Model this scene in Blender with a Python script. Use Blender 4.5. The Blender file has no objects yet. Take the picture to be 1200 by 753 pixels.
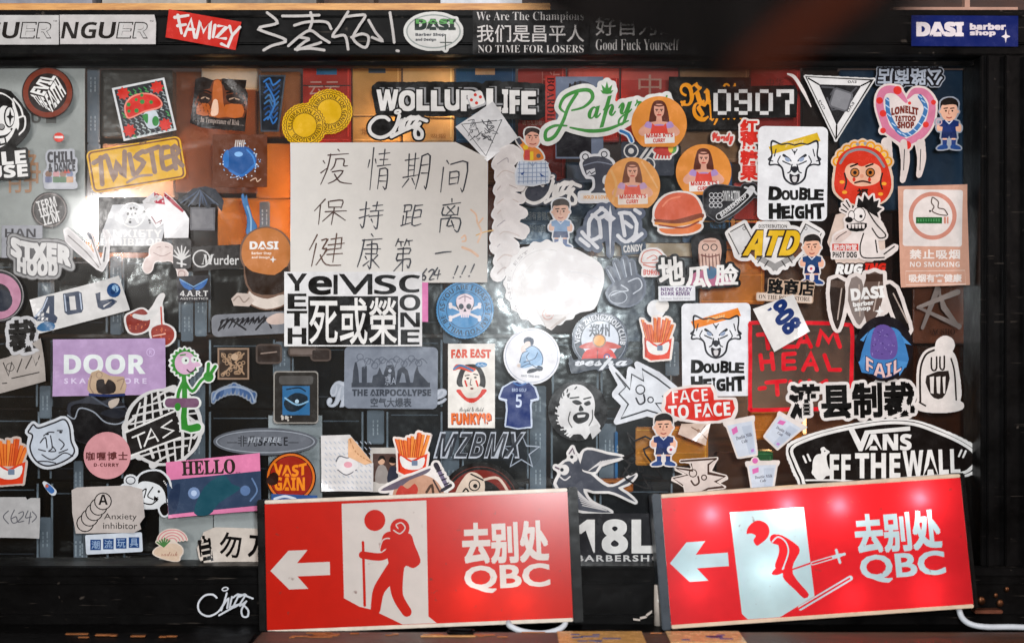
import bpy, bmesh, math, random
import numpy as np
from mathutils import Vector, Matrix
from mathutils.geometry import tessellate_polygon, delaunay_2d_cdt

random.seed(7)
SC = bpy.context.scene
COL = SC.collection
D = 1.6                 # camera to glass
ZC = 1.5                # height of the camera above the pavement
CX, CY = 600.0, 376.5

# ---------------------------------------------------------------- camera
cd = bpy.data.cameras.new('camera')
cam = bpy.data.objects.new('camera', cd); COL.objects.link(cam)
cam.location = (0, -D, ZC); cam.rotation_euler = (math.radians(90), 0, 0)
cd.sensor_width = 36; cd.lens = 36 * D / 1.2
cd.clip_start = 0.02; cd.clip_end = 200
cd.dof.use_dof = True; cd.dof.focus_distance = D; cd.dof.aperture_fstop = 2.0
SC.camera = cam

# ---------------------------------------------------------------- world (night sky, almost out)
w = bpy.data.worlds.new('World'); SC.world = w; w.use_nodes = True
wn = w.node_tree.nodes; wl = w.node_tree.links
sky = wn.new('ShaderNodeTexSky'); sky.sky_type = 'NISHITA'; sky.sun_disc = False
sky.sun_elevation = math.radians(12); sky.sun_rotation = math.radians(200)
wl.new(sky.outputs[0], wn['Background'].inputs[0])
wn['Background'].inputs[1].default_value = 0.002

# ---------------------------------------------------------------- lamps
def lamp(name, kind, loc, power, color, radius=0.05, aim=None, spot=None, blend=1.0):
    l = bpy.data.lights.new(name, kind); l.energy = power; l.color = color
    if kind in ('POINT', 'SPOT'): l.shadow_soft_size = radius
    if kind == 'SPOT': l.spot_size = math.radians(spot); l.spot_blend = blend
    if kind == 'AREA': l.shape = 'DISK'; l.size = radius * 2
    o = bpy.data.objects.new(name, l); COL.objects.link(o); o.location = loc
    if aim is not None:
        o.rotation_euler = (Vector(aim) - Vector(loc)).to_track_quat('-Z', 'Y').to_euler()
    return o
# street-side work lamp whose mirror image burns out the stickers right of the note
lamp('street_lamp_light', 'AREA', (0.10, -1.66, ZC + 0.10), 18.0, (0.92, 0.97, 1.0), 0.06, aim=(0.06, 0, ZC + 0.0))
lamp('second_lamp_light', 'AREA', (-0.945, -1.62, ZC + 0.228), 6.5, (1.0, 0.97, 0.95), 0.055, aim=(-0.42, 0, ZC + 0.1))
lamp('pink_side_light', 'AREA', (2.3, -2.0, ZC + 0.55), 31.0, (1.0, 0.82, 0.77), 0.4, aim=(0.3, 0, ZC))  # unseen pinkish side light, added to warm the right half
lamp('front_soft_light', 'AREA', (-0.25, -2.3, ZC + 1.6), 40.0, (1.0, 0.985, 0.985), 0.45, aim=(0, 0, ZC))
# unseen warm lights, added behind the stickers to give the packets an orange glow
WARM = (1.0, 0.50, 0.20)
for px, py, y, pw, c in ((352, 222, .034, .34, WARM), (258, 122, .034, .14, WARM), (160, 194, .036, .40, (1, .62, .42)), (90, 262, .03, .25, (1, .66, .5)), (525, 118, .03, .09, (1, .66, .36)),
                         (455, 148, .03, .09, (1, .66, .36)), (700, 125, .03, .09, (1, .6, .4)), (838, 408, .034, .06, WARM), (1035, 530, .036, .08, WARM), (905, 276, .034, .04, WARM), (818, 474, .034, .05, WARM), (312, 296, .034, .06, WARM), (1006, 270, .034, .02, WARM)):
    lamp('warm_fill_light', 'POINT', ((px - CX) / 1000 * (D + y) / D, y, ZC + (CY - py) / 1000 * (D + y) / D), pw, c, 0.008)
lamp('warm_fill_light', 'POINT', (0.36, 0.2, ZC - 0.12), 0.5, WARM, 0.03)
lamp('warm_fill_light', 'POINT', (-0.25, 0.2, ZC + 0.1), 0.3, WARM, 0.03)

SC.view_settings.view_transform = 'Standard'
SC.view_settings.look = 'None'
SC.view_settings.exposure = 0.0
SC.view_settings.gamma = 1.0
SC.cycles.max_bounces = 8
SC.cycles.transparent_max_bounces = 12
SC.cycles.caustics_reflective = False
SC.cycles.caustics_refractive = False
SC.cycles.sample_clamp_indirect = 4.0
SC.cycles.use_denoising = True

# ---------------------------------------------------------------- materials
def lin(h):
    h = h.lstrip('#'); c = [int(h[i:i + 2], 16) / 255 for i in (0, 2, 4)]
    return tuple(x / 12.92 if x <= 0.04045 else ((x + 0.055) / 1.055) ** 2.4 for x in c)
_mats = {}
def ink(h, rough=0.22, var=0.2, bump=0.05, spec=0.26, metal=0.0, alpha=1.0, scale=55.0):
    """printed or painted surface: base colour with grime mottling, uneven gloss and slight ripples"""
    key = (h, rough, var, bump, spec, metal, alpha, scale)
    if key in _mats: return _mats[key]
    m = bpy.data.materials.new('ink_' + h.lstrip('#')); m.use_nodes = True
    n = m.node_tree.nodes; l = m.node_tree.links; b = n['Principled BSDF']
    geo = n.new('ShaderNodeNewGeometry')
    n1 = n.new('ShaderNodeTexNoise'); n1.inputs['Scale'].default_value = scale; n1.inputs['Detail'].default_value = 5; n1.inputs['Roughness'].default_value = 0.65
    l.new(geo.outputs['Position'], n1.inputs['Vector'])
    mr = n.new('ShaderNodeMapRange'); mr.inputs['From Min'].default_value = 0.3; mr.inputs['From Max'].default_value = 0.7
    mr.inputs['To Min'].default_value = 1 - var; mr.inputs['To Max'].default_value = 1.0
    l.new(n1.outputs['Fac'], mr.inputs['Value'])
    mx = n.new('ShaderNodeMix'); mx.data_type = 'RGBA'; mx.blend_type = 'MULTIPLY'; mx.inputs['Factor'].default_value = 1
    mx.inputs['A'].default_value = lin(h) + (1,)
    l.new(mr.outputs['Result'], mx.inputs['B']); l.new(mx.outputs['Result'], b.inputs['Base Color'])
    m2 = n.new('ShaderNodeMapRange'); m2.inputs['From Min'].default_value = 0.3; m2.inputs['From Max'].default_value = 0.7; m2.inputs['To Min'].default_value = max(.05, rough - 0.08); m2.inputs['To Max'].default_value = rough + 0.12
    l.new(n1.outputs['Fac'], m2.inputs['Value']); l.new(m2.outputs['Result'], b.inputs['Roughness'])
    b.inputs['Specular IOR Level'].default_value = spec; b.inputs['Metallic'].default_value = metal
    if bump:
        n2 = n.new('ShaderNodeTexNoise'); n2.inputs['Scale'].default_value = 38; n2.inputs['Detail'].default_value = 2
        l.new(geo.outputs['Position'], n2.inputs['Vector'])
        bp = n.new('ShaderNodeBump'); bp.inputs['Strength'].default_value = bump * 4; bp.inputs['Distance'].default_value = 0.002
        l.new(n2.outputs['Fac'], bp.inputs['Height']); l.new(bp.outputs['Normal'], b.inputs['Normal'])
    if alpha < 1: b.inputs['Alpha'].default_value = alpha
    _mats[key] = m
    return m
def clear(h='#cfd6df', a=0.22, rough=0.12):
    """clear film or plastic: see-through with its own tint and gloss"""
    return ink(h, rough=rough, var=0.1, bump=0.1, alpha=a)
def glass_mat():
    m = bpy.data.materials.new('window_glass'); m.use_nodes = True
    n = m.node_tree.nodes; l = m.node_tree.links
    for x in list(n):
        if x.type != 'OUTPUT_MATERIAL': n.remove(x)
    out = n['Material Output']
    t = n.new('ShaderNodeBsdfTransparent'); t.inputs[0].default_value = (0.93, 0.95, 0.95, 1)
    g = n.new('ShaderNodeBsdfGlossy'); g.inputs['Roughness'].default_value = 0.13
    f = n.new('ShaderNodeFresnel'); f.inputs[0].default_value = 1.45
    nz = n.new('ShaderNodeTexNoise'); nz.inputs['Scale'].default_value = 9; nz.inputs['Detail'].default_value = 6
    geo = n.new('ShaderNodeNewGeometry'); l.new(geo.outputs['Position'], nz.inputs['Vector'])
    mr = n.new('ShaderNodeMapRange'); mr.inputs['From Min'].default_value = 0.35; mr.inputs['From Max'].default_value = 0.75
    mr.inputs['To Min'].default_value = 0.03; mr.inputs['To Max'].default_value = 0.17
    l.new(nz.outputs['Fac'], mr.inputs['Value']); l.new(mr.outputs['Result'], g.inputs['Roughness'])
    g2 = n.new('ShaderNodeBsdfGlossy'); g2.inputs['Roughness'].default_value = 0.34        # greasy film on the pane
    gm = n.new('ShaderNodeMixShader'); gm.inputs[0].default_value = 0.16; l.new(g.outputs[0], gm.inputs[1]); l.new(g2.outputs[0], gm.inputs[2])
    mx = n.new('ShaderNodeMixShader'); l.new(f.outputs[0], mx.inputs[0]); l.new(t.outputs[0], mx.inputs[1]); l.new(gm.outputs[0], mx.inputs[2])
    l.new(mx.outputs[0], out.inputs[0]); return m
def worn_black(h, rough, spec, seed):
    """black painted metal: dull and shiny patches, fine scratches and chips that show greyer paint"""
    m = ink(h, rough=rough, var=0.45, bump=0.12, scale=24 + seed, spec=spec); m = m.copy(); m.name = 'worn_black_paint'
    n = m.node_tree.nodes; l = m.node_tree.links; b = n['Principled BSDF']
    geo = n.new('ShaderNodeNewGeometry'); mp = n.new('ShaderNodeMapping'); mp.inputs['Scale'].default_value = (9, 40, 160); mp.inputs['Rotation'].default_value = (0, .25, 0)
    l.new(geo.outputs['Position'], mp.inputs['Vector'])
    s1 = n.new('ShaderNodeTexNoise'); s1.inputs['Scale'].default_value = 2.2; s1.inputs['Detail'].default_value = 6; l.new(mp.outputs[0], s1.inputs['Vector'])
    r1 = n.new('ShaderNodeMapRange'); r1.inputs['From Min'].default_value = .66; r1.inputs['From Max'].default_value = .74; l.new(s1.outputs['Fac'], r1.inputs['Value'])
    s2 = n.new('ShaderNodeTexNoise'); s2.inputs['Scale'].default_value = 70; s2.inputs['Detail'].default_value = 7; l.new(geo.outputs['Position'], s2.inputs['Vector'])
    r2 = n.new('ShaderNodeMapRange'); r2.inputs['From Min'].default_value = .69; r2.inputs['From Max'].default_value = .73; l.new(s2.outputs['Fac'], r2.inputs['Value'])
    ad = n.new('ShaderNodeMath'); ad.operation = 'MAXIMUM'; l.new(r1.outputs[0], ad.inputs[0]); l.new(r2.outputs[0], ad.inputs[1])
    mx = n.new('ShaderNodeMix'); mx.data_type = 'RGBA'; l.new(ad.outputs[0], mx.inputs['Factor'])
    old = b.inputs['Base Color'].links[0].from_socket; l.new(old, mx.inputs['A']); mx.inputs['B'].default_value = lin('#3a342f') + (1,)
    l.new(mx.outputs['Result'], b.inputs['Base Color']); return m
def wood_mat(h1, h2, sc=6.0, rough=0.5):
    m = bpy.data.materials.new('wood'); m.use_nodes = True
    n = m.node_tree.nodes; l = m.node_tree.links; b = n['Principled BSDF']
    geo = n.new('ShaderNodeNewGeometry'); mp = n.new('ShaderNodeMapping'); mp.inputs['Scale'].default_value = (sc, sc * 6, sc * 9)
    l.new(geo.outputs['Position'], mp.inputs['Vector'])
    nz = n.new('ShaderNodeTexNoise'); nz.inputs['Scale'].default_value = 3; nz.inputs['Detail'].default_value = 8; nz.inputs['Roughness'].default_value = 0.7
    l.new(mp.outputs[0], nz.inputs['Vector'])
    cr = n.new('ShaderNodeValToRGB'); cr.color_ramp.elements[0].position = 0.3; cr.color_ramp.elements[1].position = 0.72
    cr.color_ramp.elements[0].color = lin(h1) + (1,); cr.color_ramp.elements[1].color = lin(h2) + (1,)
    l.new(nz.outputs['Fac'], cr.inputs[0]); l.new(cr.outputs[0], b.inputs['Base Color'])
    b.inputs['Roughness'].default_value = rough
    bp = n.new('ShaderNodeBump'); bp.inputs['Strength'].default_value = 0.3; bp.inputs['Distance'].default_value = 0.002
    l.new(nz.outputs['Fac'], bp.inputs['Height']); l.new(bp.outputs['Normal'], b.inputs['Normal'])
    return m

# ---------------------------------------------------------------- plain 3D helpers
def tag(o, label=None, cat=None, group=None, kind=None):
    if label: o['label'] = label
    if cat: o['category'] = cat
    if group: o['group'] = group
    if kind: o['kind'] = kind
    return o
def link(name, me, parent=None, loc=None):
    o = bpy.data.objects.new(name, me); COL.objects.link(o)
    if loc is not None: o.location = loc
    if parent: o.parent = parent
    return o
def box_bm(bm, x0, x1, y0, y1, z0, z1, mi=0):
    v = [bm.verts.new(p) for p in ((x0,y0,z0),(x1,y0,z0),(x1,y1,z0),(x0,y1,z0),(x0,y0,z1),(x1,y0,z1),(x1,y1,z1),(x0,y1,z1))]
    for f in ((0,1,5,4),(1,2,6,5),(2,3,7,6),(3,0,4,7),(4,5,6,7),(3,2,1,0)):
        bm.faces.new([v[i] for i in f]).material_index = mi
def bm_obj(name, bm, mats, parent=None, loc=None, bevel=0.0, smooth=False):
    if bevel:
        bmesh.ops.bevel(bm, geom=list(bm.edges), offset=bevel, segments=2, affect='EDGES', clamp_overlap=True)
    bmesh.ops.recalc_face_normals(bm, faces=bm.faces)
    me = bpy.data.meshes.new(name); bm.to_mesh(me); bm.free()
    for m in (mats if isinstance(mats, (list, tuple)) else [mats]): me.materials.append(m)
    if smooth:
        for p in me.polygons: p.use_smooth = True
    return link(name, me, parent, loc)
def tube(name, pts, r, mat, parent=None, n=10, sub=6):
    pts = [Vector(p) for p in catmull3(pts, sub)]
    bm = bmesh.new(); rings = []
    up = Vector((0.13, 0.2, 1)).normalized()
    for i, p in enumerate(pts):
        t = (pts[min(i + 1, len(pts) - 1)] - pts[max(i - 1, 0)]).normalized()
        a = t.cross(up).normalized(); b = t.cross(a).normalized()
        rings.append([bm.verts.new(p + (a * math.cos(q) + b * math.sin(q)) * r) for q in [2 * math.pi * j / n for j in range(n)]])
    for A, B in zip(rings, rings[1:]):
        for j in range(n): bm.faces.new((A[j], A[(j + 1) % n], B[(j + 1) % n], B[j]))
    bm.faces.new(rings[0]); bm.faces.new(rings[-1])
    return bm_obj(name, bm, mat, parent, smooth=True)
def catmull3(p, sub):
    p = [Vector(q) for q in p]; out = []
    for i in range(len(p) - 1):
        a, b, c, d = p[max(i - 1, 0)], p[i], p[i + 1], p[min(i + 2, len(p) - 1)]
        for s in range(sub):
            t = s / sub
            out.append(0.5 * ((2 * b) + (c - a) * t + (2 * a - 5 * b + 4 * c - d) * t * t + (3 * b - a - 3 * c + d) * t ** 3))
    out.append(p[-1]); return out

# ---------------------------------------------------------------- 2D drawing in millimetres on a plane (x right, y down)
def cat2(p, sub=5, closed=False):
    n = len(p)
    if n < 3: return [tuple(q) for q in p]
    out = []; rng = n if closed else n - 1
    for i in range(rng):
        if closed: a, b, c, d = p[(i - 1) % n], p[i], p[(i + 1) % n], p[(i + 2) % n]
        else: a, b, c, d = p[max(i - 1, 0)], p[i], p[i + 1], p[min(i + 2, n - 1)]
        for s in range(sub):
            t = s / sub; t2 = t * t; t3 = t2 * t
            out.append(tuple(0.5 * (2 * b[k] + (c[k] - a[k]) * t + (2 * a[k] - 5 * b[k] + 4 * c[k] - d[k]) * t2 + (3 * b[k] - a[k] - 3 * c[k] + d[k]) * t3) for k in (0, 1)))
    if not closed: out.append(tuple(p[-1]))
    return out
def tess(loops):
    flat = [q for L in loops for q in L]
    try: tri = tessellate_polygon([[Vector((x, y, 0)) for x, y in L] for L in loops])
    except Exception: tri = []
    return flat, [tuple(t) for t in tri]
def rotp(pts, cx, cy, deg):
    c, s = math.cos(math.radians(deg)), -math.sin(math.radians(deg))
    return [(cx + (x - cx) * c - (y - cy) * s, cy + (x - cx) * s + (y - cy) * c) for x, y in pts]
def rrect(x0, y0, x1, y1, r=0, rot=0):
    if r <= 0: p = [(x0, y0), (x1, y0), (x1, y1), (x0, y1)]
    else:
        p = []
        for cx, cy, a0 in ((x1 - r, y0 + r, -90), (x1 - r, y1 - r, 0), (x0 + r, y1 - r, 90), (x0 + r, y0 + r, 180)):
            for k in range(6):
                a = math.radians(a0 + 18 * k); p.append((cx + r * math.cos(a), cy + r * math.sin(a)))
    return rotp(p, (x0 + x1) / 2, (y0 + y1) / 2, rot) if rot else p
def ell(cx, cy, rx, ry=None, rot=0, n=None, a0=0, a1=360):
    ry = rx if ry is None else ry
    n = n or max(14, min(64, int(max(rx, ry) * 1.6)))
    full = abs(a1 - a0) >= 360
    p = [(cx + rx * math.cos(math.radians(a0 + (a1 - a0) * i / (n if full else n - 1))), cy + ry * math.sin(math.radians(a0 + (a1 - a0) * i / (n if full else n - 1)))) for i in range(n)]
    return rotp(p, cx, cy, rot) if rot else p
def scallop(cx, cy, r, n=36, a=0.045):
    return [(cx + r * (1 + a * math.cos(n * t)) * math.cos(t), cy + r * (1 + a * math.cos(n * t)) * math.sin(t)) for t in [2 * math.pi * i / (n * 6) for i in range(n * 6)]]
_tx = bpy.data.curves.new('lettering_source', 'FONT'); _to = bpy.data.objects.new('lettering_source', _tx)
_tcache = {}
STY = {'serif': (0x1D400, 0x1D41A, 0x1D7CE), 'serifit': (0x1D468, 0x1D482, 0x1D7CE), 'script': (0x1D4D0, 0x1D4EA, 0x1D7CE),
       'frak': (0x1D56C, 0x1D586, 0x1D7CE), 'sansb': (0x1D5D4, 0x1D5EE, 0x1D7EC), 'sansbi': (0x1D63C, 0x1D656, 0x1D7EC),
       'mono': (0x1D670, 0x1D68A, 0x1D7F6), 'sansi': (0x1D608, 0x1D622, 0x1D7E2)}
def styled(s, st):
    if st not in STY: return s
    U, Lw, N = STY[st]; o = ''
    for c in s:
        if 'A' <= c <= 'Z': o += chr(U + ord(c) - 65)
        elif 'a' <= c <= 'z': o += chr(Lw + ord(c) - 97)
        elif '0' <= c <= '9': o += chr(N + ord(c) - 48)
        else: o += c
    return o
def glyphs(s, st='sans', bold=0.0, spacing=1.0):
    key = (s, st, bold, spacing)
    if key in _tcache: return _tcache[key]
    _tx.body = styled(s, st); _tx.fill_mode = 'FRONT'; _tx.resolution_u = 3; _tx.space_character = spacing; _tx.offset = bold
    _tx.space_line = 1.0
    me = bpy.data.meshes.new_from_object(_to)
    v = np.array([(q.co.x, q.co.y) for q in me.vertices], float).reshape(-1, 2)
    f = [tuple(p.vertices) for p in me.polygons if p.normal.z > 0]
    if not f: f = [tuple(p.vertices) for p in me.polygons]
    bpy.data.meshes.remove(me)
    _tcache[key] = (v, f); return v, f

class Art:
    """collects flat coloured shapes; every shape lies a hair above the one before it"""
    STEP = 7e-6
    def __init__(s): s.prims = []; s.cur = 'main'; s.labels = {}; s.order = ['main']
    def part(s, name, label=None):
        base = name; k = name; i = 1
        s.cur = name
        if name not in s.order: s.order.append(name)
        if label: s.labels[name] = label
        return s
    def newpart(s, name, label=None):          # a second part of the same kind
        i = 1; k = name
        while k in s.order: i += 1; k = name + '#%d' % i
        return s.part(k, label)
    def add(s, v, f, m, ramp=None):
        if len(f): s.prims.append([np.asarray(v, float).reshape(-1, 2), f, m if not isinstance(m, str) else ink(m), ramp, s.cur])
        return s
    def P(s, pts, m, sm=0, holes=()):
        loops = [cat2(pts, sm, True) if sm else list(pts)] + [list(h) for h in holes]
        v, f = tess(loops); return s.add(v, f, m)
    def R(s, x0, y0, x1, y1, m, r=0, rot=0): return s.P(rrect(x0, y0, x1, y1, r, rot), m)
    def E(s, cx, cy, rx, m, ry=None, rot=0): return s.P(ell(cx, cy, rx, ry, rot), m)
    def ring(s, cx, cy, r, wd, m, ry=None, rot=0):
        o = ell(cx, cy, r, ry, rot); i = ell(cx, cy, r - wd, (ry if ry is not None else r) - wd, rot, n=len(o))
        n = len(o); return s.add(o + i, [(k, (k + 1) % n, n + (k + 1) % n, n + k) for k in range(n)], m)
    def K(s, pts, wd, m, closed=False, sm=5, cap=True):
        """brush stroke; wd may be one width or one per point"""
        ws = [q * 1.3 if q < 1.7 else q for q in (wd if isinstance(wd, (list, tuple)) else [wd] * len(pts))]
        if sm and len(pts) > 2:
            p = cat2(pts, sm, closed)
            n0 = len(pts); ws = [np.interp(i / sm, range(n0 + 1), ws + ws[:1] if closed else ws + ws[-1:]) for i in range(len(p))]
        else: p = [tuple(q) for q in pts]
        q = [p[0]]; w2 = [ws[0]]
        for a, b in zip(p[1:], ws[1:]):
            if math.hypot(a[0] - q[-1][0], a[1] - q[-1][1]) > 1e-3: q.append(a); w2.append(b)
        p, ws = q, w2; n = len(p)
        if n < 2: return s
        V = []; F = []; Z = []
        for i in range(n):
            a = p[(i - 1) % n] if (closed or i > 0) else p[i]; b = p[(i + 1) % n] if (closed or i < n - 1) else p[i]
            d = (b[0] - a[0], b[1] - a[1]); L = math.hypot(*d) or 1; nx, ny = -d[1] / L, d[0] / L
            mit = 1.0
            if 0 < i < n - 1:
                e = (p[i][0] - a[0], p[i][1] - a[1]); Le = math.hypot(*e) or 1
                mit = 1 / max(0.6, abs(nx * -e[1] / Le + ny * e[0] / Le))
            h = ws[i] / 2 * mit
            V += [(p[i][0] + nx * h, p[i][1] + ny * h), (p[i][0] - nx * h, p[i][1] - ny * h)]
        for i in range(n - 1): F.append((2 * i, 2 * i + 1, 2 * i + 3, 2 * i + 2))
        if closed: F.append((2 * n - 2, 2 * n - 1, 1, 0))
        elif cap:
            for i, (x, y), d in ((0, p[0], (p[0][0] - p[1][0], p[0][1] - p[1][1])), (n - 1, p[-1], (p[-1][0] - p[-2][0], p[-1][1] - p[-2][1]))):
                L = math.hypot(*d) or 1; a = math.atan2(d[1], d[0]); b0 = len(V)
                V += [(x + ws[i] / 2 * math.cos(a + t), y + ws[i] / 2 * math.sin(a + t)) for t in [math.pi / 2 - math.pi * k / 6 for k in range(1, 6)]]
                # edge verts: left/right of the stroke end
                l, r = (2 * i, 2 * i + 1)
                F.append((l, *range(b0, b0 + 5), r) if i else (r, *range(b0, b0 + 5), l))
        return s.add(V, F, m, ramp='index')
    def T(s, txt, x0, y0, x1, y1, m, st='sans', bold=0.0, rot=0, shear=0.0, spacing=1.0, quad=None, fn=None):
        """text fitted to a box (or to a four-cornered patch tl,tr,br,bl, or through fn(u,v))"""
        v0, _ = glyphs(txt, st, 0.0, spacing)
        if len(v0) == 0: return s
        lo, hi = v0.min(0), v0.max(0)
        off = min(bold, 0.012)
        v, f = glyphs(txt, st, off, spacing)
        e = bold - off
        shifts = [(0, 0)] if e <= 0.002 else [(0, 0)] + [(e * math.cos(t), e * math.sin(t)) for t in [math.pi / 4 + k * math.pi / 2 for k in range(4)]]
        for sh in shifts:
            u = (v + np.array(sh) - lo) / np.maximum(hi - lo, 1e-6)
            if quad is not None:
                tl, tr, br, bl = [np.array(q, float) for q in quad]; a = u[:, :1]; b = 1 - u[:, 1:]
                q = tl * (1 - a) * (1 - b) + tr * a * (1 - b) + br * a * b + bl * (1 - a) * b
            elif fn is not None: q = np.array([fn(a, 1 - b) for a, b in u])
            else:
                q = np.stack([x0 + (x1 - x0) * u[:, 0] + shear * (y1 - y0) * (u[:, 1] - 0.5), y1 - (y1 - y0) * u[:, 1]], 1)
                if rot: q = np.array(rotp([tuple(z) for z in q], (x0 + x1) / 2, (y0 + y1) / 2, rot))
            s.add(q, f, m, ramp='island')
        return s
    def arc(s, txt, cx, cy, r, a0, a1, h, m, st='sans', bold=0.0, inner=False):
        """text along a circle from angle a0 to a1 (degrees, clockwise from three o'clock)"""
        def fn(u, v):
            a = math.radians(a0 + (a1 - a0) * u); rr = r + h * (0.5 - v) * (-1 if inner else 1)
            return cx + rr * math.cos(a), cy + rr * math.sin(a)
        return s.T(txt, 0, 0, 1, 1, m, st, bold, fn=fn)

def islands(nv, f):
    p = list(range(nv))
    def g(a):
        while p[a] != a: p[a] = p[p[a]]; a = p[a]
        return a
    for t in f:
        for k in t[1:]:
            a, b = g(t[0]), g(k)
            if a != b: p[b] = a
    ids = {}; return [ids.setdefault(g(i), len(ids)) for i in range(nv)]

def refine(v, f, mx=5.0):
    """cut long faces up so that they can follow a bent sticker"""
    V = [tuple(p) for p in v]; out = []; st = [(t[0], t[k], t[k + 1]) for t in f for k in range(1, len(t) - 1)]; mid = {}
    while st:
        t = st.pop(); L = [math.hypot(V[t[i]][0] - V[t[(i + 1) % 3]][0], V[t[i]][1] - V[t[(i + 1) % 3]][1]) for i in range(3)]; i = L.index(max(L))
        if L[i] <= mx: out.append(t); continue
        a, b, c = t[i], t[(i + 1) % 3], t[(i + 2) % 3]; k = (min(a, b), max(a, b))
        if k not in mid: mid[k] = len(V); V.append(((V[a][0] + V[b][0]) / 2, (V[a][1] + V[b][1]) / 2))
        m = mid[k]; st += [(a, m, c), (m, b, c)]
    return np.array(V), out

# ---- die-cut outline: raster of the drawing, widened, traced back to a polygon
def cut_loops(prims, margin, s=2.0, smooth=2):
    pts = np.concatenate([p[0] for p in prims]); pad = margin + 4
    lo = pts.min(0) - pad; hi = pts.max(0) + pad
    W, H = int((hi[0] - lo[0]) * s) + 2, int((hi[1] - lo[1]) * s) + 2
    M = np.zeros((H, W), bool)
    for v, f, *_ in prims:
        q = (v - lo) * s
        for t in f:
            for k in range(1, len(t) - 1):
                a, b, c = q[t[0]], q[t[k]], q[t[k + 1]]
                x0, x1 = int(min(a[0], b[0], c[0])), int(max(a[0], b[0], c[0])) + 1
                y0, y1 = int(min(a[1], b[1], c[1])), int(max(a[1], b[1], c[1])) + 1
                X, Y = np.meshgrid(np.arange(x0, x1 + 1), np.arange(y0, y1 + 1))
                d = (b[0] - a[0]) * (c[1] - a[1]) - (b[1] - a[1]) * (c[0] - a[0])
                if abs(d) < 1e-9: continue
                e1 = ((b[0] - a[0]) * (Y - a[1]) - (b[1] - a[1]) * (X - a[0])) / d
                e2 = ((c[0] - b[0]) * (Y - b[1]) - (c[1] - b[1]) * (X - b[0])) / d
                e3 = ((a[0] - c[0]) * (Y - c[1]) - (a[1] - c[1]) * (X - c[0])) / d
                M[y0:y1 + 1, x0:x1 + 1] |= (e1 >= -0.02) & (e2 >= -0.02) & (e3 >= -0.02)
    R = margin * s; O = np.zeros_like(M)
    for dy in range(-int(R), int(R) + 1):
        hw = int(math.sqrt(max(0, R * R - dy * dy)))
        c = np.cumsum(np.pad(M, ((0, 0), (hw + 1, hw))).astype(int), 1)
        row = (c[:, 2 * hw + 1:] - c[:, :-(2 * hw + 1)]) > 0
        if dy >= 0: O[dy:] |= row[:H - dy]
        else: O[:dy] |= row[-dy:]
    f = np.pad(O.astype(float), 2)
    for _ in range(smooth):
        f = (f + np.roll(f, 1, 0) + np.roll(f, -1, 0)) / 3
        f = (f + np.roll(f, 1, 1) + np.roll(f, -1, 1)) / 3
    f = f - 0.4999
    b = f > 0
    code = b[:-1, :-1] * 1 + b[:-1, 1:] * 2 + b[1:, 1:] * 4 + b[1:, :-1] * 8
    nxt = {}
    def ip(x, y, e):
        if e == 0: return (x + f[y, x] / (f[y, x] - f[y, x + 1]), y)
        if e == 1: return (x + 1, y + f[y, x + 1] / (f[y, x + 1] - f[y + 1, x + 1]))
        if e == 2: return (x + f[y + 1, x] / (f[y + 1, x] - f[y + 1, x + 1]), y + 1)
        return (x, y + f[y, x] / (f[y, x] - f[y + 1, x]))
    key = lambda x, y, e: {0: ('h', x, y), 1: ('v', x + 1, y), 2: ('h', x, y + 1), 3: ('v', x, y)}[e]
    SEG = {1: [(3, 0)], 2: [(0, 1)], 3: [(3, 1)], 4: [(1, 2)], 5: [(3, 0), (1, 2)], 6: [(0, 2)], 7: [(3, 2)], 8: [(2, 3)], 9: [(2, 0)], 10: [(0, 1), (2, 3)], 11: [(2, 1)], 12: [(1, 3)], 13: [(1, 0)], 14: [(0, 3)]}
    pos = {}
    for y, x in np.argwhere((code > 0) & (code < 15)):
        for e0, e1 in SEG[int(code[y, x])]:
            k0, k1 = key(x, y, e0), key(x, y, e1); nxt[k0] = k1; pos[k0] = ip(x, y, e0); pos[k1] = ip(x, y, e1)
    loops = []
    while nxt:
        k = next(iter(nxt)); L = []
        while k in nxt: L.append(pos[k]); k = nxt.pop(k)
        if len(L) > 8: loops.append(L)
    out = []
    for L in loops:
        A = sum(L[i - 1][0] * L[i][1] - L[i][0] * L[i - 1][1] for i in range(len(L))) / 2
        if A > 0: continue                                         # a hole: the sticker is filled there
        P = [((x - 2 + 0.5) / s + lo[0] - 0.25, (y - 2 + 0.5) / s + lo[1] - 0.25) for x, y in L]
        Q = [P[0]]
        for i in range(1, len(P) - 1):                             # thin out the straight runs
            a, c, d = Q[-1], P[i], P[i + 1]
            cr = abs((c[0] - a[0]) * (d[1] - a[1]) - (c[1] - a[1]) * (d[0] - a[0]))
            if cr > 0.16 or math.hypot(c[0] - a[0], c[1] - a[1]) > 4: Q.append(c)
        if len(Q) > 3: out.append(Q)
    return out

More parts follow.
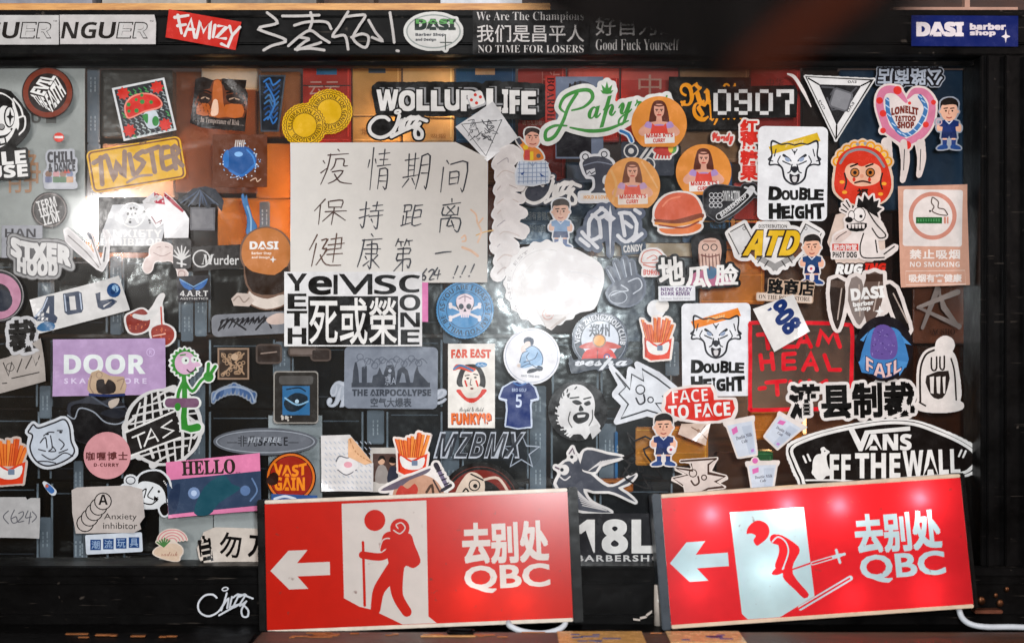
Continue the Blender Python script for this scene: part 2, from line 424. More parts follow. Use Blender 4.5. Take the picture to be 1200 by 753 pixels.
# ---------------------------------------------------------------- stickers
PLACED = []
GS = 'stickers on the shop window'
def to3(v, cx, cy, k): return [((x - cx) / 1000 * k, (cy - y) / 1000 * k) for x, y in v]
class Sticker(Art):
    def __init__(s, name, label, cat='sticker', group=GS, depth=0.0, lift=0.0):
        super().__init__(); s.name, s.label, s.cat, s.group, s.depth, s.lift = name, label, cat, group, depth, lift
    def done(s, base=None, m='#dedcd9', halo=None, thick=1.6e-4, smooth=2, curl=(), warp=None):
        """base: outline polygon; halo: [(margin, material), ...] from the inside out; neither: paint with no backing"""
        k = (D - s.depth) / D
        if halo:
            hs = sorted(halo, key=lambda q: -q[0])
            bases = [(L, hs[0][1]) for L in cut_loops(s.prims, hs[0][0], smooth=smooth)]
            layers = [(L, mm) for mg, mm in hs[1:] for L in cut_loops(s.prims, mg, smooth=smooth)]
        elif base is not None:
            bases = [(base, m)]; layers = []
        else: bases = []; layers = []
        allp = np.concatenate([np.array(L) for L, _ in bases] + ([] if bases else [p[0] for p in s.prims]))
        lo, hi = allp.min(0), allp.max(0); cx, cy = (lo + hi) / 2
        lift = 1e-4
        for (a, b, c, d, dep, top) in PLACED:
            if abs(dep - s.depth) < 1e-6 and a < hi[0] and c > lo[0] and b < hi[1] and d > lo[1]: lift = max(lift, top + 6e-5)
        lift += s.lift
        def bend(x, y):                                            # lifted corners and waves, metres towards the street
            e = warp(x, y) / 1000 if warp else 0.0
            for a, b, r, h in curl:
                dx, dy = cx - a, cy - b; L_ = math.hypot(dx, dy)
                e += h / 1000 * (max(0.0, r - ((x - a) * dx + (y - b) * dy) / L_) / r) ** 2
            return e
        bent = bool(curl) or warp is not None
        t = 0.0; groups = {}
        def put(part, V, F, mat):
            g = groups.setdefault(part, [[], [], [], []])
            mi = g[3].index(mat) if mat in g[3] else (g[3].append(mat) or len(g[3]) - 1)
            o = len(g[0]); g[0].extend(V); g[1].extend([tuple(i + o for i in f) for f in F]); g[2].extend([mi] * len(F))
        for L, mm in bases:
            mat = ink(mm) if isinstance(mm, str) else mm
            if bent:
                L2 = []
                for p, q in zip(L, list(L[1:]) + [L[0]]):
                    m_ = max(1, int(math.hypot(q[0] - p[0], q[1] - p[1]) / 5)); L2 += [(p[0] + (q[0] - p[0]) * i / m_, p[1] + (q[1] - p[1]) * i / m_) for i in range(m_)]
                if sum(L2[i - 1][0] * L2[i][1] - L2[i][0] * L2[i - 1][1] for i in range(len(L2))) < 0: L2 = L2[::-1]
                n = len(L2); g = [(x, y) for x in np.arange(lo[0] + 3, hi[0], 5) for y in np.arange(lo[1] + 3, hi[1], 5)]
                ov, _, of, _, _, _ = delaunay_2d_cdt([Vector(p) for p in L2 + g], [(i, (i + 1) % n) for i in range(n)], [], 0, 1e-4, True)
                v = [(p[0], p[1]) for p in ov]; e = [bend(*p) for p in v]
                def inside(f):
                    x = sum(v[i][0] for i in f) / len(f); y = sum(v[i][1] for i in f) / len(f); c = False
                    for (ax, ay), (bx, by) in zip(L2, L2[1:] + L2[:1]):
                        if (ay > y) != (by > y) and x < (bx - ax) * (y - ay) / (by - ay) + ax: c = not c
                    return c
                put('main', [(x, -thick - d, z) for (x, z), d in zip(to3(v, cx, cy, k), e)], [tuple(f) for f in of if inside(f)], mat)
                q = to3(L2, cx, cy, k); e = [bend(*p) for p in L2]
                put('main', [(x, -thick - d, z) for (x, z), d in zip(q, e)] + [(x, -d, z) for (x, z), d in zip(q, e)], [(i, (i + 1) % n, n + (i + 1) % n, n + i) for i in range(n)], mat)
                continue
            v, f = tess([L]); q = to3(v, cx, cy, k); n = len(q)
            put('main', [(x, -thick, z) for x, z in q], f, mat)
            put('main', [(x, -thick, z) for x, z in q] + [(x, 0, z) for x, z in q], [(i, (i + 1) % n, n + (i + 1) % n, n + i) for i in range(n)], mat)
        if bases: t = thick
        for L, mm in layers:
            t += Art.STEP; v, f = tess([L]); put('main', [(x, -t - (bend(*p) if bent else 0), z) for (x, z), p in zip(to3(v, cx, cy, k), v)], f, ink(mm) if isinstance(mm, str) else mm)
        for v, f, mat, ramp, part in s.prims:
            if bent: v, f = refine(v, f); ramp = None if ramp == 'index' else ramp
            t += Art.STEP; n = len(v); q = to3(v, cx, cy, k)
            if ramp == 'index': dz = [0.5 * Art.STEP * i / n for i in range(n)]
            elif ramp == 'island': ids = islands(n, f); dz = [(i % 4) * 2e-6 for i in ids]
            else: dz = [0] * n
            if bent: dz = [a + bend(*p) + 4e-5 for a, p in zip(dz, v)]
            put(part, [(x, -t - e, z) for (x, z), e in zip(q, dz)], f, mat)
        PLACED.append((lo[0], lo[1], hi[0], hi[1], s.depth, lift + t + (1.2e-3 if warp else 0)))
        x, z = to3([(cx, cy)], CX, CY, k)[0]
        root = None
        order = [p for p in s.order if p in groups]
        if 'main' not in groups:
            root = bpy.data.objects.new(s.name, None); COL.objects.link(root); root.empty_display_size = 0.01
        for p in order:
            V, F, MI, MS = groups[p]
            nm = s.name if p == 'main' else p.split('#')[0]
            me = bpy.data.meshes.new(nm); me.from_pydata(V, [], F); me.polygons.foreach_set('material_index', MI)
            for mm in MS: me.materials.append(mm)
            me.update()
            # every face looks at the street
            bm = bmesh.new(); bm.from_mesh(me)
            for fc in bm.faces:
                if fc.normal.y > 0.5: fc.normal_flip()
            bm.to_mesh(me); bm.free()
            if p == 'main': root = link(nm, me)
            else:
                o = link(nm, me, root)
                if p in s.labels: o['label'] = s.labels[p]
        root.location = (x, -s.depth - lift, ZC + z)
        tag(root, s.label, s.cat, s.group)
        return root

# ================================================================= the shop window itself
def X(px, d=0.0): return (px - CX) / 1000 * (D - d) / D
def Z(py, d=0.0): return ZC + (CY - py) / 1000 * (D - d) / D
BLK = worn_black('#060505', .36, .10, 0)
BLK2 = worn_black('#050404', .45, .08, 7)
FD = 0.03                                               # how far the frame stands out from the glass
win = bpy.data.objects.new('shop_window', None); COL.objects.link(win); win.location = (0, 0, Z(735))
tag(win, 'black framed shop window covered all over with stickers', 'window')
def wpart(name, boxes, mat, bevel=0.0012, label=None):
    bm = bmesh.new()
    for b in boxes: box_bm(bm, *b)
    o = bm_obj(name, bm, mat, bevel=bevel)
    o.parent = win; o.location = -win.location
    if label: o['label'] = label
    return o
XL, XR = X(-330), X(1149, FD)
wpart('top_rail', [(XL, 1.2, -FD, 0.03, Z(65, FD), Z(12, FD)),
                   (XL, 1.2, -FD - .004, -FD, Z(20, FD), Z(12.5, FD)),
                   (XL, 1.2, -FD - .004, -FD, Z(64.5, FD), Z(57, FD)),
                   (XL, 1.2, -FD - .002, -FD, Z(53, FD), Z(50, FD))], BLK)
wpart('glazing_bead', [(XL, XR, -.008, .012, Z(77, .008), Z(71.5, .008))], BLK2)
wpart('bottom_rail', [(XL, 1.2, -FD, 0.03, Z(735, FD), Z(663, FD)),
                      (XL, 1.2, -FD - .004, -FD, Z(674, FD), Z(664, FD)),
                      (XL, 1.2, -FD - .003, -FD, Z(684, FD), Z(681, FD)),
                      (XL, 1.2, -FD - .006, -FD, Z(735, FD), Z(719, FD))], BLK)
wpart('jamb', [(XR, 0.86, -FD - .001, 0.03, Z(663, FD) + .0003, Z(65, FD) - .0003),
               (XR + .006, XR + .014, -FD - .006, -FD - .001, Z(662, FD), Z(66, FD)),
               (XR + .026, XR + .032, -FD - .008, -FD - .001, Z(662, FD), Z(66, FD)),
               (XR + .052, XR + .07, -FD - .012, -FD - .001, Z(662, FD), Z(66, FD))], BLK)
wpart('jamb', [(XL - .2, XL, -FD - .001, 0.03, Z(735, FD), Z(12, FD))], BLK)
pane = wpart('glass_pane', [(XL, XR + .02, 0.0, 0.006, Z(668), Z(66))], glass_mat(), bevel=0)

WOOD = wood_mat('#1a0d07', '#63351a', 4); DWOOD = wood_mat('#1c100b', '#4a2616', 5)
sill = bm = bmesh.new()
box_bm(bm, XL, 1.2, -0.092, -FD - .0062, Z(735, FD) - .03, Z(722.5))
so = bm_obj('black_sill', bm, BLK2, bevel=.002); tag(so, 'narrow black sill under the shop window carrying the two red signs', 'sill')
bm = bmesh.new(); box_bm(bm, X(305, .09), 1.2, -0.30, -0.0925, Z(735, .0925) - .04, Z(739.5, .0925))
so = bm_obj('wooden_ledge', bm, WOOD, bevel=.003); tag(so, 'worn brown wooden ledge along the bottom edge below the signs', 'ledge')
bm = bmesh.new(); box_bm(bm, XL, X(305, .09) - .0006, -0.30, -0.0925, Z(735, .0925) - .04, Z(739.5, .0925) - .001)
so = bm_obj('black_ledge', bm, BLK2, bevel=.003); tag(so, 'black stretch of ledge under the white signature at lower left', 'ledge')
# scraps of paper lying on the ledge and chips of worn paint along the sill's edge
zl = Z(739.5, .0925)
def scrap(name, label, x0, x1, y0, y1, h, bits):
    bm = bmesh.new(); z = zl + .0004
    box_bm(bm, x0, x1, y0, y1, z, z + .0012)
    o = bm_obj(name, bm, ink(h, var=.3, scale=90)); 
    tag(o, label, 'card', 'card scraps lying on the wooden ledge')
    for i in range(bits):
        bm = bmesh.new(); a = x0 + (x1 - x0) * random.uniform(.12, .8); b = y0 + (y1 - y0) * random.uniform(.15, .8)
        box_bm(bm, a, a + random.uniform(.006, .02), b, b + .004, z + .0013, z + .0016)
        q = bm_obj('printed_mark', bm, ink('#3a4f86', var=.3)); q.parent = o
scrap('card_scrap', 'pale orange printed card lying on the ledge between the two signs', X(653, .1), X(752, .1), -.16, -.097, '#e0a35c', 9)
scrap('card_scrap', 'pale card scrap lying on the ledge under the skier sign', X(780, .1), X(866, .1), -.15, -.097, '#dfb27a', 7)
bm = bmesh.new()
for i in range(26):
    x = random.uniform(-.52, .3); y = random.uniform(-.125, -.1); box_bm(bm, x, x + random.uniform(.006, .03), y, y + random.uniform(.002, .006), zl + .0003, zl + .0011)
o = bm_obj('paint_flakes', bm, ink('#a5673d', var=.4)); tag(o, 'flakes of worn paint scattered along the wooden ledge', 'flakes', kind='stuff')
# twist of wire on the ledge
o = tube('wire_loop', [(X(555, .1), -.115, zl + .003), (X(540, .1), -.118, zl + .004), (X(526, .1), -.112, zl + .003), (X(530, .1), -.104, zl + .005), (X(552, .1), -.103, zl + .004), (X(556, .1), -.11, zl + .004)], .0016, BLK2)
tag(o, 'small loop of black wire lying on the wooden ledge', 'wire')
bm = bmesh.new(); box_bm(bm, X(494, .1), X(558, .1), -.121, -.1165, zl + .0004, zl + .002)
o = bm_obj('wooden_stick', bm, ink('#c89460', var=.3), bevel=.0006); tag(o, 'thin pale wooden stick beside the wire loop on the ledge', 'stick')

# upper pane, its dusty sill and what lies on it
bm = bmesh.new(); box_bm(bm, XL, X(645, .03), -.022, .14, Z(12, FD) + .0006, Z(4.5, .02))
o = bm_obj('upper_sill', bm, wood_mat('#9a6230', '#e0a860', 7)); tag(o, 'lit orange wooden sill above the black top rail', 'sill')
bm = bmesh.new(); box_bm(bm, X(1040, .02), X(1192, .02), -.022, .14, Z(12, FD) + .0006, Z(9, .02))
box_bm(bm, X(1042, .02), X(1050, .02), -.01, .0, Z(9, .02) + .0005, Z(-30, .02)); box_bm(bm, X(1134, .02), X(1140, .02), -.01, .0, Z(9, .02) + .0005, Z(-30, .02))
o = bm_obj('picture_frame', bm, ink('#b08a7a')); tag(o, 'pinkish wooden frame edge above the navy barber sticker', 'frame')
for i, (a, b, h, lab) in enumerate(((-8, 102, '#8f9099', 'grey cardboard sheet on the upper sill at far left'), (112, 236, '#aaa49c', 'pale paper sheet on the upper sill'),
        (240, 366, '#77736f', 'dull grey sheet on the upper sill above the white graffiti'), (380, 434, '#4c3a2e', 'brown box on the upper sill'), (514, 612, '#c9cdd4', 'white tilted sheet on the upper sill above the black lyric sticker'))):
    bm = bmesh.new(); box_bm(bm, X(a), X(b), .02 + i * .006, .10, Z(4.5, .02) + .0008, Z(-40))
    o = bm_obj('paper_sheet', bm, ink(h, var=.3)); tag(o, lab, 'paper', 'sheets on the upper sill')

# ================================================================= behind the glass
bm = bmesh.new(); box_bm(bm, -1.2, 1.2, 0.32, 0.34, 0.7, 2.1)
o = bm_obj('back_wall', bm, DWOOD); tag(o, kind='structure')
def I(px, d): return (px - CX) / 1000 * (D + d) / D
def J(py, d): return ZC + (CY - py) / 1000 * (D + d) / D
def lighter(h, k=1.12): return '#%02x%02x%02x' % tuple(min(255, int(int(h[i:i + 2], 16) * k + 10)) for i in (1, 3, 5))
GP = 'packets displayed behind the glass'
def pack(x0, y0, x1, y1, h, label, d=0.05, th=0.022, name='cigarette_packet', cat='packet', seal=None, flap=None, text=(), band=None, rough=0.2, group=GP, rot=0, wear=.2):
    cx, cy = (x0 + x1) / 2, (y0 + y1) / 2
    k = (D + d) / D / 1000
    if not isinstance(h, str): pass
    bm = bmesh.new(); box_bm(bm, -(x1 - x0) / 2 * k, (x1 - x0) / 2 * k, 0, th, -(y1 - y0) / 2 * k, (y1 - y0) / 2 * k)
    o = bm_obj(name, bm, h if not isinstance(h, str) else ink(h, rough=rough, var=max(wear, .35), bump=.16, scale=14, spec=.36), loc=(I(cx, d), d, J(cy, d)), bevel=.0012)
    if rot: o.rotation_euler = (0, math.radians(-rot), 0)
    tag(o, label, cat, group)
    lv = [0.0004]
    def sheet(nm, a, mat):
        bm = bmesh.new()
        for (p, q, r, s) in a: box_bm(bm, (p - cx) * k, (r - cx) * k, -lv[0], -lv[0] + .0003, (cy - s) * k, (cy - q) * k)
        lv[0] += .0004
        return bm_obj(nm, bm, ink(mat, rough=.3) if isinstance(mat, str) else mat, o)
    if name == 'cigarette_packet' and isinstance(h, str):
        a_, b_ = y0 + (y1 - y0) * .66, y1 - 3
        sheet('warning_panel', [(x0 + 2, a_, x1 - 2, a_ + .9), (x0 + 2, b_ - .9, x1 - 2, b_)], lighter(h)); sheet('foil_line', [(x0 + 1, y0 + 3, x1 - 1, y0 + 4), (x1 - 4, y0 + 6, x1 - 3, y1 - 6)], lighter(h, 1.25))
    if band: sheet('printed_band', [band[0]], band[1])
    if flap: sheet('lid_line', [(x0 + .5, flap, x1 - .5, flap + 1.2)], '#2a1a10')
    if seal: sheet('tax_seal', [seal[0]], seal[1])
    for (s, p, q, r, t, c, *st) in text:
        a = Art(); a.T(s, p, q, r, t, c, *(st or ['sans']))
        bm = bmesh.new()
        v, f, mt, _, _ = a.prims[0]
        vs = [bm.verts.new(((x - cx) * k, -lv[0], (cy - y) * k)) for x, y in v]
        for fc in f:
            try: bm.faces.new([vs[i] for i in fc])
            except ValueError: pass
        lv[0] += .0003
        bm_obj('lettering', bm, mt, o)
    return o
# the top row of packets
pack(355, 66, 411.5, 167, '#c1301f', 'bright red cigarette packet with a blue seal left of the gold packets', flap=100, seal=((371, 66, 395, 88), '#2f6f9c'), text=[('云云', 362, 96, 398, 112, '#d9a59a')])
pack(413, 72, 470, 167, '#d39a58', 'shiny gold cigarette packet behind the signature sticker', seal=((432, 76, 452, 86), '#3c4a60'), flap=136, text=[('烟草', 424, 150, 440, 158, '#8b5a2c')], rough=.12)
pack(472, 70, 532, 167, '#e2b47c', 'pale gold cigarette packet beside the navy packet', flap=138, text=[('吸烟', 505, 157, 522, 162, '#9a6a3a')])
pack(534.5, 72, 604, 167, '#1f4a78', 'navy cigarette packet with a gold seal behind the white die', seal=((557, 72, 580, 88), '#c89c74'), flap=136)
pack(607, 74, 663, 212, '#c0392b', 'red cigarette packet with white print beside the upright dark lettering', flap=112, text=[('上海', 630, 84, 656, 108, '#d87a6c'), ('吸烟有害健康', 612, 132, 652, 138, '#e8cfc8'), ('请勿在禁烟场所吸烟', 612, 142, 654, 147, '#e8cfc8')])
pack(665, 74, 726, 167, '#bb3127', 'red cigarette packet behind the leaf of the green script sticker', band=((666, 76, 725, 92), '#cf5b4e'), seal=((694, 70, 712, 78), '#d8c02e'))
pack(728, 74, 795, 167, '#c5382c', 'red cigarette packet with a pale cross behind the orange lady', band=((729, 76, 794, 94), '#d0564a'), text=[('中', 748, 88, 775, 112, '#cf9a8a')])
pack(797, 76, 878, 190, '#b9835a', 'tan cigarette packet behind the gothic lettering sticker', flap=152)
pack(879.5, 79, 938, 160, '#b32a22', 'dark red cigarette packet behind the number sticker', text=[('中华', 898, 92, 918, 102, '#6f2a20')])
pack(941, 79, 982, 250, '#2c1a14', 'dark brown packet behind the inverted triangle sticker', name='cardboard_box', cat='box')
pack(984, 82, 1132, 246, '#12304a', 'large dark blue box behind the pink heart sticker', name='cardboard_box', cat='box', rough=.3)
# the second row, round the burnt-out spot
pack(571, 170, 602, 216, '#a5662f', 'small brown packet right of the paper note', text=[('烟', 576, 180, 592, 196, '#2f5d9a')])
pack(572, 218, 603, 300, '#8a4a34', 'narrow dark red packet right of the handwritten note')
pack(605, 214, 660, 286, '#5d83ad', 'light blue packet behind the graffiti tag and footballer', text=[('吸烟有害健康', 612, 248, 646, 258, '#d6e4f0'), ('尽早戒烟有益健康', 612, 264, 640, 272, '#d6e4f0')])
pack(662, 190, 733, 290, '#2f4763', 'dark blue packet behind the gothic sticker', band=((664, 194, 732, 214), '#8496b3'))
pack(735, 170, 798, 284, '#222834', 'black packet carrying a round percent sign', name='cardboard_box', cat='box')
pack(800, 190, 858, 284, '#21517f', 'blue packet behind the burger sticker', text=[('吸烟有害', 832, 260, 850, 268, '#5f8fc0')])
pack(860, 214, 896, 284, '#b5352a', 'red packet behind the razor sticker')
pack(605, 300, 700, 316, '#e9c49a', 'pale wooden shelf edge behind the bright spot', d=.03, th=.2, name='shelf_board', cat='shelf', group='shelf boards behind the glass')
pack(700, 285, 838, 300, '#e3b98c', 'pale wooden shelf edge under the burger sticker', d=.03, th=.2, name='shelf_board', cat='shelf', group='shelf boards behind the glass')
pack(700, 302, 768, 400, '#20324d', 'navy packet behind the black hand sticker')
pack(770, 302, 818, 400, '#151c28', 'black packet behind the bearded man')
pack(820, 256, 896, 356, '#e07d12', 'bright orange packet behind the cleaver sticker', flap=292)
pack(897, 300, 990, 388, '#5b3a24', 'brown cardboard box behind the road shop lettering', name='cardboard_box', cat='box', d=.09)
pack(745, 500, 830, 545, '#e08a14', 'yellow orange packet behind the standing footballer', text=[('警告', 800, 505, 818, 514, '#7a3d08')])
pack(682, 560, 742, 576, '#cf6c18', 'orange packet end seen under the swallow', text=[('· ·', 690, 565, 720, 572, '#4a1f08')])
pack(880, 480, 940, 515, '#d77a16', 'orange packet behind the milk cups', d=.08)
pack(725, 505, 746, 560, '#8c8782', 'grey carton behind the scribbled spiky cat', d=.07)
pack(884, 528, 906, 562, '#2f6a3a', 'small green packet behind the milk cups', d=.07)
pack(840, 530, 875, 640, '#5c3520', 'narrow brown box beside the spiky white cat sticker', name='cardboard_box', cat='box', d=.09)
pack(1070, 330, 1134, 402, '#6f3c28', 'red brown card behind the grey star', name='cardboard_box', cat='box', d=.03, th=.004)
pack(1005, 250, 1046, 400, '#2a1510', 'dark brown box behind the dog sticker', name='cardboard_box', cat='box', d=.07)
pack(1076, 404, 1134, 640, '#41200f', 'dark red brown box behind the grinning knitted cap sticker', name='cardboard_box', cat='box', d=.09)
pack(945, 392, 1000, 640, '#6b3f28', 'brown wooden box seen through the red framed lettering', name='cardboard_box', cat='box', d=.12)
# warm side of the left half
pack(236, 78, 302, 104, '#a9a49d', 'pale grey card with rounded corners above the torn photo print', d=.06, name='card', cat='card')
pack(118, 82, 202, 160, '#3c3835', 'dark grey case behind the mushroom sticker', d=.05, name='display_case', cat='case')
pack(205, 84, 300, 226, '#6b3a1c', 'brown case lit orange behind the torn photo print', d=.07, name='display_case', cat='case')
pack(302, 84, 352, 160, '#8a5a34', 'tan case behind the dark coffin shaped sticker', d=.08, name='display_case', cat='case')
pack(300, 168, 340, 232, '#b06a28', 'orange lit carton left of the handwritten note', d=.08, name='carton', cat='carton')
pack(255, 232, 340, 300, '#c57428', 'orange carton behind the blue arm', d=.09, name='carton', cat='carton')
pack(120, 168, 204, 232, '#b48a70', 'pinkish carton behind the yellow sign sticker', d=.08, name='carton', cat='carton')
pack(75, 230, 170, 330, '#c08a64', 'pale pinkish carton behind the scissor shaped sticker', d=.09, name='carton', cat='carton')
pack(150, 296, 204, 318, '#b06a40', 'tan carton edge behind the pale figure sticker', d=.08, name='carton', cat='carton')
# dark jewel cases standing in rows between clear printed strips
GC = 'dark glossy cases behind the glass'
rows = [(302, 391), (396, 478), (480, 562), (564, 662)]
cols = [(-90, 46), (60, 128), (143, 211), (243, 322), (342, 428), (452, 518), (540, 620), (645, 700), (703, 790)]
words = ['left end', 'left side', 'lilac shop sticker', 'middle left', 'grey skyline sticker', 'far east poster', 'blue jersey', 'laughing face', 'cat sticker']
rn = ['upper', 'second', 'third', 'lowest']
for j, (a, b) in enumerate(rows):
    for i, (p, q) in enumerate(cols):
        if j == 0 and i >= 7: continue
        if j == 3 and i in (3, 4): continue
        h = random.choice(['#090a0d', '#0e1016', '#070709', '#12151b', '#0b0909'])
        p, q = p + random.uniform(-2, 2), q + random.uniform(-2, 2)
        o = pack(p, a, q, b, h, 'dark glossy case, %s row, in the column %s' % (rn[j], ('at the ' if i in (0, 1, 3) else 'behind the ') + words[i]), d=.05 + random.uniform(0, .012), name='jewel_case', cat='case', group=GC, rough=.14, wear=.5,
             band=((p + 6, b - 14, q - 6, b - 13), '#3c3f48') if (i + j) % 2 else None)
        k = (D + .05) / D / 1000; w_, hh = (q - p) * k, (b - a) * k
        for sg in (-1, 1):                                            # pale strips painted as glints down the case sides
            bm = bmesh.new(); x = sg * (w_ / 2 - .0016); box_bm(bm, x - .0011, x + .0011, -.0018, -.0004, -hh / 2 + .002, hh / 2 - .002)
            bm_obj('edge_glint', bm, ink('#98a2ae', rough=.12, var=.5, scale=40), o)
        bm = bmesh.new(); z = hh / 2 - .004 - random.random() * .01; box_bm(bm, -w_ / 2 + .006, w_ / 2 - .006, -.0012, -.0004, z - .0012, z)
        bm_obj('upper_strip', bm, ink('#707a86', rough=.12, var=.5, scale=40), o)  # pale strip across the upper front of the case
pack(-60, 77, 100, 302, '#bab6b2', 'large pale paper sheet behind the round and clown stickers at left', d=.012, th=.001, name='paper_sheet', cat='paper', group='sheets behind the glass', rough=.5,
     text=[('静', 8, 176, 48, 226, '#c08a68'), ('U', 37, 131, 48, 144.5, '#6b6460', 'sansb')], band=((54, 136, 66, 144.5), '#6b6460'))
pack(250, 596, 312, 662, '#c3c2c2', 'pale grey sheet low behind the torn brush lettering', d=.012, th=.001, name='paper_sheet', cat='paper', group='sheets behind the glass', rough=.5)
pack(186, 600, 250, 662, '#bdbcbb', 'pale grey sheet behind the small radish sticker', d=.014, th=.001, name='paper_sheet', cat='paper', group='sheets behind the glass', rough=.5)
pack(314, 486, 378, 590, '#b9bcc0', 'pale sheet behind the round orange and red sticker', d=.03, th=.001, name='paper_sheet', cat='paper', group='sheets behind the glass', rough=.5)
# clear strips with small vertical print
GST = 'clear printed strips behind the glass'
def strip(x0, y0, x1, y1, label, h='#8d97a4', d=.04, bars=7):
    o = pack(x0, y0, x1, y1, ink(h, rough=.1, var=.35, bump=.2, alpha=.75, scale=20), label, d=d, th=.004, name='plastic_strip', cat='strip', group=GST)
    bm = bmesh.new(); cx, cy = (x0 + x1) / 2, (y0 + y1) / 2; k = (D + d) / D / 1000
    n = max(1, int((y1 - y0) / 34))
    for i in range(n):
        yy = y0 + (i + .3) * (y1 - y0) / n
        for c in range(2):
            xx = cx - 3.2 + c * 5
            for r in range(4):
                L = random.uniform(2.5, 4.2); box_bm(bm, (xx - cx) * k, (xx + 1.5 - cx) * k, -.0006, -.0003, (cy - yy - r * 4.6 - L) * k, (cy - yy - r * 4.6) * k)
    bm_obj('small_print', bm, ink('#aab2bc', rough=.3), o)
    return o
for (x0, y0, x1, y1, w_) in ((102, 77, 116, 168, 'beside the round brown badge'), (102, 168, 117, 236, 'beside the yellow sign sticker'), (46, 312, 60, 350, 'under the bubble lettering'), (129, 300, 142, 392, 'above the lilac sticker'),
        (46, 452, 60, 490, 'under the grey card'), (46, 606, 60, 662, 'by the pencilled number note'), (86, 540, 97, 662, 'left of the anxious note'), (212, 318, 226, 400, 'beside the small wing sticker'), (228, 330, 242, 394, 'right of the wing sticker'),
        (222, 430, 240, 540, 'right of the green figure'), (212, 480, 221, 545, 'beside the wire globe'), (322, 400, 340, 436, 'above the clear cartridge'), (322, 492, 338, 505, 'under the clear cartridge'), (430, 480, 450, 520, 'under the skyline sticker'),
        (519, 340, 538, 402, 'above the far east poster'), (519, 505, 538, 575, 'below the far east poster'), (621, 452, 640, 580, 'right of the blue jersey'), (626, 350, 643, 384, 'under the bright spot'), (702, 496, 722, 560, 'above the swallow tail'),
        (190, 236, 204, 300, 'behind the black feather'), (304, 236, 316, 268, 'above the orange disc'), (780, 400, 796, 440, 'left of the second wolf sticker'), (96, 625, 102, 662, 'left of the blue stamp label')):
    strip(x0, y0, x1, y1, 'clear printed plastic strip ' + w_)
strip(718, 505, 724, 560, 'bright blue clear strip above the swallow tail', '#3a86c8')
# shelf boards and a lit sill inside
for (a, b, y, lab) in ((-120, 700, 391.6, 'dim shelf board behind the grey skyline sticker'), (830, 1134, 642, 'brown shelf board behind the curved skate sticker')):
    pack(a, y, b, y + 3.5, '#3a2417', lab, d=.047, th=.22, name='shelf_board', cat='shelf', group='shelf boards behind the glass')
# loose things hung inside

# ================================================================= stickers, far ones of each overlap first
W = '#dcdad7'; K = '#0e0c0b'; WG = '#c9c7c5'; NAVY = '#14224f'; SKIN = '#d9a08a'; RED = '#c92a1c'
def tagstrokes(a, ox, oy, sx, sy, wd, m, rot=0):
    """the looping signature that turns up four times; drawn in a 280 x 130 box"""
    L = [[(102, 44), (80, 30), (40, 36), (10, 70), (18, 108), (62, 126), (112, 104), (146, 56)],
         [(152, 24), (140, 62), (124, 100)], [(134, 78), (160, 48), (154, 90)], [(178, 40), (166, 88)],
         [(182, 44), (212, 30), (186, 84), (214, 74)], [(216, 40), (246, 30), (214, 80), (250, 60)], [(206, 30), (240, 34), (282, 48)],
         [(176, 84), (224, 74), (258, 98), (256, 126), (232, 126), (226, 98), (246, 64)], [(114, 122), (150, 104), (200, 80)]]
    for i, l in enumerate(L):
        p = [(ox + x * sx, oy + y * sy) for x, y in l]
        if rot: p = rotp(p, ox + 140 * sx, oy + 65 * sy, rot)
        a.K(p, wd, m)
    c = (ox + 144 * sx, oy + 6 * sy)
    if rot: c = rotp([c], ox + 140 * sx, oy + 65 * sy, rot)[0]
    a.ring(c[0], c[1], 18 * sx, wd * .7, m, ry=8 * sy + wd * .3, rot=12)

# ---------------- left edge ----------------
s = Sticker('clown_sticker', 'black and white grinning clown die cut at the left edge', depth=0)
s.P([(-30, 112), (6, 108), (18, 120), (30, 134), (32, 148), (24, 162), (16, 170), (10, 178), (-30, 178)], K, sm=4)
s.part('face').P([(-28, 116), (-2, 108), (14, 116), (18, 124), (22, 138), (22, 150), (16, 162), (6, 170), (-6, 174), (-28, 168)], W, sm=4)
s.P([(-28, 116), (-2, 110), (12, 116), (14, 122), (4, 120), (-8, 132), (-28, 136)], K, sm=4)
s.E(11, 137, 6.4, K, ry=13); s.E(11.5, 137, 5.2, W, ry=11); s.P([(12, 127), (13.5, 135), (17, 137), (13.5, 139), (12, 148), (10.5, 139), (7.5, 137), (10.5, 135)], K)
s.E(-8, 137, 6, K, ry=13); s.E(-8, 137, 4.8, W, ry=11); s.P([(-8, 127), (-6.5, 135), (-3, 137), (-6.5, 139), (-8, 148), (-9.5, 139), (-12.5, 137), (-9.5, 135)], K)
s.E(2, 149, 4, K); s.E(2, 148.5, 3, '#8e8c8b'); s.K([(-16, 152), (-6, 160), (6, 159), (14, 151)], [1.5, 4, 4, 1.5], K); s.K([(-12, 154), (-4, 158), (6, 157), (12, 153)], 1.6, W)
s.K([(22, 138), (29, 137), (29, 150), (22, 158)], 1.6, W); s.P([(-28, 118), (-4, 111), (10, 116), (15, 126), (4, 124), (-4, 130), (-28, 132)], K, sm=3); s.P([(14, 160), (19, 150), (22, 160), (12, 172), (2, 176)], K, sm=3); s.K([(-20, 166), (-4, 170), (8, 168)], 2.4, K); s.K([(-2, 163), (0, 168)], 1.4, K, sm=0); s.K([(6, 162), (7, 167)], 1.4, K, sm=0); s.K([(16, 116), (24, 126), (27, 136)], 1.6, W); s.E(17.5, 149, 1.8, W)
s.part('lettering').T('CLE', -16, 178, 30, 193, W, 'sansb', bold=.03, rot=5); s.T('USE', -14, 194, 32, 208, W, 'sansb', bold=.03, rot=4)
s.done(halo=[(3.2, K)])
s = Sticker('round_sticker', 'round brown badge with white cube lettering')
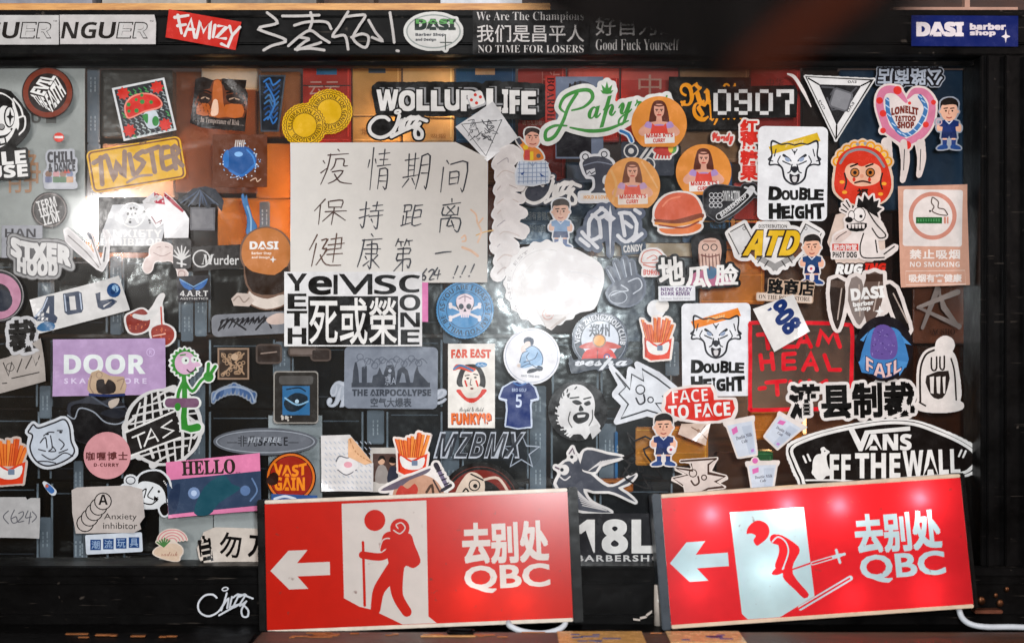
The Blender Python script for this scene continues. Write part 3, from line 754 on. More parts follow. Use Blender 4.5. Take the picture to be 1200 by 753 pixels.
s.E(56, 109, 29.5, '#2c1510'); s.ring(56, 109, 28.8, 6, '#74301e'); s.E(56, 109, 22.8, '#241a18')
s.part('lettering').T('EVIL', 0, 0, 0, 0, W, 'sansb', bold=.03, quad=[(36, 108), (50.5, 87.5), (65.5, 89.8), (51.5, 112.5)])
s.T('FAITH', 0, 0, 0, 0, W, 'sansb', bold=.03, quad=[(53, 113), (67, 91.5), (77.5, 109.5), (61.5, 131)])
s.T('THE', 0, 0, 0, 0, W, 'sansb', bold=.02, quad=[(36, 111), (51, 114.5), (60, 130.5), (45, 122)])
s.done(ell(56, 109, 30, n=60), '#2c1510')
s = Sticker('dot_sticker', 'tiny red oval dot sticker with a white bar')
s.R(64, 159.5, 74, 162.2, W); s.done(ell(69, 161, 6.2, 5.6), '#d23a2c')
s = Sticker('die_cut_sticker', 'grey die cut CHILL sticker with tiny figures below dark lettering')
s.part('figures')
for x, c in ((57, '#7a5a4a'), (66, '#b8868a'), (74, '#8a6a5a'), (82, '#5f6a8a')):
    s.E(x, 204, 4, c); s.R(x - 4, 207, x + 4, 214, random.choice(['#4a6a4c', '#b08058', '#6a6f8a']), 1)
s.P([(74, 203), (78, 196), (83, 203)], '#b0402f'); s.R(54, 215, 88, 219, '#a9aab0', 1)
s.part('lettering').T('CHILL', 56, 178, 88, 190, '#24232a', 'sansb', bold=.05, rot=2); s.T('& DANCE', 57, 191, 88, 201, '#24232a', 'sansb', bold=.05, rot=2)
s.done(halo=[(2.6, '#a2a4ab')])
s = Sticker('round_sticker', 'small black round badge with stacked lettering left of the bright glare')
s.ring(58, 246, 19.6, 1.2, '#6d625e'); s.part('lettering').T('TERM', 43, 233, 66, 245, WG, 'sansb', rot=16); s.T('INAL', 46, 242, 69, 252, WG, 'sansb', rot=16); s.T('IZM', 50, 250, 69, 262, WG, 'sansb', rot=16)
s.done(ell(58, 246, 21.2, n=44), '#1b1513')
s = Sticker('lettering_sticker', 'thin grey strip reading HAN behind the bubble lettering')
s.T('HAN', 6, 268, 42, 278, '#25242a', 'sansb'); s.T('OF', 8, 282, 22, 290, '#4a4a50'); s.done(rrect(2, 264, 50, 302), '#8f9096')
s = Sticker('lettering_sticker', 'silver two row bubble lettering with a grey rim')
s.T('STXER', 15, 279, 80, 302, WG, 'sansb', bold=.07, fn=lambda u, v: (14 + 68 * u, 278 + 4 * u * 4 * .9 + 20 * v + 3 * math.sin(u * 6)))
s.T('HOOD', 0, 0, 0, 0, WG, 'sansb', bold=.07, fn=lambda u, v: (21 + 46 * u, 300 + 8 * u + 17 * v + 2 * math.sin(u * 5)))
s.done(halo=[(1.6, '#4b4a4c'), (4.4, '#8c8b8b'), (5.4, '#2d2b2b')])
s = Sticker('round_sticker', 'pink and black round sticker cut by the left edge')
s.E(-2, 348, 30, '#17181f'); s.ring(-2, 347, 27, 12, '#b07a92'); s.E(2, 352, 13, '#1b2230'); s.ring(-2, 346, 30, 1, '#8e8a8a'); s.done(ell(-2, 347, 31), '#141318')
s = Sticker('number_sticker', 'tilted grey label with blue pixel lettering 106')
s.part('lettering')
for q in ([(40, 372), (50, 360), (55, 347), (64, 346), (64, 368), (68, 372), (66, 378), (60, 380), (52, 381), (52, 376), (44, 376)], [(74, 344), (92, 341), (96, 343), (98, 362), (96, 366), (80, 369), (76, 366)], [(112, 344), (118, 342), (118, 352), (132, 350), (138, 353), (130, 360), (121, 363), (115, 360)]): s.P(q, '#27354c')
s.P([(54, 366), (58, 358), (58, 367)], WG); s.R(82, 347, 89, 363, WG, rot=6); s.P([(121, 358), (131, 353), (122, 360)], WG)
for q in ([(42, 371), (51, 361), (56, 349)], [(76, 346), (78, 364)], [(94, 344), (96, 362)]): s.K(q, 1.2, '#a9b4c6', sm=0)
s.newpart('blue_ball').E(134, 340, 8.5, '#1d4474'); s.E(136, 338, 4.5, '#8fb2d0'); s.E(133, 342, 3, '#12305a'); s.newpart('splash').P([(44, 384), (52, 377), (64, 379), (63, 386), (50, 388)], '#2f5f88', sm=3)
s.done([(35, 351), (141, 323), (153, 363), (46, 391)], WG, curl=[(141, 323, 30, 5), (46, 391, 20, 3)])
s = Sticker('paper_card', 'grey card with sketchy lettering at the left edge under the brush character')
s.part('lettering').K([(4, 425), (10, 440), (14, 424), (20, 436), (26, 420), (30, 432), (38, 416), (42, 428), (47, 416)], 1, '#34302e', sm=0); s.K([(14, 443), (46, 436)], 1, '#34302e', sm=0); s.K([(3, 449), (8, 448.5)], 1, '#34302e'); s.ring(12, 430, 5, .8, '#34302e')
s.done([(-12, 424), (10, 418), (49, 396), (55, 446), (-12, 464)], '#a59d97', curl=[(49, 396, 26, 4), (55, 446, 20, 4)])
s = Sticker('brush_sticker', 'white sticker with a black brush character at the left edge')
s.part('lettering').T('裁', 12, 376, 42, 411, K, bold=.06, rot=4); s.done(halo=[(4, '#b9b8ba')])
s = Sticker('fries_sticker', 'dim red box of fries at the left edge near the tiger')
def fries(s, x0, y0, x1, y1, seed=1, bowl=W):
    rnd = random.Random(seed); w_, h_ = x1 - x0, y1 - y0
    s.part('fries')
    for i in range(11):
        u = i / 10; bx = x0 + w_ * (.2 + .6 * u); tx = bx + (u - .5) * w_ * .34 + rnd.uniform(-2, 2); ty = y0 + h_ * rnd.uniform(0, .2)
        by = y0 + h_ * .6; hw = w_ * .055; c = rnd.choice(['#d5642a', '#dd8436', '#c24a1e', '#d9722c'])
        s.P([(tx - hw, ty), (tx + hw, ty + 1), (bx + hw, by), (bx - hw, by)], c)
        s.K([(tx - hw + .4, ty + 1), (bx - hw + .4, by - 1)], .7, '#a83314', sm=0)
    s.part('carton').P([(x0 + w_ * .08, y0 + h_ * .48), (x0 + w_ * .22, y0 + h_ * .54), (x0 + w_ * .5, y0 + h_ * .66), (x0 + w_ * .78, y0 + h_ * .56), (x0 + w_ * .98, y0 + h_ * .5), (x0 + w_ * .9, y1 - 2), (x0 + w_ * .3, y1), (x0 + w_ * .1, y1 - h_ * .08)], '#cf3a1c')
    s.P([(x0 + w_ * .16, y0 + h_ * .55), (x0 + w_ * .5, y0 + h_ * .7), (x0 + w_ * .88, y0 + h_ * .58), (x0 + w_ * .82, y0 + h_ * .82), (x0 + w_ * .5, y0 + h_ * .88), (x0 + w_ * .22, y0 + h_ * .8)], bowl, sm=3)
    s.R(x0 + w_ * .5, y0 + h_ * .66, x0 + w_ * .68, y0 + h_ * .78, '#6f7f96', 1)
    s.K([(x0 + w_ * .1, y0 + h_ * .5), (x0 + w_ * .14, y1 - h_ * .12)], 1, '#8f200c', sm=0)
fries(s, -12, 513, 31, 568, 3); s.done(halo=[(2.4, '#b9aaa2')])
s = Sticker('paper_note', 'torn grey note with pencilled bracketed number at the lower left', 'note')
s.part('handwriting')
for q in ([(10, 598), (4, 605), (10, 613)], [(17, 597), (13, 606), (15, 612), (20, 611), (19, 605), (14, 607)], [(22, 601), (27, 599), (27, 604), (21, 611), (28, 610)], [(33, 598), (30, 606), (37, 605)], [(36, 600), (34, 613)], [(38, 599), (43, 605), (38, 611)]): s.K(q, .9, '#55555c')
s.done([(-30, 582), (30, 582), (32, 585), (36, 583), (47, 583), (47.5, 630), (-30, 629)], '#a9a8a8', curl=[(47, 630, 24, 4)])
# ---------------- left part ----------------
s = Sticker('square_sticker', 'square patterned sticker with a red mushroom and red corner flowers')
q = [(131, 103.5), (192.5, 91), (207, 152.5), (145, 165.5)]
def mq(u, v): return tuple((1 - u) * (1 - v) * np.array(q[0]) + u * (1 - v) * np.array(q[1]) + u * v * np.array(q[2]) + (1 - u) * v * np.array(q[3]))
s.P([mq(.04, .04), mq(.96, .04), mq(.96, .96), mq(.04, .96)], '#27282c')
for r in range(7):
    for c in range(9):
        u, v = .09 + c * .1, .1 + r * .13
        s.K([mq(u, v), mq(u + .04, v + .05), mq(u + .01, v + .07), mq(u + .06, v + .1)], 1.0, random.choice(['#a6b0ae', '#8d9698', '#3c8a4a', '#6d7477']), sm=0)
for u, v in ((.19, .14), (.83, .15), (.15, .83), (.82, .86)):
    c = mq(u, v); s.newpart('flower').P([(c[0] + (8.2 if k % 2 else 5.6) * math.cos(k * .3927 + .2), c[1] + (8.2 if k % 2 else 5.6) * math.sin(k * .3927 + .2)) for k in range(16)], '#c02a20')
s.part('mushroom').P([mq(.62, .55), mq(.72, .6), mq(.7, .85), mq(.5, .86), mq(.46, .6)], '#b9c2c8', sm=4); s.P([mq(.44, .62), mq(.55, .6), mq(.5, .78)], '#2c7a36', sm=3); s.E(*mq(.66, .76), 4, '#2c7a36', ry=6)
s.P([mq(.14, .56), mq(.16, .36), mq(.32, .22), mq(.55, .2), mq(.76, .28), mq(.86, .44), mq(.8, .54), mq(.5, .56), mq(.22, .62)], '#d88070', sm=4)
s.P([mq(.17, .55), mq(.19, .37), mq(.33, .25), mq(.55, .23), mq(.74, .3), mq(.83, .43), mq(.78, .51), mq(.5, .53), mq(.24, .59)], '#c3261e', sm=4)
for u, v, r in ((.24, .36, 2.4), (.36, .5, 2.6), (.5, .36, 2.8), (.66, .4, 2.2), (.52, .24, 2), (.22, .48, 2), (.4, .3, 1.8)): s.E(*mq(u, v), r, '#2c7a36')
s.done(q, '#c6c7c8')
s = Sticker('yellow_sticker', 'yellow rounded plate with brown border and grey graffiti lettering')
rc = lambda p: rotp(p, 160, 193, 9.5)
s.P(rrect(106, 169.5, 214, 216.5, 5, 9.5), '#6b3a12'); s.P(rrect(108, 171.3, 212, 214.7, 4, 9.5), '#cf9e12')
s.part('lettering')
for L in ([(111, 183), (127, 177)], [(120, 178), (117, 209)], [(128, 180), (132, 206), (138, 187), (143, 204), (149, 176)], [(154, 180), (155, 204)], [(170, 179), (161, 184), (169, 192), (159, 203)], [(172, 180), (189, 177)], [(180, 179), (180, 205)], [(200, 179), (192, 181), (191, 203), (202, 202)], [(191, 191), (200, 190)], [(205, 205), (205, 180), (212, 185), (206, 192), (213, 203)]):
    s.K(rc(L), 5.6, '#806658', sm=3)
s.K(rc([(146, 212), (160, 207), (176, 208)]), 3, '#8e7468')
s.K(rc([(168, 169), (176, 168), (172, 171)]), 1, '#6b4a20')
s.done(rrect(104, 168, 216, 218, 7, 9.5), '#cf9e12')
s = Sticker('anxiety_sticker', 'black square sticker with washed out lettering beside the glare')
s.P([(132, 240), (188, 238), (196, 256), (188, 288), (116, 288), (118, 276)], '#b9b9bb'); s.ring(155, 252, 15, 1.8, W); s.part('lettering').T('A', 147, 243, 163, 261, W, 'sans', bold=.01); s.T('ANXIETY', 120, 269, 190, 278, W, 'sansb'); s.T('INHIBITOR', 118, 279, 190, 288, W, 'sansb')
for i in range(14): s.E(random.uniform(150, 186), random.uniform(237, 262), random.uniform(.6, 1.6), '#2a282b')
s.done(rrect(115.5, 231, 192, 296), '#1d1917')
s = Sticker('torn_sticker', 'torn white spiky paper sticker with red edges in the glare')
s.P([(168, 236), (181, 238), (182, 225), (192, 231), (194, 240)], '#b23a4c'); s.P([(171, 238), (182, 240), (184, 228), (192, 233)], WG)
s.P([(193, 226), (203, 234), (216, 247), (214, 249), (203, 240), (193, 230)], '#9c2c3c'); s.K([(188, 262), (190, 258), (183, 262), (178, 254)], .8, '#7a2c38', sm=0)
s.done([(168, 236), (182, 225), (192, 231), (194, 225), (204, 234), (217, 248), (222, 256), (222, 279), (193, 279), (192, 262), (184, 268), (172, 252)], '#dedcdc', curl=[(222, 279, 22, 4), (182, 225, 16, 4)])
s = Sticker('wing_sticker', 'silver forked sticker with black stripes under the glare')
s.P([(76, 270), (80, 268), (104, 290), (118, 312), (126, 284), (122, 270), (128, 276), (127, 304), (120, 317), (114, 314), (90, 294), (78, 282)], '#bdb9b8')
s.K([(80, 276), (102, 296), (116, 313)], .9, '#5a5352', sm=3); s.K([(106, 274), (112, 292), (118, 310)], 1.2, '#6a6260'); s.K([(124, 290), (122, 306)], 2, '#26262e'); s.K([(104, 274), (107, 279)], 3, '#2b3346')
s.done(halo=[(1.6, '#cfcaca')])
s = Sticker('figure_sticker', 'pale pinkish crawling figure sticker beside the small black leaf square')
s.E(190, 295, 14.5, '#cdbcb6', ry=11); s.P([(176, 300), (168, 312), (172, 320), (178, 316), (182, 306), (202, 306), (210, 322), (216, 326), (220, 320), (212, 312), (205, 300)], '#c9b6b0', sm=3); s.ring(213, 321, 4.5, 1, '#9c7e78')
s.K([(180, 296), (190, 300), (200, 296)], .8, '#a08884'); s.K([(184, 290), (188, 289)], .8, '#a08884'); s.K([(194, 289), (198, 290)], .8, '#a08884'); s.done(halo=[(1.4, '#e0d4cf')])
s = Sticker('leaf_sticker', 'small black square sticker with a pale leaf design')
for k in range(7):
    a = -math.pi / 2 + (k - 3) * .5; s.K([(213, 304), (213 + 10 * math.cos(a), 300 + 12 * math.sin(a))], [3, 1], WG, sm=0)
s.K([(213, 300), (213, 312)], 2.4, WG); s.K([(208, 308), (218, 310)], 1.4, WG); s.done(rrect(203, 279, 224.5, 315, 5), '#221f20')
s = Sticker('lettering_sticker', 'black strip sticker with white lettering and a big ring')
s.ring(236, 303, 10.5, 1.6, WG); s.part('lettering').T('M', 236, 298, 251, 310, WG, 'serifit'); s.T('urder', 251, 299, 280, 310, WG, 'sans', bold=.012); s.done([(225, 289), (284, 286), (287, 313), (226, 318)], '#24201f')
s = Sticker('square_sticker', 'black square sticker with blue wings over small white lettering')
s.part('wings')
for sg in (-1, 1): s.P([(227, 338), (227 + sg * 17, 326), (227 + sg * 15, 332), (227 + sg * 11, 337), (227 + sg * 5, 340)], '#2a5d9c'); s.K([(227, 336), (227 + sg * 16, 327)], .8, '#6d9cc8')
s.part('lettering').T('4.A.R.T', 211, 340.5, 244, 347, WG, 'sansb'); s.T('AESTHETICS', 211, 348.5, 244, 351, WG); s.done([(207, 324), (246, 322), (247.5, 351), (209, 354)], '#1f1d22')
s = Sticker('square_sticker', 'small plain grey square sticker under the black feather')
s.R(225, 245, 250, 268, '#6a696d', 0, 1); s.done(rrect(223, 243, 252, 270, 0, -1), '#57565b')
s = Sticker('feather_sticker', 'crumpled black feather shaped sticker above the grey square')
s.P([(209, 236), (226, 222), (240, 219), (252, 222), (262, 236), (260, 247), (255, 240), (248, 238), (244, 244), (236, 238), (226, 240), (220, 234)], '#262a33')
for k in range(12): s.K([(236, 222), (212 + k * 4.4, 238 + (k % 3) * 2)], [2, .8], random.choice(['#3c4a62', '#1c1d22', '#4f5a6c']), sm=0)
s.done(halo=[(.6, '#2a2e36')])
s = Sticker('arm_sticker', 'narrow blue raised arm sticker above the orange round badge')
s.P([(283, 230), (285, 227), (287, 233), (289, 228), (290, 236), (293, 246), (296, 256), (301, 266), (296, 274), (289, 274), (290, 262), (289, 252), (285, 240)], '#3d6d9c', sm=3); s.K([(290, 242), (294, 256), (294, 270)], 1.6, '#7ba3c4'); s.done(halo=[(.7, '#2b4868')])
s = Sticker('round_sticker', 'orange round barber badge with white lettering above a white cuff')
s.E(312, 296, 29, '#b5713c'); s.part('lettering').T('DASI', 293, 283, 326, 292, W, 'sansb', bold=.03); s.T('Barber Shop', 295, 295, 318, 299, '#e9dccf', 'sansb'); s.T('and Design', 295, 300, 316, 303.5, '#e9dccf', 'sansb'); s.P([(320, 300), (321, 303), (324, 304), (321, 305), (320, 308), (319, 305), (316, 304), (319, 303)], W)
s.P([(287, 312), (296, 318), (322, 322), (338, 312), (332, 342), (296, 342)], '#2b1d15', sm=3); s.part('cuff').P([(292, 341), (298, 346), (314, 350), (332, 345), (334, 356), (312, 362), (292, 354)], '#cbbfb5', sm=3)
s.done(halo=[(1.5, '#6d5344')])
s = Sticker('crumpled_sticker', 'crumpled pale scrap of sticker left of the white cuff')
s.K([(274, 352), (280, 347), (286, 354), (292, 349)], 1.2, '#8a7a70'); s.done([(271, 350), (278, 343), (292, 344), (298, 352), (292, 359), (274, 358)], '#b9aaa0')
s = Sticker('photo_card', 'torn black framed print of shadowed eyes lit orange', 'print')
s.part('picture').P([(236, 95), (288, 96), (288, 138), (228, 134)], '#1c110c')
s.P([(234, 108), (246, 104), (250, 94), (260, 94), (264, 106), (280, 108), (287, 112), (286, 138), (231, 134)], '#5e2c14', sm=2); s.P([(251, 95), (259, 95), (261, 110), (262, 122), (266, 137), (245, 136), (249, 122), (249, 110)], '#a85826', sm=2); s.P([(233, 121), (245, 122), (246, 135), (231, 134)], '#a0501f', sm=2); s.P([(264, 123), (284, 123), (284, 137), (266, 137)], '#ad5a24', sm=2)
s.P([(250, 118), (255, 118), (256, 132), (252, 136), (247, 134)], '#d9b39a', sm=3); s.P([(234, 108), (247, 111), (246, 119), (240, 121), (234, 119)], '#22110a', sm=3); s.P([(266, 111), (284, 112), (284, 120), (275, 122), (267, 119)], '#22110a', sm=3)
s.K([(236, 115.5), (240, 114.3), (245, 116)], 1.2, '#a88a74'); s.K([(269, 116.5), (274, 115.3), (280, 117)], 1.2, '#a88a74'); s.E(240.5, 115.2, 1.2, K); s.E(274.5, 116.2, 1.2, K); s.K([(234, 108), (241, 106.5), (247, 109)], 1.6, '#120a07'); s.K([(266, 109), (275, 107.5), (284, 110)], 1.6, '#120a07')
s.part('lettering').T('… In Temperance of Risk …', 230, 139, 286, 147, '#9d8d84', 'serif', rot=-5)
s.done([(229, 93), (238, 90), (252, 95), (262, 92), (290, 95), (288, 104), (291, 110), (287, 154), (258, 152), (236, 150), (224, 145)], '#1a1311', curl=[(224, 145, 30, 6), (290, 95, 24, 5)])
s = Sticker('coffin_sticker', 'dark coffin shaped sticker with blue graffiti scrawl')
s.P([(305, 90), (333, 90), (325, 152.5), (307, 152.5)], '#14181f')
for i in range(8):
    y = 96 + i * 6.4; s.K([(309 + random.random() * 3, y), (316, y - 4), (320, y + 4), (328 - i * .5, y - 2)], 1.5, random.choice(['#1f4e86', '#2a64a4', '#1a3d6a', '#33608c']), sm=3)
s.K([(312, 98), (322, 120), (314, 140)], 1.6, '#2a64a4'); s.done([(303, 88), (335, 88), (327, 154.5), (305.5, 154.5)], '#3a4048')
s = Sticker('brown_card', 'brown square card with a blue round figure and white speckles', 'card')
s.part('figure').E(282, 188, 19, '#20508c', ry=17); s.P([(262, 182), (268, 176), (268, 196), (262, 194)], '#2f6cb0', sm=3); s.E(280, 181, 5, '#79a8d8', ry=3); s.K([(270, 200), (284, 206), (298, 194)], 3, '#2a68ae'); s.K([(290, 176), (297, 184), (300, 196)], 2, '#3a7cc2')
for i in range(5): s.K([(276 + i * 2.4, 172), (277 + i * 2.4, 165)], 1.1, '#b8b0aa', sm=0)
for i in range(46):
    a = random.random() * 6.28; r = random.uniform(19, 24); s.E(282 + r * math.cos(a), 189 + r * .9 * math.sin(a), random.uniform(.4, 1.0), random.choice(['#a7bdd6', '#d0d4d8', '#6d93c0']))
s.K([(294, 212), (300, 209), (302, 213), (306, 210)], .9, '#c9a890'); s.done(rrect(249.5, 158, 313.5, 219.5), '#5a2c14')
s = Sticker('berry_sticker', 'white die cut sticker with two dark red strawberries')
s.part('berries').P([(148, 372), (156, 366), (168, 362), (176, 372), (174, 384), (164, 390), (152, 388)], '#7d1e12', sm=4); s.P([(179, 384), (192, 380), (203, 386), (204, 396), (196, 404), (184, 402), (178, 394)], '#8a2414', sm=4)
for i in range(16): s.E(random.uniform(152, 171), random.uniform(368, 386), .7, '#d06a42'); s.E(random.uniform(183, 200), random.uniform(384, 400), .7, '#d06a42')
s.K([(158, 370), (172, 372), (182, 364), (188, 350), (191, 346)], [5, 7, 8, 4, 2], WG); s.K([(189, 360), (190, 380)], 1.4, '#b03a28'); s.K([(180, 393.5), (194, 391)], 1, '#e0b0a0')
s.done(halo=[(2.2, '#cfcbc9')])
s = Sticker('tape_sticker', 'long grey tape with black tribal lettering left of the block lettering sign')
s.part('lettering')
for i in range(9): s.K([(256 + i * 6, 386 - i), (262 + i * 6, 374 - i * .4), (258 + i * 6.4, 378), (268 + i * 5.6, 372)], [1, 2.6, 2, .6], '#1d1c20', sm=2)
s.K([(256, 387), (270, 374), (288, 386)], 1.6, '#1d1c20', sm=0); s.K([(300, 386), (312, 372), (318, 384)], 1.6, '#1d1c20', sm=0)
s.P([(312, 374), (324, 367), (335, 368), (335, 378), (318, 380)], '#c3aea4', sm=3)
s.done(rrect(248, 366.5, 338, 392.5, 7, 3), '#75777d')
s = Sticker('pattern_sticker', 'small tan square sticker with a dark maze pattern')
s.R(257, 409.5, 290, 442.5, '#33271f')
for i in range(34): s.ring(random.uniform(261, 286), random.uniform(413, 439), random.uniform(1.6, 3), .9, '#a08368')
s.K([(260, 414), (272, 428), (262, 438)], 1.4, '#a08368', sm=0); s.K([(286, 414), (276, 424), (286, 438)], 1.4, '#a08368', sm=0); s.E(275, 418, 4, '#b59a80'); s.done(rrect(255, 407.5, 292, 444.5), '#8d7562')
s = Sticker('moustache_sticker', 'blue grey moustache shaped sticker above the clear oval')
for i in range(11):
    u = i / 10; s.K([(250 + 46 * u, 460 + 10 * abs(u - .5) ** 2 * 4), (252 + 45 * u, 452 + 10 * abs(u - .5) * 2)], [3, 6], random.choice(['#2e4468', '#3a557e', '#5c7396']), sm=0)
s.K([(250, 468), (256, 458), (274, 453), (292, 458), (298, 470)], 2, '#8b98ab'); s.done(halo=[(1.6, '#7f8894')])
s = Sticker('key_sticker', 'clear brown die cut sticker shaped like a key below the tape', lift=0)
s.R(302, 405, 328, 424, '#2d2420', 2); s.R(340, 408, 370, 415, '#6a5e58', 1); s.R(366, 410, 386, 421, '#2d2420', 2); s.K([(306, 414), (324, 412)], 1.2, '#8a7a70'); s.done(halo=[(2, '#4d423c')])
s = Sticker('cartridge', 'clear game cartridge shaped sticker with a blue picture')
s.R(322, 436, 372, 494.5, '#2a2724', 4); s.R(327, 440, 367, 450, '#4c4a48', 3); s.part('picture').R(331, 452, 363, 486, '#2c628f'); s.P([(333, 470), (346, 460), (360, 464), (358, 474), (346, 482), (336, 480)], '#18242e', sm=3); s.K([(334, 466), (348, 474), (361, 470)], 1.4, '#7fa9c6'); s.K([(336, 456), (350, 454), (358, 458)], 1.2, '#14202a'); s.E(348, 470, 2.4, '#a9c4d4')
for i in range(14): s.E(random.uniform(330, 342), random.uniform(487, 492), random.uniform(.7, 1.6), '#b8b2aa')
s.done(rrect(320.5, 434.5, 373, 496, 4), '#8d8983')
s = Sticker('oval_sticker', 'long silver oval sticker with dark embossed lettering')
s.ring(311, 517, 58, 1.4, '#8f959e', ry=13.5); s.E(311, 517, 54, '#62666e', ry=11.5); s.part('lettering').T('—非凡SPACE—', 266, 510, 350, 523, '#24262b', 'sansb'); s.T('HIT FREE', 290, 512, 330, 518, '#9aa0a8', 'sansbi'); s.done(ell(311, 517, 61, 16), '#555960')
s = Sticker('door_sticker', 'lilac rectangular skateboard shop sticker with broad pale lettering')
s.part('lettering').T('DOOR', 76, 415.5, 170, 437.5, '#d6dcdb', 'sansb', bold=.02); s.T('S K A T E   S T O R E', 76, 443, 172, 449, '#cdbfd8', 'sans', bold=.03); s.ring(177, 412.5, 5, .9, '#c9b0d8'); s.T('R', 175.4, 410, 178.8, 415, '#c9b0d8'); s.done([(62.5, 397.5), (194, 396), (195, 462), (63, 464)], '#a98db4', curl=[(63, 464, 24, 3)])
s = Sticker('hooded_sticker', 'dark hooded figure sticker with silver edging under the lilac sticker')
s.P([(80, 482), (82, 472), (96, 468), (106, 464), (120, 470), (134, 466), (152, 482), (150, 490), (136, 498), (120, 494), (106, 484), (96, 478), (88, 490)], '#33363e', sm=3); s.P([(84, 476), (100, 472), (120, 474), (140, 470), (150, 484), (152, 512), (128, 520), (92, 516), (86, 496)], '#0e0d10', sm=3)
s.K([(80, 486), (88, 490), (94, 478), (110, 482), (124, 494), (140, 496), (152, 488)], 1.2, '#8b929c'); s.K([(108, 464), (128, 476), (146, 476)], 2, '#4b525e'); s.P([(128, 470), (140, 466), (138, 474), (130, 478)], '#b5a89c', sm=3); s.P([(118, 484), (134, 478), (150, 482), (140, 490)], '#1d2028', sm=3)
s.done(halo=[(.8, '#1d1d22')])
s = Sticker('peeled_sticker', 'curling tan label with a black ribbon bow over the lilac sticker')
s.P([(114, 446), (122, 444), (124, 450), (128, 444), (136, 450), (134, 460), (116, 460)], '#231c1c', sm=3); s.ring(117, 439, 4, .9, '#8b7465'); s.K([(138, 446), (146, 444), (142, 456)], 1, '#8b7465'); s.K([(106, 462), (126, 463), (146, 462)], 3, '#1d2c5c'); s.K([(108, 440), (106, 452), (110, 460)], 1, '#8b7465')
s.done([(104, 446), (108, 436), (116, 433), (130, 440), (146, 441), (149, 452), (146, 463), (108, 463), (103, 456)], '#b2997f')
s = Sticker('tiger_sticker', 'white tiger head outline sticker beside the pink round badge')
s.P([(36, 502), (40, 497), (48, 500), (64, 495), (76, 490), (82, 500), (84, 516), (89, 528), (84, 536), (70, 542), (56, 545), (42, 538), (36, 524), (38, 510)], '#b9c1cc', sm=4); s.part('face')
s.K([(36, 502), (40, 497), (46, 501), (64, 495), (76, 491), (82, 500), (84, 516), (88, 528), (82, 536), (68, 543), (54, 545), (42, 538), (36, 524), (39, 510), (34, 506), (36, 502)], 1.5, '#27262c')
for L in ([(52, 510), (58, 506), (64, 506)], [(68, 504), (74, 504)], [(48, 518), (54, 512), (56, 524)], [(60, 510), (62, 524), (58, 528), (66, 528), (63, 523)], [(70, 514), (76, 520), (72, 526)], [(50, 532), (62, 538), (76, 530), (86, 534)], [(46, 526), (54, 528)], [(70, 530), (80, 526)], [(44, 540), (56, 540), (66, 542)]): s.K(L, 1.1, '#2b2a30')
s.E(56, 508, 2.2, '#27262c', ry=1.2); s.E(72, 506, 2, '#27262c', ry=1.2); s.done(halo=[(3.2, '#c4c8ce')])
s = Sticker('globe_sticker', 'white die cut sticker with a black wire globe and a slanted banner')
s.E(192, 500, 42, K); s.part('globe')
for k in range(-4, 5):
    x = k * 9.5; h = math.sqrt(max(0, 40 ** 2 - x * x)); s.K([(192 + x * .8 - h * .15, 500 - h), (192 + x * 1.15, 500), (192 + x * .9 + h * .15, 500 + h)], 2 if k % 2 else 3.4, WG)
for k in range(-4, 5):
    y = k * 9.5; w_ = math.sqrt(max(0, 40 ** 2 - y * y)); s.K([(192 - w_, 500 + y + 6), (192, 500 + y - 2), (192 + w_, 500 + y - 7)], 1.6 if k % 2 else 2.6, WG)
s.newpart('banner').P([(148, 506), (206, 478), (212, 512), (152, 534)], '#1d1a19'); s.K([(148, 506), (208, 480)], 2.2, W, sm=0); s.K([(152, 534), (212, 512)], 2.2, W, sm=0)
s.part('lettering')
for L in ([(156, 512), (170, 506)], [(162, 510), (166, 524)], [(170, 522), (178, 502), (186, 516)], [(174, 514), (182, 511)], [(202, 492), (190, 500), (204, 504), (192, 512)]): s.K(L, 2, W, sm=0)
s.done(halo=[(3.4, '#c6c5c4')])
s = Sticker('figure_sticker', 'green spiky haired cartoon figure making a peace sign with a skateboard')
GR = '#2f7f2b'
s.part('body')
s.K([(216, 440), (217, 452), (217, 474), (217, 500), (232, 500)], [5, 6, 6, 8, 9], GR, sm=2); s.K([(216, 446), (210, 460), (209, 474)], 4, GR); s.K([(217, 446), (226, 458), (236, 446), (244, 440)], 3.4, GR); s.E(209, 476, 3.6, GR, ry=5)
s.K([(244, 440), (245, 426)], 4, GR); s.K([(246, 440), (253, 429)], 4, GR); s.E(245, 441, 6, GR)
s.newpart('skateboard').R(194, 466, 234, 477, '#6d4a64', 5); s.newpart('hand').E(209, 476, 3.6, GR, ry=4.6)
s.newpart('head').P([(217 + (17 if k % 2 else 14) * math.cos(k * math.pi / 18), 425 + (18 if k % 2 else 15) * math.sin(k * math.pi / 18)) for k in range(36)], GR); s.E(218, 425, 12.5, '#c9a3bd', ry=13.5); s.P([(228, 422), (236, 427), (228, 430)], '#c9a3bd', sm=3); s.E(218, 422, 4.6, '#cdd6cf'); s.E(228, 421, 3.6, '#cdd6cf', ry=4); s.E(218.6, 422, 1.4, K); s.E(228.6, 421, 1.2, K); s.K([(220, 433), (224, 436), (229, 433)], 1.2, '#3a2a34'); s.K([(212, 416), (218, 415)], 1.2, GR)
s.done(halo=[(2, '#d3d6d2')])
s = Sticker('round_sticker', 'dusty pink round sticker with small dark curry lettering')
s.part('lettering').T('咖喱博士', 102, 529, 150, 538.5, '#5a2a2a', bold=.035, spacing=1.25); s.T('D-CURRY', 111, 542, 140, 546, '#5a2a2a', 'sansb', bold=.02, spacing=1.2); s.done(ell(126.5, 533, 27.5, n=60), '#c98d92')
s = Sticker('pink_sticker', 'wide pink sticker reading HELLO over a blue night picture')
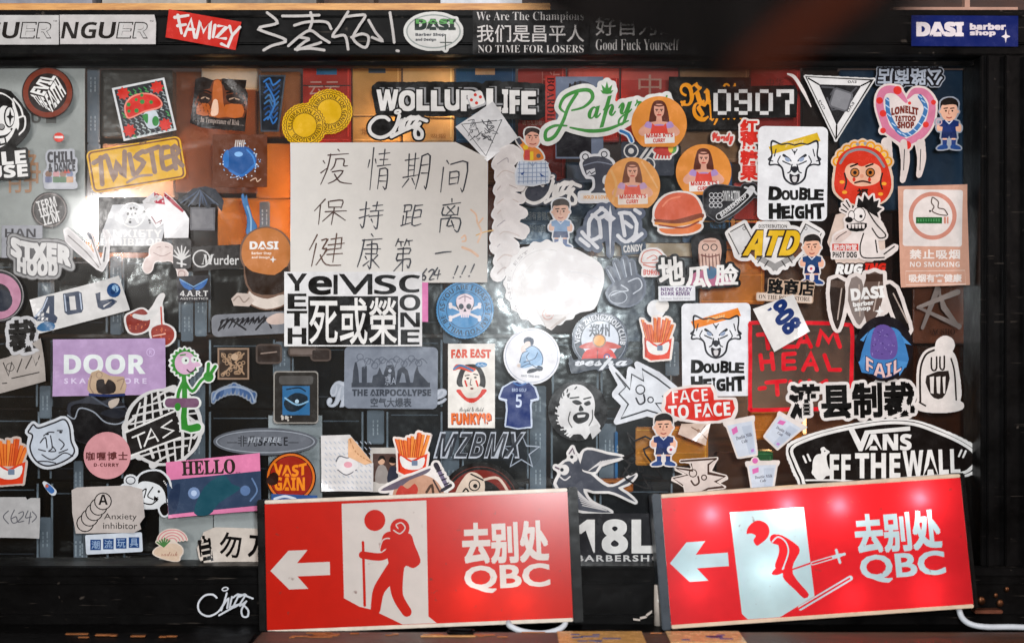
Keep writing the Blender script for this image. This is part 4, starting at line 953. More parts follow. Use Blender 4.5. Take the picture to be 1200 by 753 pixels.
PK = '#d67aa2'; s.part('lettering').T('HELLO', 214, 538.5, 276, 555, '#2c2620', 'serif', bold=.02, rot=2.5); s.T('...', 277, 552, 282, 554, '#8a4a62', 'sansb')
s.part('picture').P([(196, 562), (306, 551), (307, 591), (199, 602)], '#2f3f58'); s.P([(228, 600), (240, 570), (262, 556), (272, 566), (282, 572), (258, 588), (246, 602)], '#1d4a58', sm=3); s.E(228, 577, 7, '#6f86ac'); s.E(228, 577, 3.5, '#a9bcd8'); s.E(288, 574, 6, '#57719a'); s.P([(200, 575), (212, 566), (208, 596), (200, 600)], '#22304a', sm=3); s.K([(296, 560), (302, 574), (294, 586)], 1.4, '#5f7aa0')
s.done([(195, 541), (305, 530), (307, 597), (199, 606)], PK, curl=[(199, 606, 30, 4), (307, 597, 26, 3)])
s = Sticker('girl_sticker', 'white die cut girl head with black hair and pigtails')
s.part('hair').P([(150, 578), (144, 572), (146, 568), (158, 570), (160, 576), (154, 580)], K, sm=3); s.P([(164, 568), (164, 558), (174, 552), (188, 552), (198, 562), (200, 576), (196, 584), (188, 570), (176, 566)], K, sm=3); s.P([(196, 588), (198, 600), (192, 603), (188, 594)], K, sm=3)
s.part('face').P([(160, 572), (166, 564), (178, 564), (190, 570), (195, 582), (190, 590), (178, 594), (166, 592), (160, 584)], '#d3d6d8', sm=4); s.K([(166, 576), (172, 572), (170, 582)], 1.1, K); s.K([(180, 570), (174, 580), (180, 584)], 1.1, K); s.K([(168, 588), (178, 590), (186, 584)], 1.2, K); s.P([(182, 580), (184, 582), (187, 581), (185, 584), (186, 587), (183, 585), (181, 587), (181, 583)], K); s.E(187, 575, 1.6, K)
s.ring(154, 562, 6, 1.3, '#3b3c44', ry=5); s.ring(200, 585, 5, 1.3, '#3b3c44', ry=6)
for i in range(4): s.E(193 + i * 1.3, 563 + i * 2, .8, W)
s.done(halo=[(2.4, '#d0d3d6')])
s = Sticker('paper_note', 'worn cream label with stacked rings and anxiety lettering', 'label')
for i in range(5): s.E(101 + i * 5.2, 612 - i * 6.4, 10.4, K); s.E(101 + i * 5.2, 612 - i * 6.4, 9.2, '#b9b0ab')
s.part('lettering').T('A', 116.5, 578.5, 127.5, 590.5, K, 'sansb'); s.T('Anxiety', 123, 600.5, 162, 609.5, '#2a2523', 'sans'); s.T('inhibitor', 122, 611, 163, 618.5, '#2a2523', 'sans')
s.done([(86, 573), (92, 570), (150, 568), (168, 572), (172, 604), (166, 612), (168, 618), (158, 623), (90, 624), (86, 600)], '#b9b0ab', curl=[(172, 610, 34, 6), (86, 573, 22, 3)])
s = Sticker('stamp_label', 'small white label with four blue character stamps', 'label')
for i, c in enumerate('潮流玩具'):
    x = 107 + i * 15; y = 631 - i * .9; s.R(x, y, x + 12.4, y + 12.4, '#1c3f74'); s.T(c, x + 1.5, y + 1.5, x + 10.9, y + 10.9, '#8fa6c4', bold=.01)
s.done(rrect(101.5, 624, 168, 647, 2, 3), '#c2cad4')
s = Sticker('radish_sticker', 'small cream radish sticker with a red spiral above the ledge')
for r in (17, 13, 9, 5): s.K([(202 + r * math.cos(t), 634 + r * .8 * math.sin(t)) for t in [math.pi * (1.05 + .1 * k) for k in range(10)]], 1.1, '#c9868a')
s.E(202, 645, 12, '#cdb7a2', ry=9); s.P([(180, 648), (188, 640), (206, 644), (210, 656), (196, 655)], '#cbb39c', sm=3)
for k in range(6): s.K([(192, 640), (184 + k * 3, 630 + abs(k - 3) * 1.5)], 1.8, '#4a7a44', sm=0)
s.part('lettering').T('radish', 189, 646, 208, 651, '#9a6a5c', 'script'); s.done(halo=[(1.2, '#d2c5b8')])
s = Sticker('torn_sticker', 'torn cream paper with black brush characters beside the left red sign')
s.part('lettering').T('自', 236, 627, 248, 656, K, bold=.05, rot=8); s.T('勿', 258, 624, 282, 652, K, bold=.02, rot=-6); s.T('方', 292, 622, 316, 652, K, bold=.03, rot=-4)
s.done([(233, 640), (240, 622), (252, 617), (306, 619), (320, 617), (320, 658), (270, 659), (240, 661), (235, 652)], '#cfc3b8', curl=[(236, 655, 30, 7), (238, 618, 26, 6)])
s = Sticker('round_sticker', 'round red sticker with orange ring and two orange words')
s.ring(341, 559, 28, 2.6, '#c9661c'); s.E(341, 559, 24.6, '#8e2013'); s.part('lettering').T('VAST', 0, 0, 0, 0, '#dd7f1a', 'sansb', bold=.03, fn=lambda u, v: (321 + 38 * u, 542 + 13 * v + 3 * math.sin(u * math.pi))); s.T('GAIN', 322, 559, 357, 574, '#dd7f1a', 'sansb', bold=.03)
s.part('fist').P([(313, 560), (320, 553), (326, 556), (325, 566), (316, 568)], '#2a120c', sm=3); s.done(ell(341, 559, 29.5, n=60), '#1f100c')
s = Sticker('pattern_card', 'white patterned card with a curled peach corner and pink smudge', 'card')
for r in range(9):
    for c in range(11): s.K([(381 + c * 5.2, 517 + r * 6.6), (383.2 + c * 5.2, 519.4 + r * 6.6)], .7, '#a9b0bd', sm=0)
s.E(407, 545, 13, '#d9d6d6', ry=12); s.K([(394, 540), (398, 534), (408, 536), (414, 530), (420, 538)], 1, '#5f6068'); s.K([(396, 550), (406, 556), (418, 550)], 1, '#5f6068'); s.E(408, 544, 5, '#d79aa6', ry=3.6)
s.part('peeled_corner').P([(408, 514), (412, 512), (437, 541), (428, 544), (408, 535)], '#d9ab84'); s.K([(410, 514), (418, 530), (436, 541)], 1, '#b07f58')
s.done([(376, 510), (410, 509), (438, 542), (438, 575), (377, 575)], '#cfcccb', curl=[(438, 545, 30, 5), (377, 575, 20, 3)])
s = Sticker('photo_card', 'small instant photo of two dark haired people beside the fries', 'photo')
s.R(437, 531, 466, 564, '#4a3630'); s.E(447, 540, 4, '#c29a80'); s.P([(443, 540), (445, 534), (450, 534), (452, 540), (448, 537)], '#17110f', sm=3); s.P([(440, 564), (443, 546), (452, 546), (456, 564)], '#8b8480', sm=3); s.E(460, 541, 3.6, '#b58c74'); s.P([(456, 541), (458, 535), (463, 536), (464, 542)], '#17110f', sm=3); s.P([(454, 564), (457, 547), (465, 548), (466, 564)], '#2b2d3a', sm=3)
s.done(rrect(434, 524, 470, 576), '#b7b2ac')
s = Sticker('fries_sticker', 'orange box of fries above the left red sign')
fries(s, 463, 506, 502, 556, 5); s.done(halo=[(2.4, '#dccfc8')])
s = Sticker('strip_sticker', 'small blue and white strip sticker under the round orange badge')
s.K([(322, 584), (334, 581), (346, 584)], 3, '#c3ccd8'); s.done([(318, 578), (372, 580), (372, 592), (318, 590)], '#2c4f86')
s = Sticker('capsule_sticker', 'tiny white and blue capsule sticker above the pencilled note')
s.part('tip').P([(56, 566), (64, 574), (60, 578), (53, 571)], '#3a66a4', sm=3); s.E(55, 569, 2, '#b8604a'); s.done(cat2([(50, 566), (54, 564), (66, 574), (64, 580), (58, 578)], 3, True), '#c6ccd2')
s = Sticker('outline_sticker', 'clear sticker with a pale outlined five pointed star below the blue jersey')
s.K([(611, 508), (617, 522), (632, 523), (620, 532), (624, 546), (611, 538), (598, 546), (602, 532), (590, 523), (605, 522)], 1.2, '#9aa3b0', closed=True, sm=0); s.done(ell(611, 528, 23), clear('#3a4048', .15))
s = Sticker('record_sticker', 'black round record sticker with a white cartoon eye and dark red ring')
s.ring(563, 590, 40, 12, '#6e1f16'); s.ring(563, 590, 44, 1, '#5a2a22'); s.part('cartoon').P([(534, 576), (546, 556), (556, 553), (566, 560), (568, 574), (560, 590), (536, 592)], '#cbb9a8', sm=4); s.ring(556, 568, 7, 1.4, K); s.E(557, 569, 2.6, K); s.K([(540, 580), (546, 572), (550, 578)], 1.5, K); s.K([(566, 562), (584, 560), (598, 580)], 3, '#c9b7a8'); s.K([(552, 555), (566, 562)], 1.4, K)
s.done(ell(563, 590, 49, n=60), '#15110f')
s = Sticker('peach_sticker', 'white die cut pink creature with sword handle above the left red sign')
s.part('creature').P([(460, 580), (466, 564), (480, 557), (498, 556), (514, 566), (520, 590), (460, 590)], '#b58a72', sm=4); s.P([(446, 574), (464, 564), (484, 556), (504, 548), (500, 554), (480, 562), (466, 572)], '#5f5664', sm=3); s.P([(464, 578), (470, 568), (478, 572), (486, 566), (490, 574), (484, 582), (466, 584)], '#b3392f', sm=3); s.K([(500, 576), (506, 568), (508, 580)], 3, '#4a3428')
s.newpart('handle').K([(512, 546), (524, 570)], 5, '#6a6078', sm=0); s.K([(511, 544), (513, 548)], 6, '#2a2630', sm=0)
for k in range(4): s.K([(512 + k * 3, 552 + k * 5), (517 + k * 3, 550 + k * 5)], 1.2, '#2a2630', sm=0)
s.K([(518, 574), (528, 568)], 4, '#2a2630', sm=0); s.K([(508, 562), (520, 584)], 2, '#3b2f30', sm=0)
s.done(halo=[(3, '#d9d3cf')])

# ---------------- middle ----------------
s = Sticker('seal_sticker', 'golden yellow twin scalloped seal sticker with dark ring lettering')
YL = '#d6a712'
for cx, cy, r in ((386, 131, 25), (357, 147, 24.5)):
    s.P(scallop(cx, cy, r, 34, .03), '#6b4a08'); s.P(scallop(cx, cy, r - 1, 34, .03), YL)
    L = [(cx + (r - 3.4 + .8 * (k % 2)) * math.cos(k * math.pi / 50), cy + (r - 3.4 + .8 * (k % 2)) * math.sin(k * math.pi / 50)) for k in range(100)]; s.K(L, .6, '#4a3408', closed=True, sm=0)
    L = [(cx + (r - 10.5 + .8 * (k % 2)) * math.cos(k * math.pi / 40), cy + (r - 10.5 + .8 * (k % 2)) * math.sin(k * math.pi / 40)) for k in range(80)]; s.K(L, .6, '#4a3408', closed=True, sm=0)
    s.part('lettering').arc('CELEBRATION FOR GENERATIONS · ', cx, cy, r - 7, 160, 510, 4.6, '#4a3408', 'sansb'); s.cur = 'main'
s.done(halo=[(1.2, YL)])
s = Sticker('die_cut_sticker', 'black die cut block lettering with a white die')
for i, (c, x0, x1) in enumerate((('W', 442, 466), ('O', 468, 487), ('L', 489, 504), ('L', 506, 521), ('U', 522, 540), ('P', 541, 557))):
    s.part('lettering').T(c, x0 + 4, 104, x1 + 4, 126, K, 'sansb', bold=.15); s.T(c, x0 + 4, 104, x1 + 3, 126, '#8b8b8d', 'sansb', bold=.06); s.T(c, x0, 106 + (i % 2), x1, 129 + (i % 2) * .6, K, 'sansb', bold=.11); s.T(c, x0, 106 + (i % 2), x1, 129 + (i % 2) * .6, W, 'sansb', bold=.035)
for i, (c, x0, x1) in enumerate((('L', 571, 588), ('I', 589, 596), ('F', 598, 611), ('E', 612, 627))):
    s.part('lettering').T(c, x0 + 4, 103 + i, x1 + 4, 127 + i, K, 'sansb', bold=.15); s.T(c, x0 + 4, 103 + i, x1 + 3, 127 + i, '#8b8b8d', 'sansb', bold=.06); s.T(c, x0, 105 + i, x1, 131 + i * .8, K, 'sansb', bold=.11); s.T(c, x0, 105 + i, x1, 131 + i * .8, W, 'sansb', bold=.035)
s.part('die').P(rotp(rrect(549, 109, 568, 127, 3), 558, 118, 20), '#a7a7a9'); s.P(rotp(rrect(549.5, 108, 567, 124.5, 3), 558, 117, 20), W)
for x, y in ((552.5, 117.5), (557, 111.5), (563, 114), (558.5, 121)): s.E(x, y, 1.9, '#c8362c')
s.done(halo=[(4.5, K)])
s = Sticker('graffiti_sticker', 'black die cut sticker of a white looping signature under the block lettering')
s.P([(433, 147), (440, 139), (452, 138), (460, 146), (456, 158), (444, 162), (434, 157)], K, sm=4); s.part('lettering'); tagstrokes(s, 431, 130, .245, .25, 4, W); s.done(halo=[(2.2, K)])
s = Sticker('graffiti_sticker', 'black die cut looping signature sticker in front of the light blue packet')
s.P([(613, 226), (622, 216), (634, 215), (642, 223), (638, 234), (626, 239), (614, 234)], '#3a3c46', sm=4); s.part('lettering'); tagstrokes(s, 611, 206, .245, .255, 4, W); s.done(halo=[(2.4, '#3a3d48')])
s = Sticker('abstract_sticker', 'grey blue picture sticker of a dark fingered shape behind the green script')
s.P([(652, 150), (652, 184), (693, 184), (693, 150)], '#1d1b20'); s.P([(664, 148), (664, 108), (672, 98), (684, 95), (698, 106), (698, 148)], '#3a3e4a', sm=3)
for i in range(5): s.K([(668 + i * 6, 96 + abs(i - 1.5) * 2), (668 + i * 6, 112)], 2.6, '#2a2320', sm=0)
s.K([(660, 150), (676, 156), (690, 150)], 3, '#6a3a26'); s.done(rrect(651, 90, 707, 186), '#6a7488')
s = Sticker('strip_sticker', 'narrow red strip with dark upright lettering BOARDH')
s.part('lettering').T('BOARDH', 0, 0, 0, 0, '#34161a', 'serif', quad=[(650, 91), (650, 142), (641, 142), (641, 91)]); s.done(rrect(639, 89, 651, 144), '#a8342c')
s = Sticker('square_sticker', 'white square sticker with a pencil triangle overlapping the block lettering with the die')
s.part('drawing').K([(541, 146), (588, 141), (569.5, 183)], 1, '#26262a', closed=True, sm=0)
for i in range(26):
    x, y = random.uniform(553, 578), random.uniform(143, 166); s.K([(x, y), (x + random.uniform(-7, 7), y + random.uniform(-6, 6)), (x + random.uniform(-6, 6), y + random.uniform(-5, 7))], .7, random.choice(['#6a6a6e', '#8b8b8f', '#4c4c50']), sm=3)
s.done([(533.5, 149), (578, 120), (607, 161), (571, 190)], '#cfcfd0', curl=[(578, 120, 26, 5), (571, 190, 22, 3)])
rw = random.Random(4)
s = Sticker('wave_sticker', 'pale wavy white brush lettering sticker right of the note')
for i in range(10):
    y = 186 + i * 14 + rw.uniform(-3, 3); e = rw.uniform(-6, 10); s.K([(584 + rw.uniform(-3, 2), y + 9), (592, y + rw.uniform(-3, 2)), (604 + e, y + 6 + rw.uniform(-3, 8))], [rw.uniform(9, 14), rw.uniform(10, 15), rw.uniform(5, 11)], '#d8d3d1'); s.K([(583, y + 8), (592 + rw.uniform(-2, 3), y + 1), (600 + e, y + 6)], rw.uniform(.7, 1.3), rw.choice(['#b7aba7', '#c6b8b2', '#a9a3a6']))
s.K([(590, 210), (598, 240), (612, 250)], 10, '#d8d3d1'); s.K([(590, 240), (600, 262), (614, 270)], 10, '#d8d3d1'); s.K([(588, 180), (600, 176), (612, 186)], 9, '#d8d3d1')
s.K([(588, 280), (604, 296), (620, 308)], 11, '#d8d3d1')
s.done(halo=[(2, '#dedad8')])
s = Sticker('shirt_sticker', 'small pale blue plaid shirt sticker', lift=0)
s.P([(608, 192), (616, 188), (630, 188), (640, 192), (642, 214), (606, 216)], '#c3ccd8', sm=2)
for i in range(7): s.K([(609 + i * 5, 190), (608 + i * 5.2, 215)], .7, '#7f90ac', sm=0)
for i in range(5): s.K([(607, 193 + i * 5), (642, 192 + i * 5)], .7, '#7f90ac', sm=0)
s.P([(610, 204), (615, 201), (612, 206)], '#2c4a86'); s.P([(632, 203), (640, 208), (634, 207)], '#2c4a86'); s.K([(620, 190), (624, 195), (628, 190)], 1, '#8a97ac', sm=0); s.done(halo=[(1, '#d3d7dd')])
SK2 = '#d8a58c'
def kid(s, cx, top, h, shirt='#16295e', ball=True, glare_wash=None, lean=0):
    """a big headed football boy: hair, face, shirt, shorts, socks, boots"""
    u = h / 64; c = (lambda x: x) if glare_wash is None else glare_wash
    def q(L): return [(cx + x * u, top + y * u) for x, y in L]
    s.part('legs').P(q([(-8, 46), (-3, 46), (-3, 54), (-8, 54)]), c(SK2)); s.P(q([(3, 46), (8, 46), (8, 54), (3, 54)]), c(SK2)); s.newpart('socks').P(q([(-8.4, 51), (-2.6, 51), (-3, 58), (-8, 58)]), c('#1d346c')); s.P(q([(2.8, 51), (8.6, 51), (8, 58), (3, 58)]), c('#1d346c'))
    s.newpart('boots').P(q([(-8, 57), (-3, 57), (-2, 62), (-14, 63), (-14, 60)]), c('#1f3f78'), sm=2); s.P(q([(3, 57), (8, 57), (14, 60), (14, 63), (2, 62)]), c('#1f3f78'), sm=2)
    s.newpart('arms').P(q([(-9, 30), (-15, 33), (-14, 40), (-6, 38)]), c(SK2), sm=3); s.P(q([(9, 30), (15, 33), (14, 41), (6, 38)]), c(SK2), sm=3)
    s.newpart('shirt').P(q([(-12, 28), (-5, 26), (5, 26), (12, 28), (12, 34), (8, 35), (9, 42), (-9, 42), (-8, 35), (-12, 34)]), c(shirt)); s.P(q([(-9, 41), (9, 41), (10, 49), (1, 49), (0, 46), (-1, 49), (-10, 49)]), c('#13224e')); s.K(q([(-4, 27), (0, 31), (4, 27)]), .9, c('#c8ccd6'), sm=0)
    s.newpart('head').E(cx, top + 15 * u, 10.5 * u, c(SK2), ry=13 * u); s.E(cx - 10.4 * u, top + 16 * u, 2 * u, c(SK2)); s.E(cx + 10.4 * u, top + 16 * u, 2 * u, c(SK2))
    s.P(q([(-11, 12), (-10, 3), (-3, -1), (5, -1), (11, 4), (11, 12), (9, 8), (3, 7), (-5, 8), (-9, 8)]), c('#1b1512'), sm=3)
    for sx in (-4, 4): s.K(q([(sx - 2.4, 12), (sx + 2, 11.5)]), 1.1 * u, c('#2a1a14'), sm=0); s.E(cx + sx * u, top + 15 * u, 1.2 * u, c('#20140f'))
    s.K(q([(0, 14), (-1, 19), (1, 19)]), .8 * u, c('#a86a54'), sm=0); s.K(q([(-3, 23), (0, 24), (3, 23)]), 1.1 * u, c('#9a4a40'), sm=2)
    if ball: s.newpart('ball').E(cx + (9 if ball == 1 else -1) * u, top + 43 * u, 5 * u, c('#d8cfd0')); s.E(cx + (9 if ball == 1 else -1) * u, top + 43 * u, 1.8 * u, c('#b3344a'))
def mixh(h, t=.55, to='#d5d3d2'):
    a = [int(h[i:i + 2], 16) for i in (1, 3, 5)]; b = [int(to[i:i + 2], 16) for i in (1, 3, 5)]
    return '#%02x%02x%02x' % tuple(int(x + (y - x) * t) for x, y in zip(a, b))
s = Sticker('footballer_sticker', 'glare washed footballer boy sticker in blue shorts under the looping signature', group='footballer stickers')
kid(s, 657, 234, 58, '#5f86b4', False, lambda h: mixh(h, .25)); s.done(halo=[(1.6, '#d3d6da')])  # colours mixed paler to put the lamp glare into the print
s = Sticker('racer_sticker', 'small sticker of a man in an orange and red jacket')
s.part('body').P([(614, 178), (610, 172), (606, 166), (610, 163), (618, 172), (624, 172), (632, 176), (637, 184), (634, 188), (614, 188)], '#d07a2a', sm=2); s.P([(615, 176), (621, 176), (621, 188), (614, 188)], '#b8403c'); s.R(621, 178, 625, 188, '#d7b41f'); s.R(606, 162, 611, 170, '#3c3f4a', 1, 30); s.E(616, 173, 3, '#d7b41f'); s.E(631, 183, 2.6, '#5a5458')
s.newpart('head').E(624, 163, 8.5, SKIN, ry=10.5); s.P([(615, 160), (616, 152), (624, 150), (632, 153), (633, 161), (630, 157), (622, 155)], '#2a1a14', sm=3)
for x in (620.5, 628): s.K([(x - 2, 159), (x + 2, 159.5)], 1, '#2a1a14', sm=0); s.E(x, 161.5, .9, '#20140f')
s.K([(621, 169), (625, 169.6), (628, 168.6)], 1, '#9a4a40'); s.K([(624, 161), (623, 165)], .7, '#a86a54', sm=0)
s.done(halo=[(1.6, '#cfcdca')])
s = Sticker('die_cut_sticker', 'white die cut dark creature with shark teeth and horns')
s.part('creature').P([(684, 198), (683, 190), (692, 184), (706, 184), (717, 190), (718, 202), (708, 206), (706, 214), (711, 218), (706, 222), (712, 226), (700, 226), (692, 226), (697, 220), (696, 208), (688, 206)], '#41434e', sm=3); s.ring(686, 184, 4, 1.2, '#2c2d36'); s.ring(708, 181, 4, 1.2, '#2c2d36'); s.P([(687, 200), (697, 197), (698, 204), (688, 207)], '#c9cbd0'); s.K([(688, 204), (691, 201), (693, 204), (697, 201)], .8, '#41434e', sm=0); s.K([(684, 194), (700, 190), (717, 193)], 1, '#7b8292')
s.part('lettering').T('HOLD & LOVE', 684, 229, 712, 233, '#d99a4a', 'sansb', bold=.03); s.R(680, 226.5, 716, 235.5, '#d9d6d2', 1); s.prims.insert(-2, s.prims.pop()); s.done(halo=[(3, '#d2d4d8')])
s = Sticker('percent_sticker', 'black round cornered sticker with a big white percent sign')
for x, y in ((739.5, 177), (759, 193)): s.ring(x, y, 9, 1.6, WG); s.E(x, y, 3.4, WG)
s.K([(743, 196), (763, 168)], 3, WG, sm=0); s.K([(748, 198), (768, 170)], 3, WG, sm=0); s.done(rrect(728, 166, 790, 206, 3), '#343842')
s = Sticker('gothic_sticker', 'dark die cut gothic lettering with a long sword stem')
s.part('lettering')
for L in ([(706, 244), (694, 254), (690, 262), (690, 276)], [(682, 272), (692, 282), (704, 276)], [(694, 252), (702, 258), (704, 278)], [(704, 244), (712, 250), (702, 256)], [(680, 280), (690, 288)], [(726, 250), (738, 250), (746, 262), (744, 276)], [(728, 252), (732, 276)], [(746, 274), (734, 284), (724, 276)], [(732, 260), (740, 266)], [(744, 246), (750, 250)], [(690, 280), (700, 290)], [(742, 282), (752, 274)]):
    s.K(L, 4.4, '#cfd1d6', sm=2)
s.P([(715, 240), (717, 252), (722, 256), (717, 260), (715, 300), (713, 260), (708, 256), (713, 252)], '#cfd1d6')
s.done(halo=[(4.5, '#4b5468')])
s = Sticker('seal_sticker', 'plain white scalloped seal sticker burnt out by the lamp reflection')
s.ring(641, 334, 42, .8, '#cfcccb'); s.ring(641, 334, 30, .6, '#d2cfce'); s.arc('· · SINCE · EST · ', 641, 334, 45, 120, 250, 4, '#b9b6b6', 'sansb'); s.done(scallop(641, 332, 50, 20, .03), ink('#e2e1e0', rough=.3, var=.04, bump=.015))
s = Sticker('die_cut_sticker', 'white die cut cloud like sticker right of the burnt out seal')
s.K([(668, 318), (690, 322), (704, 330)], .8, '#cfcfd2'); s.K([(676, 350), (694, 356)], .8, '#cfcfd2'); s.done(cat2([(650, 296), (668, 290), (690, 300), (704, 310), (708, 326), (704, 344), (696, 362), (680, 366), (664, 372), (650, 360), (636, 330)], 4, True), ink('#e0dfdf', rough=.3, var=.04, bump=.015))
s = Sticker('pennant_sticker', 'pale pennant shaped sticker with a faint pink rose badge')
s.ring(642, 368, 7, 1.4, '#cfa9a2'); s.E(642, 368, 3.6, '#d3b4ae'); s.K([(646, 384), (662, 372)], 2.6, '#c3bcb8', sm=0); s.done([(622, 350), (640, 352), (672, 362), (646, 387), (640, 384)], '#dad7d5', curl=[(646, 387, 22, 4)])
s = Sticker('round_sticker', 'blue round skull sticker with ring lettering')
BL = '#3f82b4'
s.ring(545, 363, 31.5, .8, '#1d3a56'); s.ring(545, 363, 22, .7, '#1d3a56'); s.part('lettering').arc('AS·YOU·ARE·I·WAS·AS·I·AM·YOU·WILL·BE·', 545, 363, 26.8, 175, 530, 6, '#1d3244', 'sansb')
s.part('skull').K([(529, 359), (561, 372)], 3, '#d5cfd2', sm=0); s.K([(529, 372), (561, 359)], 3, '#d5cfd2', sm=0)
for x, y in ((528, 358), (528, 373), (562, 358), (562, 373)): s.E(x, y - 1.5, 2.2, '#d5cfd2'); s.E(x, y + 1.5, 2.2, '#d5cfd2')
s.E(545, 355, 11, '#23303e', ry=11.5); s.P([(535, 356), (536, 348), (545, 344), (554, 348), (555, 356), (552, 362), (550, 368), (540, 368), (538, 362)], '#d9c9d0', sm=4); s.E(540.5, 359, 3, '#23303e', ry=3.4); s.E(549.5, 359, 3, '#23303e', ry=3.4); s.P([(545, 361), (547, 365), (543, 365)], '#23303e')
for k in range(4): s.K([(541.2 + k * 2.5, 366), (541.2 + k * 2.5, 371)], 1.5, '#d9c9d0', sm=0)
s.K([(538, 350), (545, 347), (552, 350)], 1, '#8f7b86'); s.K([(545, 346), (545, 353)], 1, '#8f7b86', sm=0); s.done(scallop(545, 363, 33.6, 60, .008), BL)
s = Sticker('round_sticker', 'white round sticker with a blue crouching man')
s.ring(623, 417, 31, .8, '#9aa2b4'); s.part('man')
LB, LN2 = '#8fb0d0', '#34506f'
s.P([(620, 424), (633, 424), (636, 431), (632, 434), (626, 430), (616, 432), (609, 427), (611, 422)], '#c9d2dc', sm=3)
s.P([(616, 409), (624, 405), (632, 410), (636, 419), (635, 427), (627, 428), (621, 425), (617, 418)], LB, sm=3)
s.P([(618, 411), (612, 414), (609, 424), (614, 427), (618, 420), (622, 416)], LB, sm=3); s.P([(630, 413), (626, 420), (614, 424), (609, 428), (612, 431), (624, 428), (634, 420)], '#7fa3c6', sm=3)
s.E(608, 428, 2.2, '#d3c4bc'); s.P([(612, 414), (610, 408), (613, 404), (616, 406), (616, 411)], '#d3c4bc', sm=3)
s.E(618.5, 402.5, 4.2, '#d3c4bc', ry=5); s.P([(614, 402), (614, 397), (619, 394.5), (625, 397), (625, 403), (622, 405), (621, 400), (617, 400)], '#22314a', sm=3)
s.P([(621, 432), (629, 431), (630, 434), (621, 437), (617, 436)], '#1f2632', sm=2); s.P([(630, 428), (636, 430), (635, 434), (629, 434)], '#1f2632', sm=2)
for L in ([(616, 409), (624, 405), (632, 410), (636, 419), (635, 427)], [(618, 411), (612, 414), (609, 424)], [(630, 413), (626, 420), (614, 424)], [(611, 430), (620, 426), (628, 430), (634, 431)], [(621, 425), (617, 418), (620, 413)]): s.K(L, .8, LN2)
s.part('lettering').T('HARD TIMES BRO', 611, 439, 632, 441.6, '#4a4e58', 'sansb', rot=-4); s.done(ell(623, 417, 33, n=60), '#d9d9dd')
s = Sticker('jersey_sticker', 'small navy football shirt sticker with number 5')
s.part('shirt').P([(600, 448), (606, 447), (613, 450), (620, 448), (626, 454), (630, 466), (622, 468), (621, 474), (622, 499), (607, 501), (593, 498), (595, 480), (594, 468), (586, 465), (590, 454)], '#142a66', sm=0); s.K([(602, 448), (608, 451), (616, 449)], 1.4, '#3d6aa8'); s.K([(586, 466), (594, 468)], 1, '#c9d2e2', sm=0); s.K([(622, 468.5), (630, 466.5)], 1, '#c9d2e2', sm=0)
s.part('lettering').T('BRO GOLF', 600, 454.5, 617, 458.5, '#a9b8d6', 'sansb'); s.T('5', 604.5, 461.5, 611.5, 477, '#c3cfe6', 'sansb'); s.done(halo=[(1.6, '#b9c4d6')])
s = Sticker('poster_sticker', 'cream poster sticker with a tattooed clown woman')
s.part('lettering').T('FAR EAST', 0, 0, 0, 0, '#c8472c', 'sansb', bold=.05, fn=lambda u, v: (529 + 46 * u, 409 + 9.5 * v + 1.5 * abs(u - .5))); s.T('FUNKY19', 529.5, 485, 576, 497, '#8a2a18', 'sansb', bold=.06); s.T('FUNKY19', 529, 484, 575, 496, '#dd6a2a', 'sansb', bold=.04); s.T('Bright & Bold', 538, 476.5, 567, 484, '#2a2422', 'script')
s.part('portrait')
for k in range(13):
    a = math.radians(20 + k * 11.5); s.E(552.5 + 14 * math.cos(a), 454 + 13 * math.sin(a), 2.6, '#c8372a', ry=5, rot=-(90 - math.degrees(a)))
s.P([(540, 452), (564, 452), (560, 464), (552, 466), (545, 464)], '#d5cec4', sm=3); s.P([(537, 452), (535, 446), (540, 432), (546, 427), (558, 427), (565, 433), (569, 444), (568, 454), (562, 452), (542, 453)], '#2a2624', sm=3)
s.P([(543, 440), (547, 433), (557, 432), (562, 440), (562, 450), (556, 459), (548, 459), (542, 450)], '#ded6cb', sm=4); s.E(548, 443, 1.8, K, ry=1); s.E(557, 442, 1.8, K, ry=1); s.K([(545, 440), (550, 439)], .9, K); s.K([(555, 438), (560, 439)], .9, K); s.E(553, 455, 2, '#6a1f1c', ry=1.2); s.K([(552, 444), (551, 450), (553, 451)], .7, K)
for x in (545, 558): s.K([(x, 446), (x + 2, 452)], 2, '#c8372a', sm=0)
s.P([(531, 434), (534, 427), (542, 427), (552, 430), (558, 432), (552, 436), (540, 432)], '#c8472c', sm=3); s.K([(532, 432), (540, 428), (554, 434)], 2.4, '#2f6f9c'); s.E(564, 427, 7, '#3b7cae', ry=3); s.T('Tattoo', 559, 425.4, 569, 428.6, '#d9e2ea', 'script')
s.done(rrect(525, 402.5, 580, 501), '#dcd8d1', curl=[(580, 501, 24, 3)])
s = Sticker('script_sticker', 'white script lettering sticker half hidden behind the grey skyline sticker')
s.part('lettering').T('Th', 384, 447, 412, 476, '#aeb4be', 'script'); s.K([(410, 472), (440, 468), (506, 470)], 3, '#aeb4be'); s.newpart('lettering').T('e', 504, 456, 523, 473, '#aeb4be', 'script'); s.done(halo=[(1.4, '#9aa1ac')])
s = Sticker('skyline_sticker', 'grey rounded sticker of a dark city skyline over grey lettering')
DG = '#3a3f48'; s.part('skyline').R(412, 448, 504, 453.5, DG)
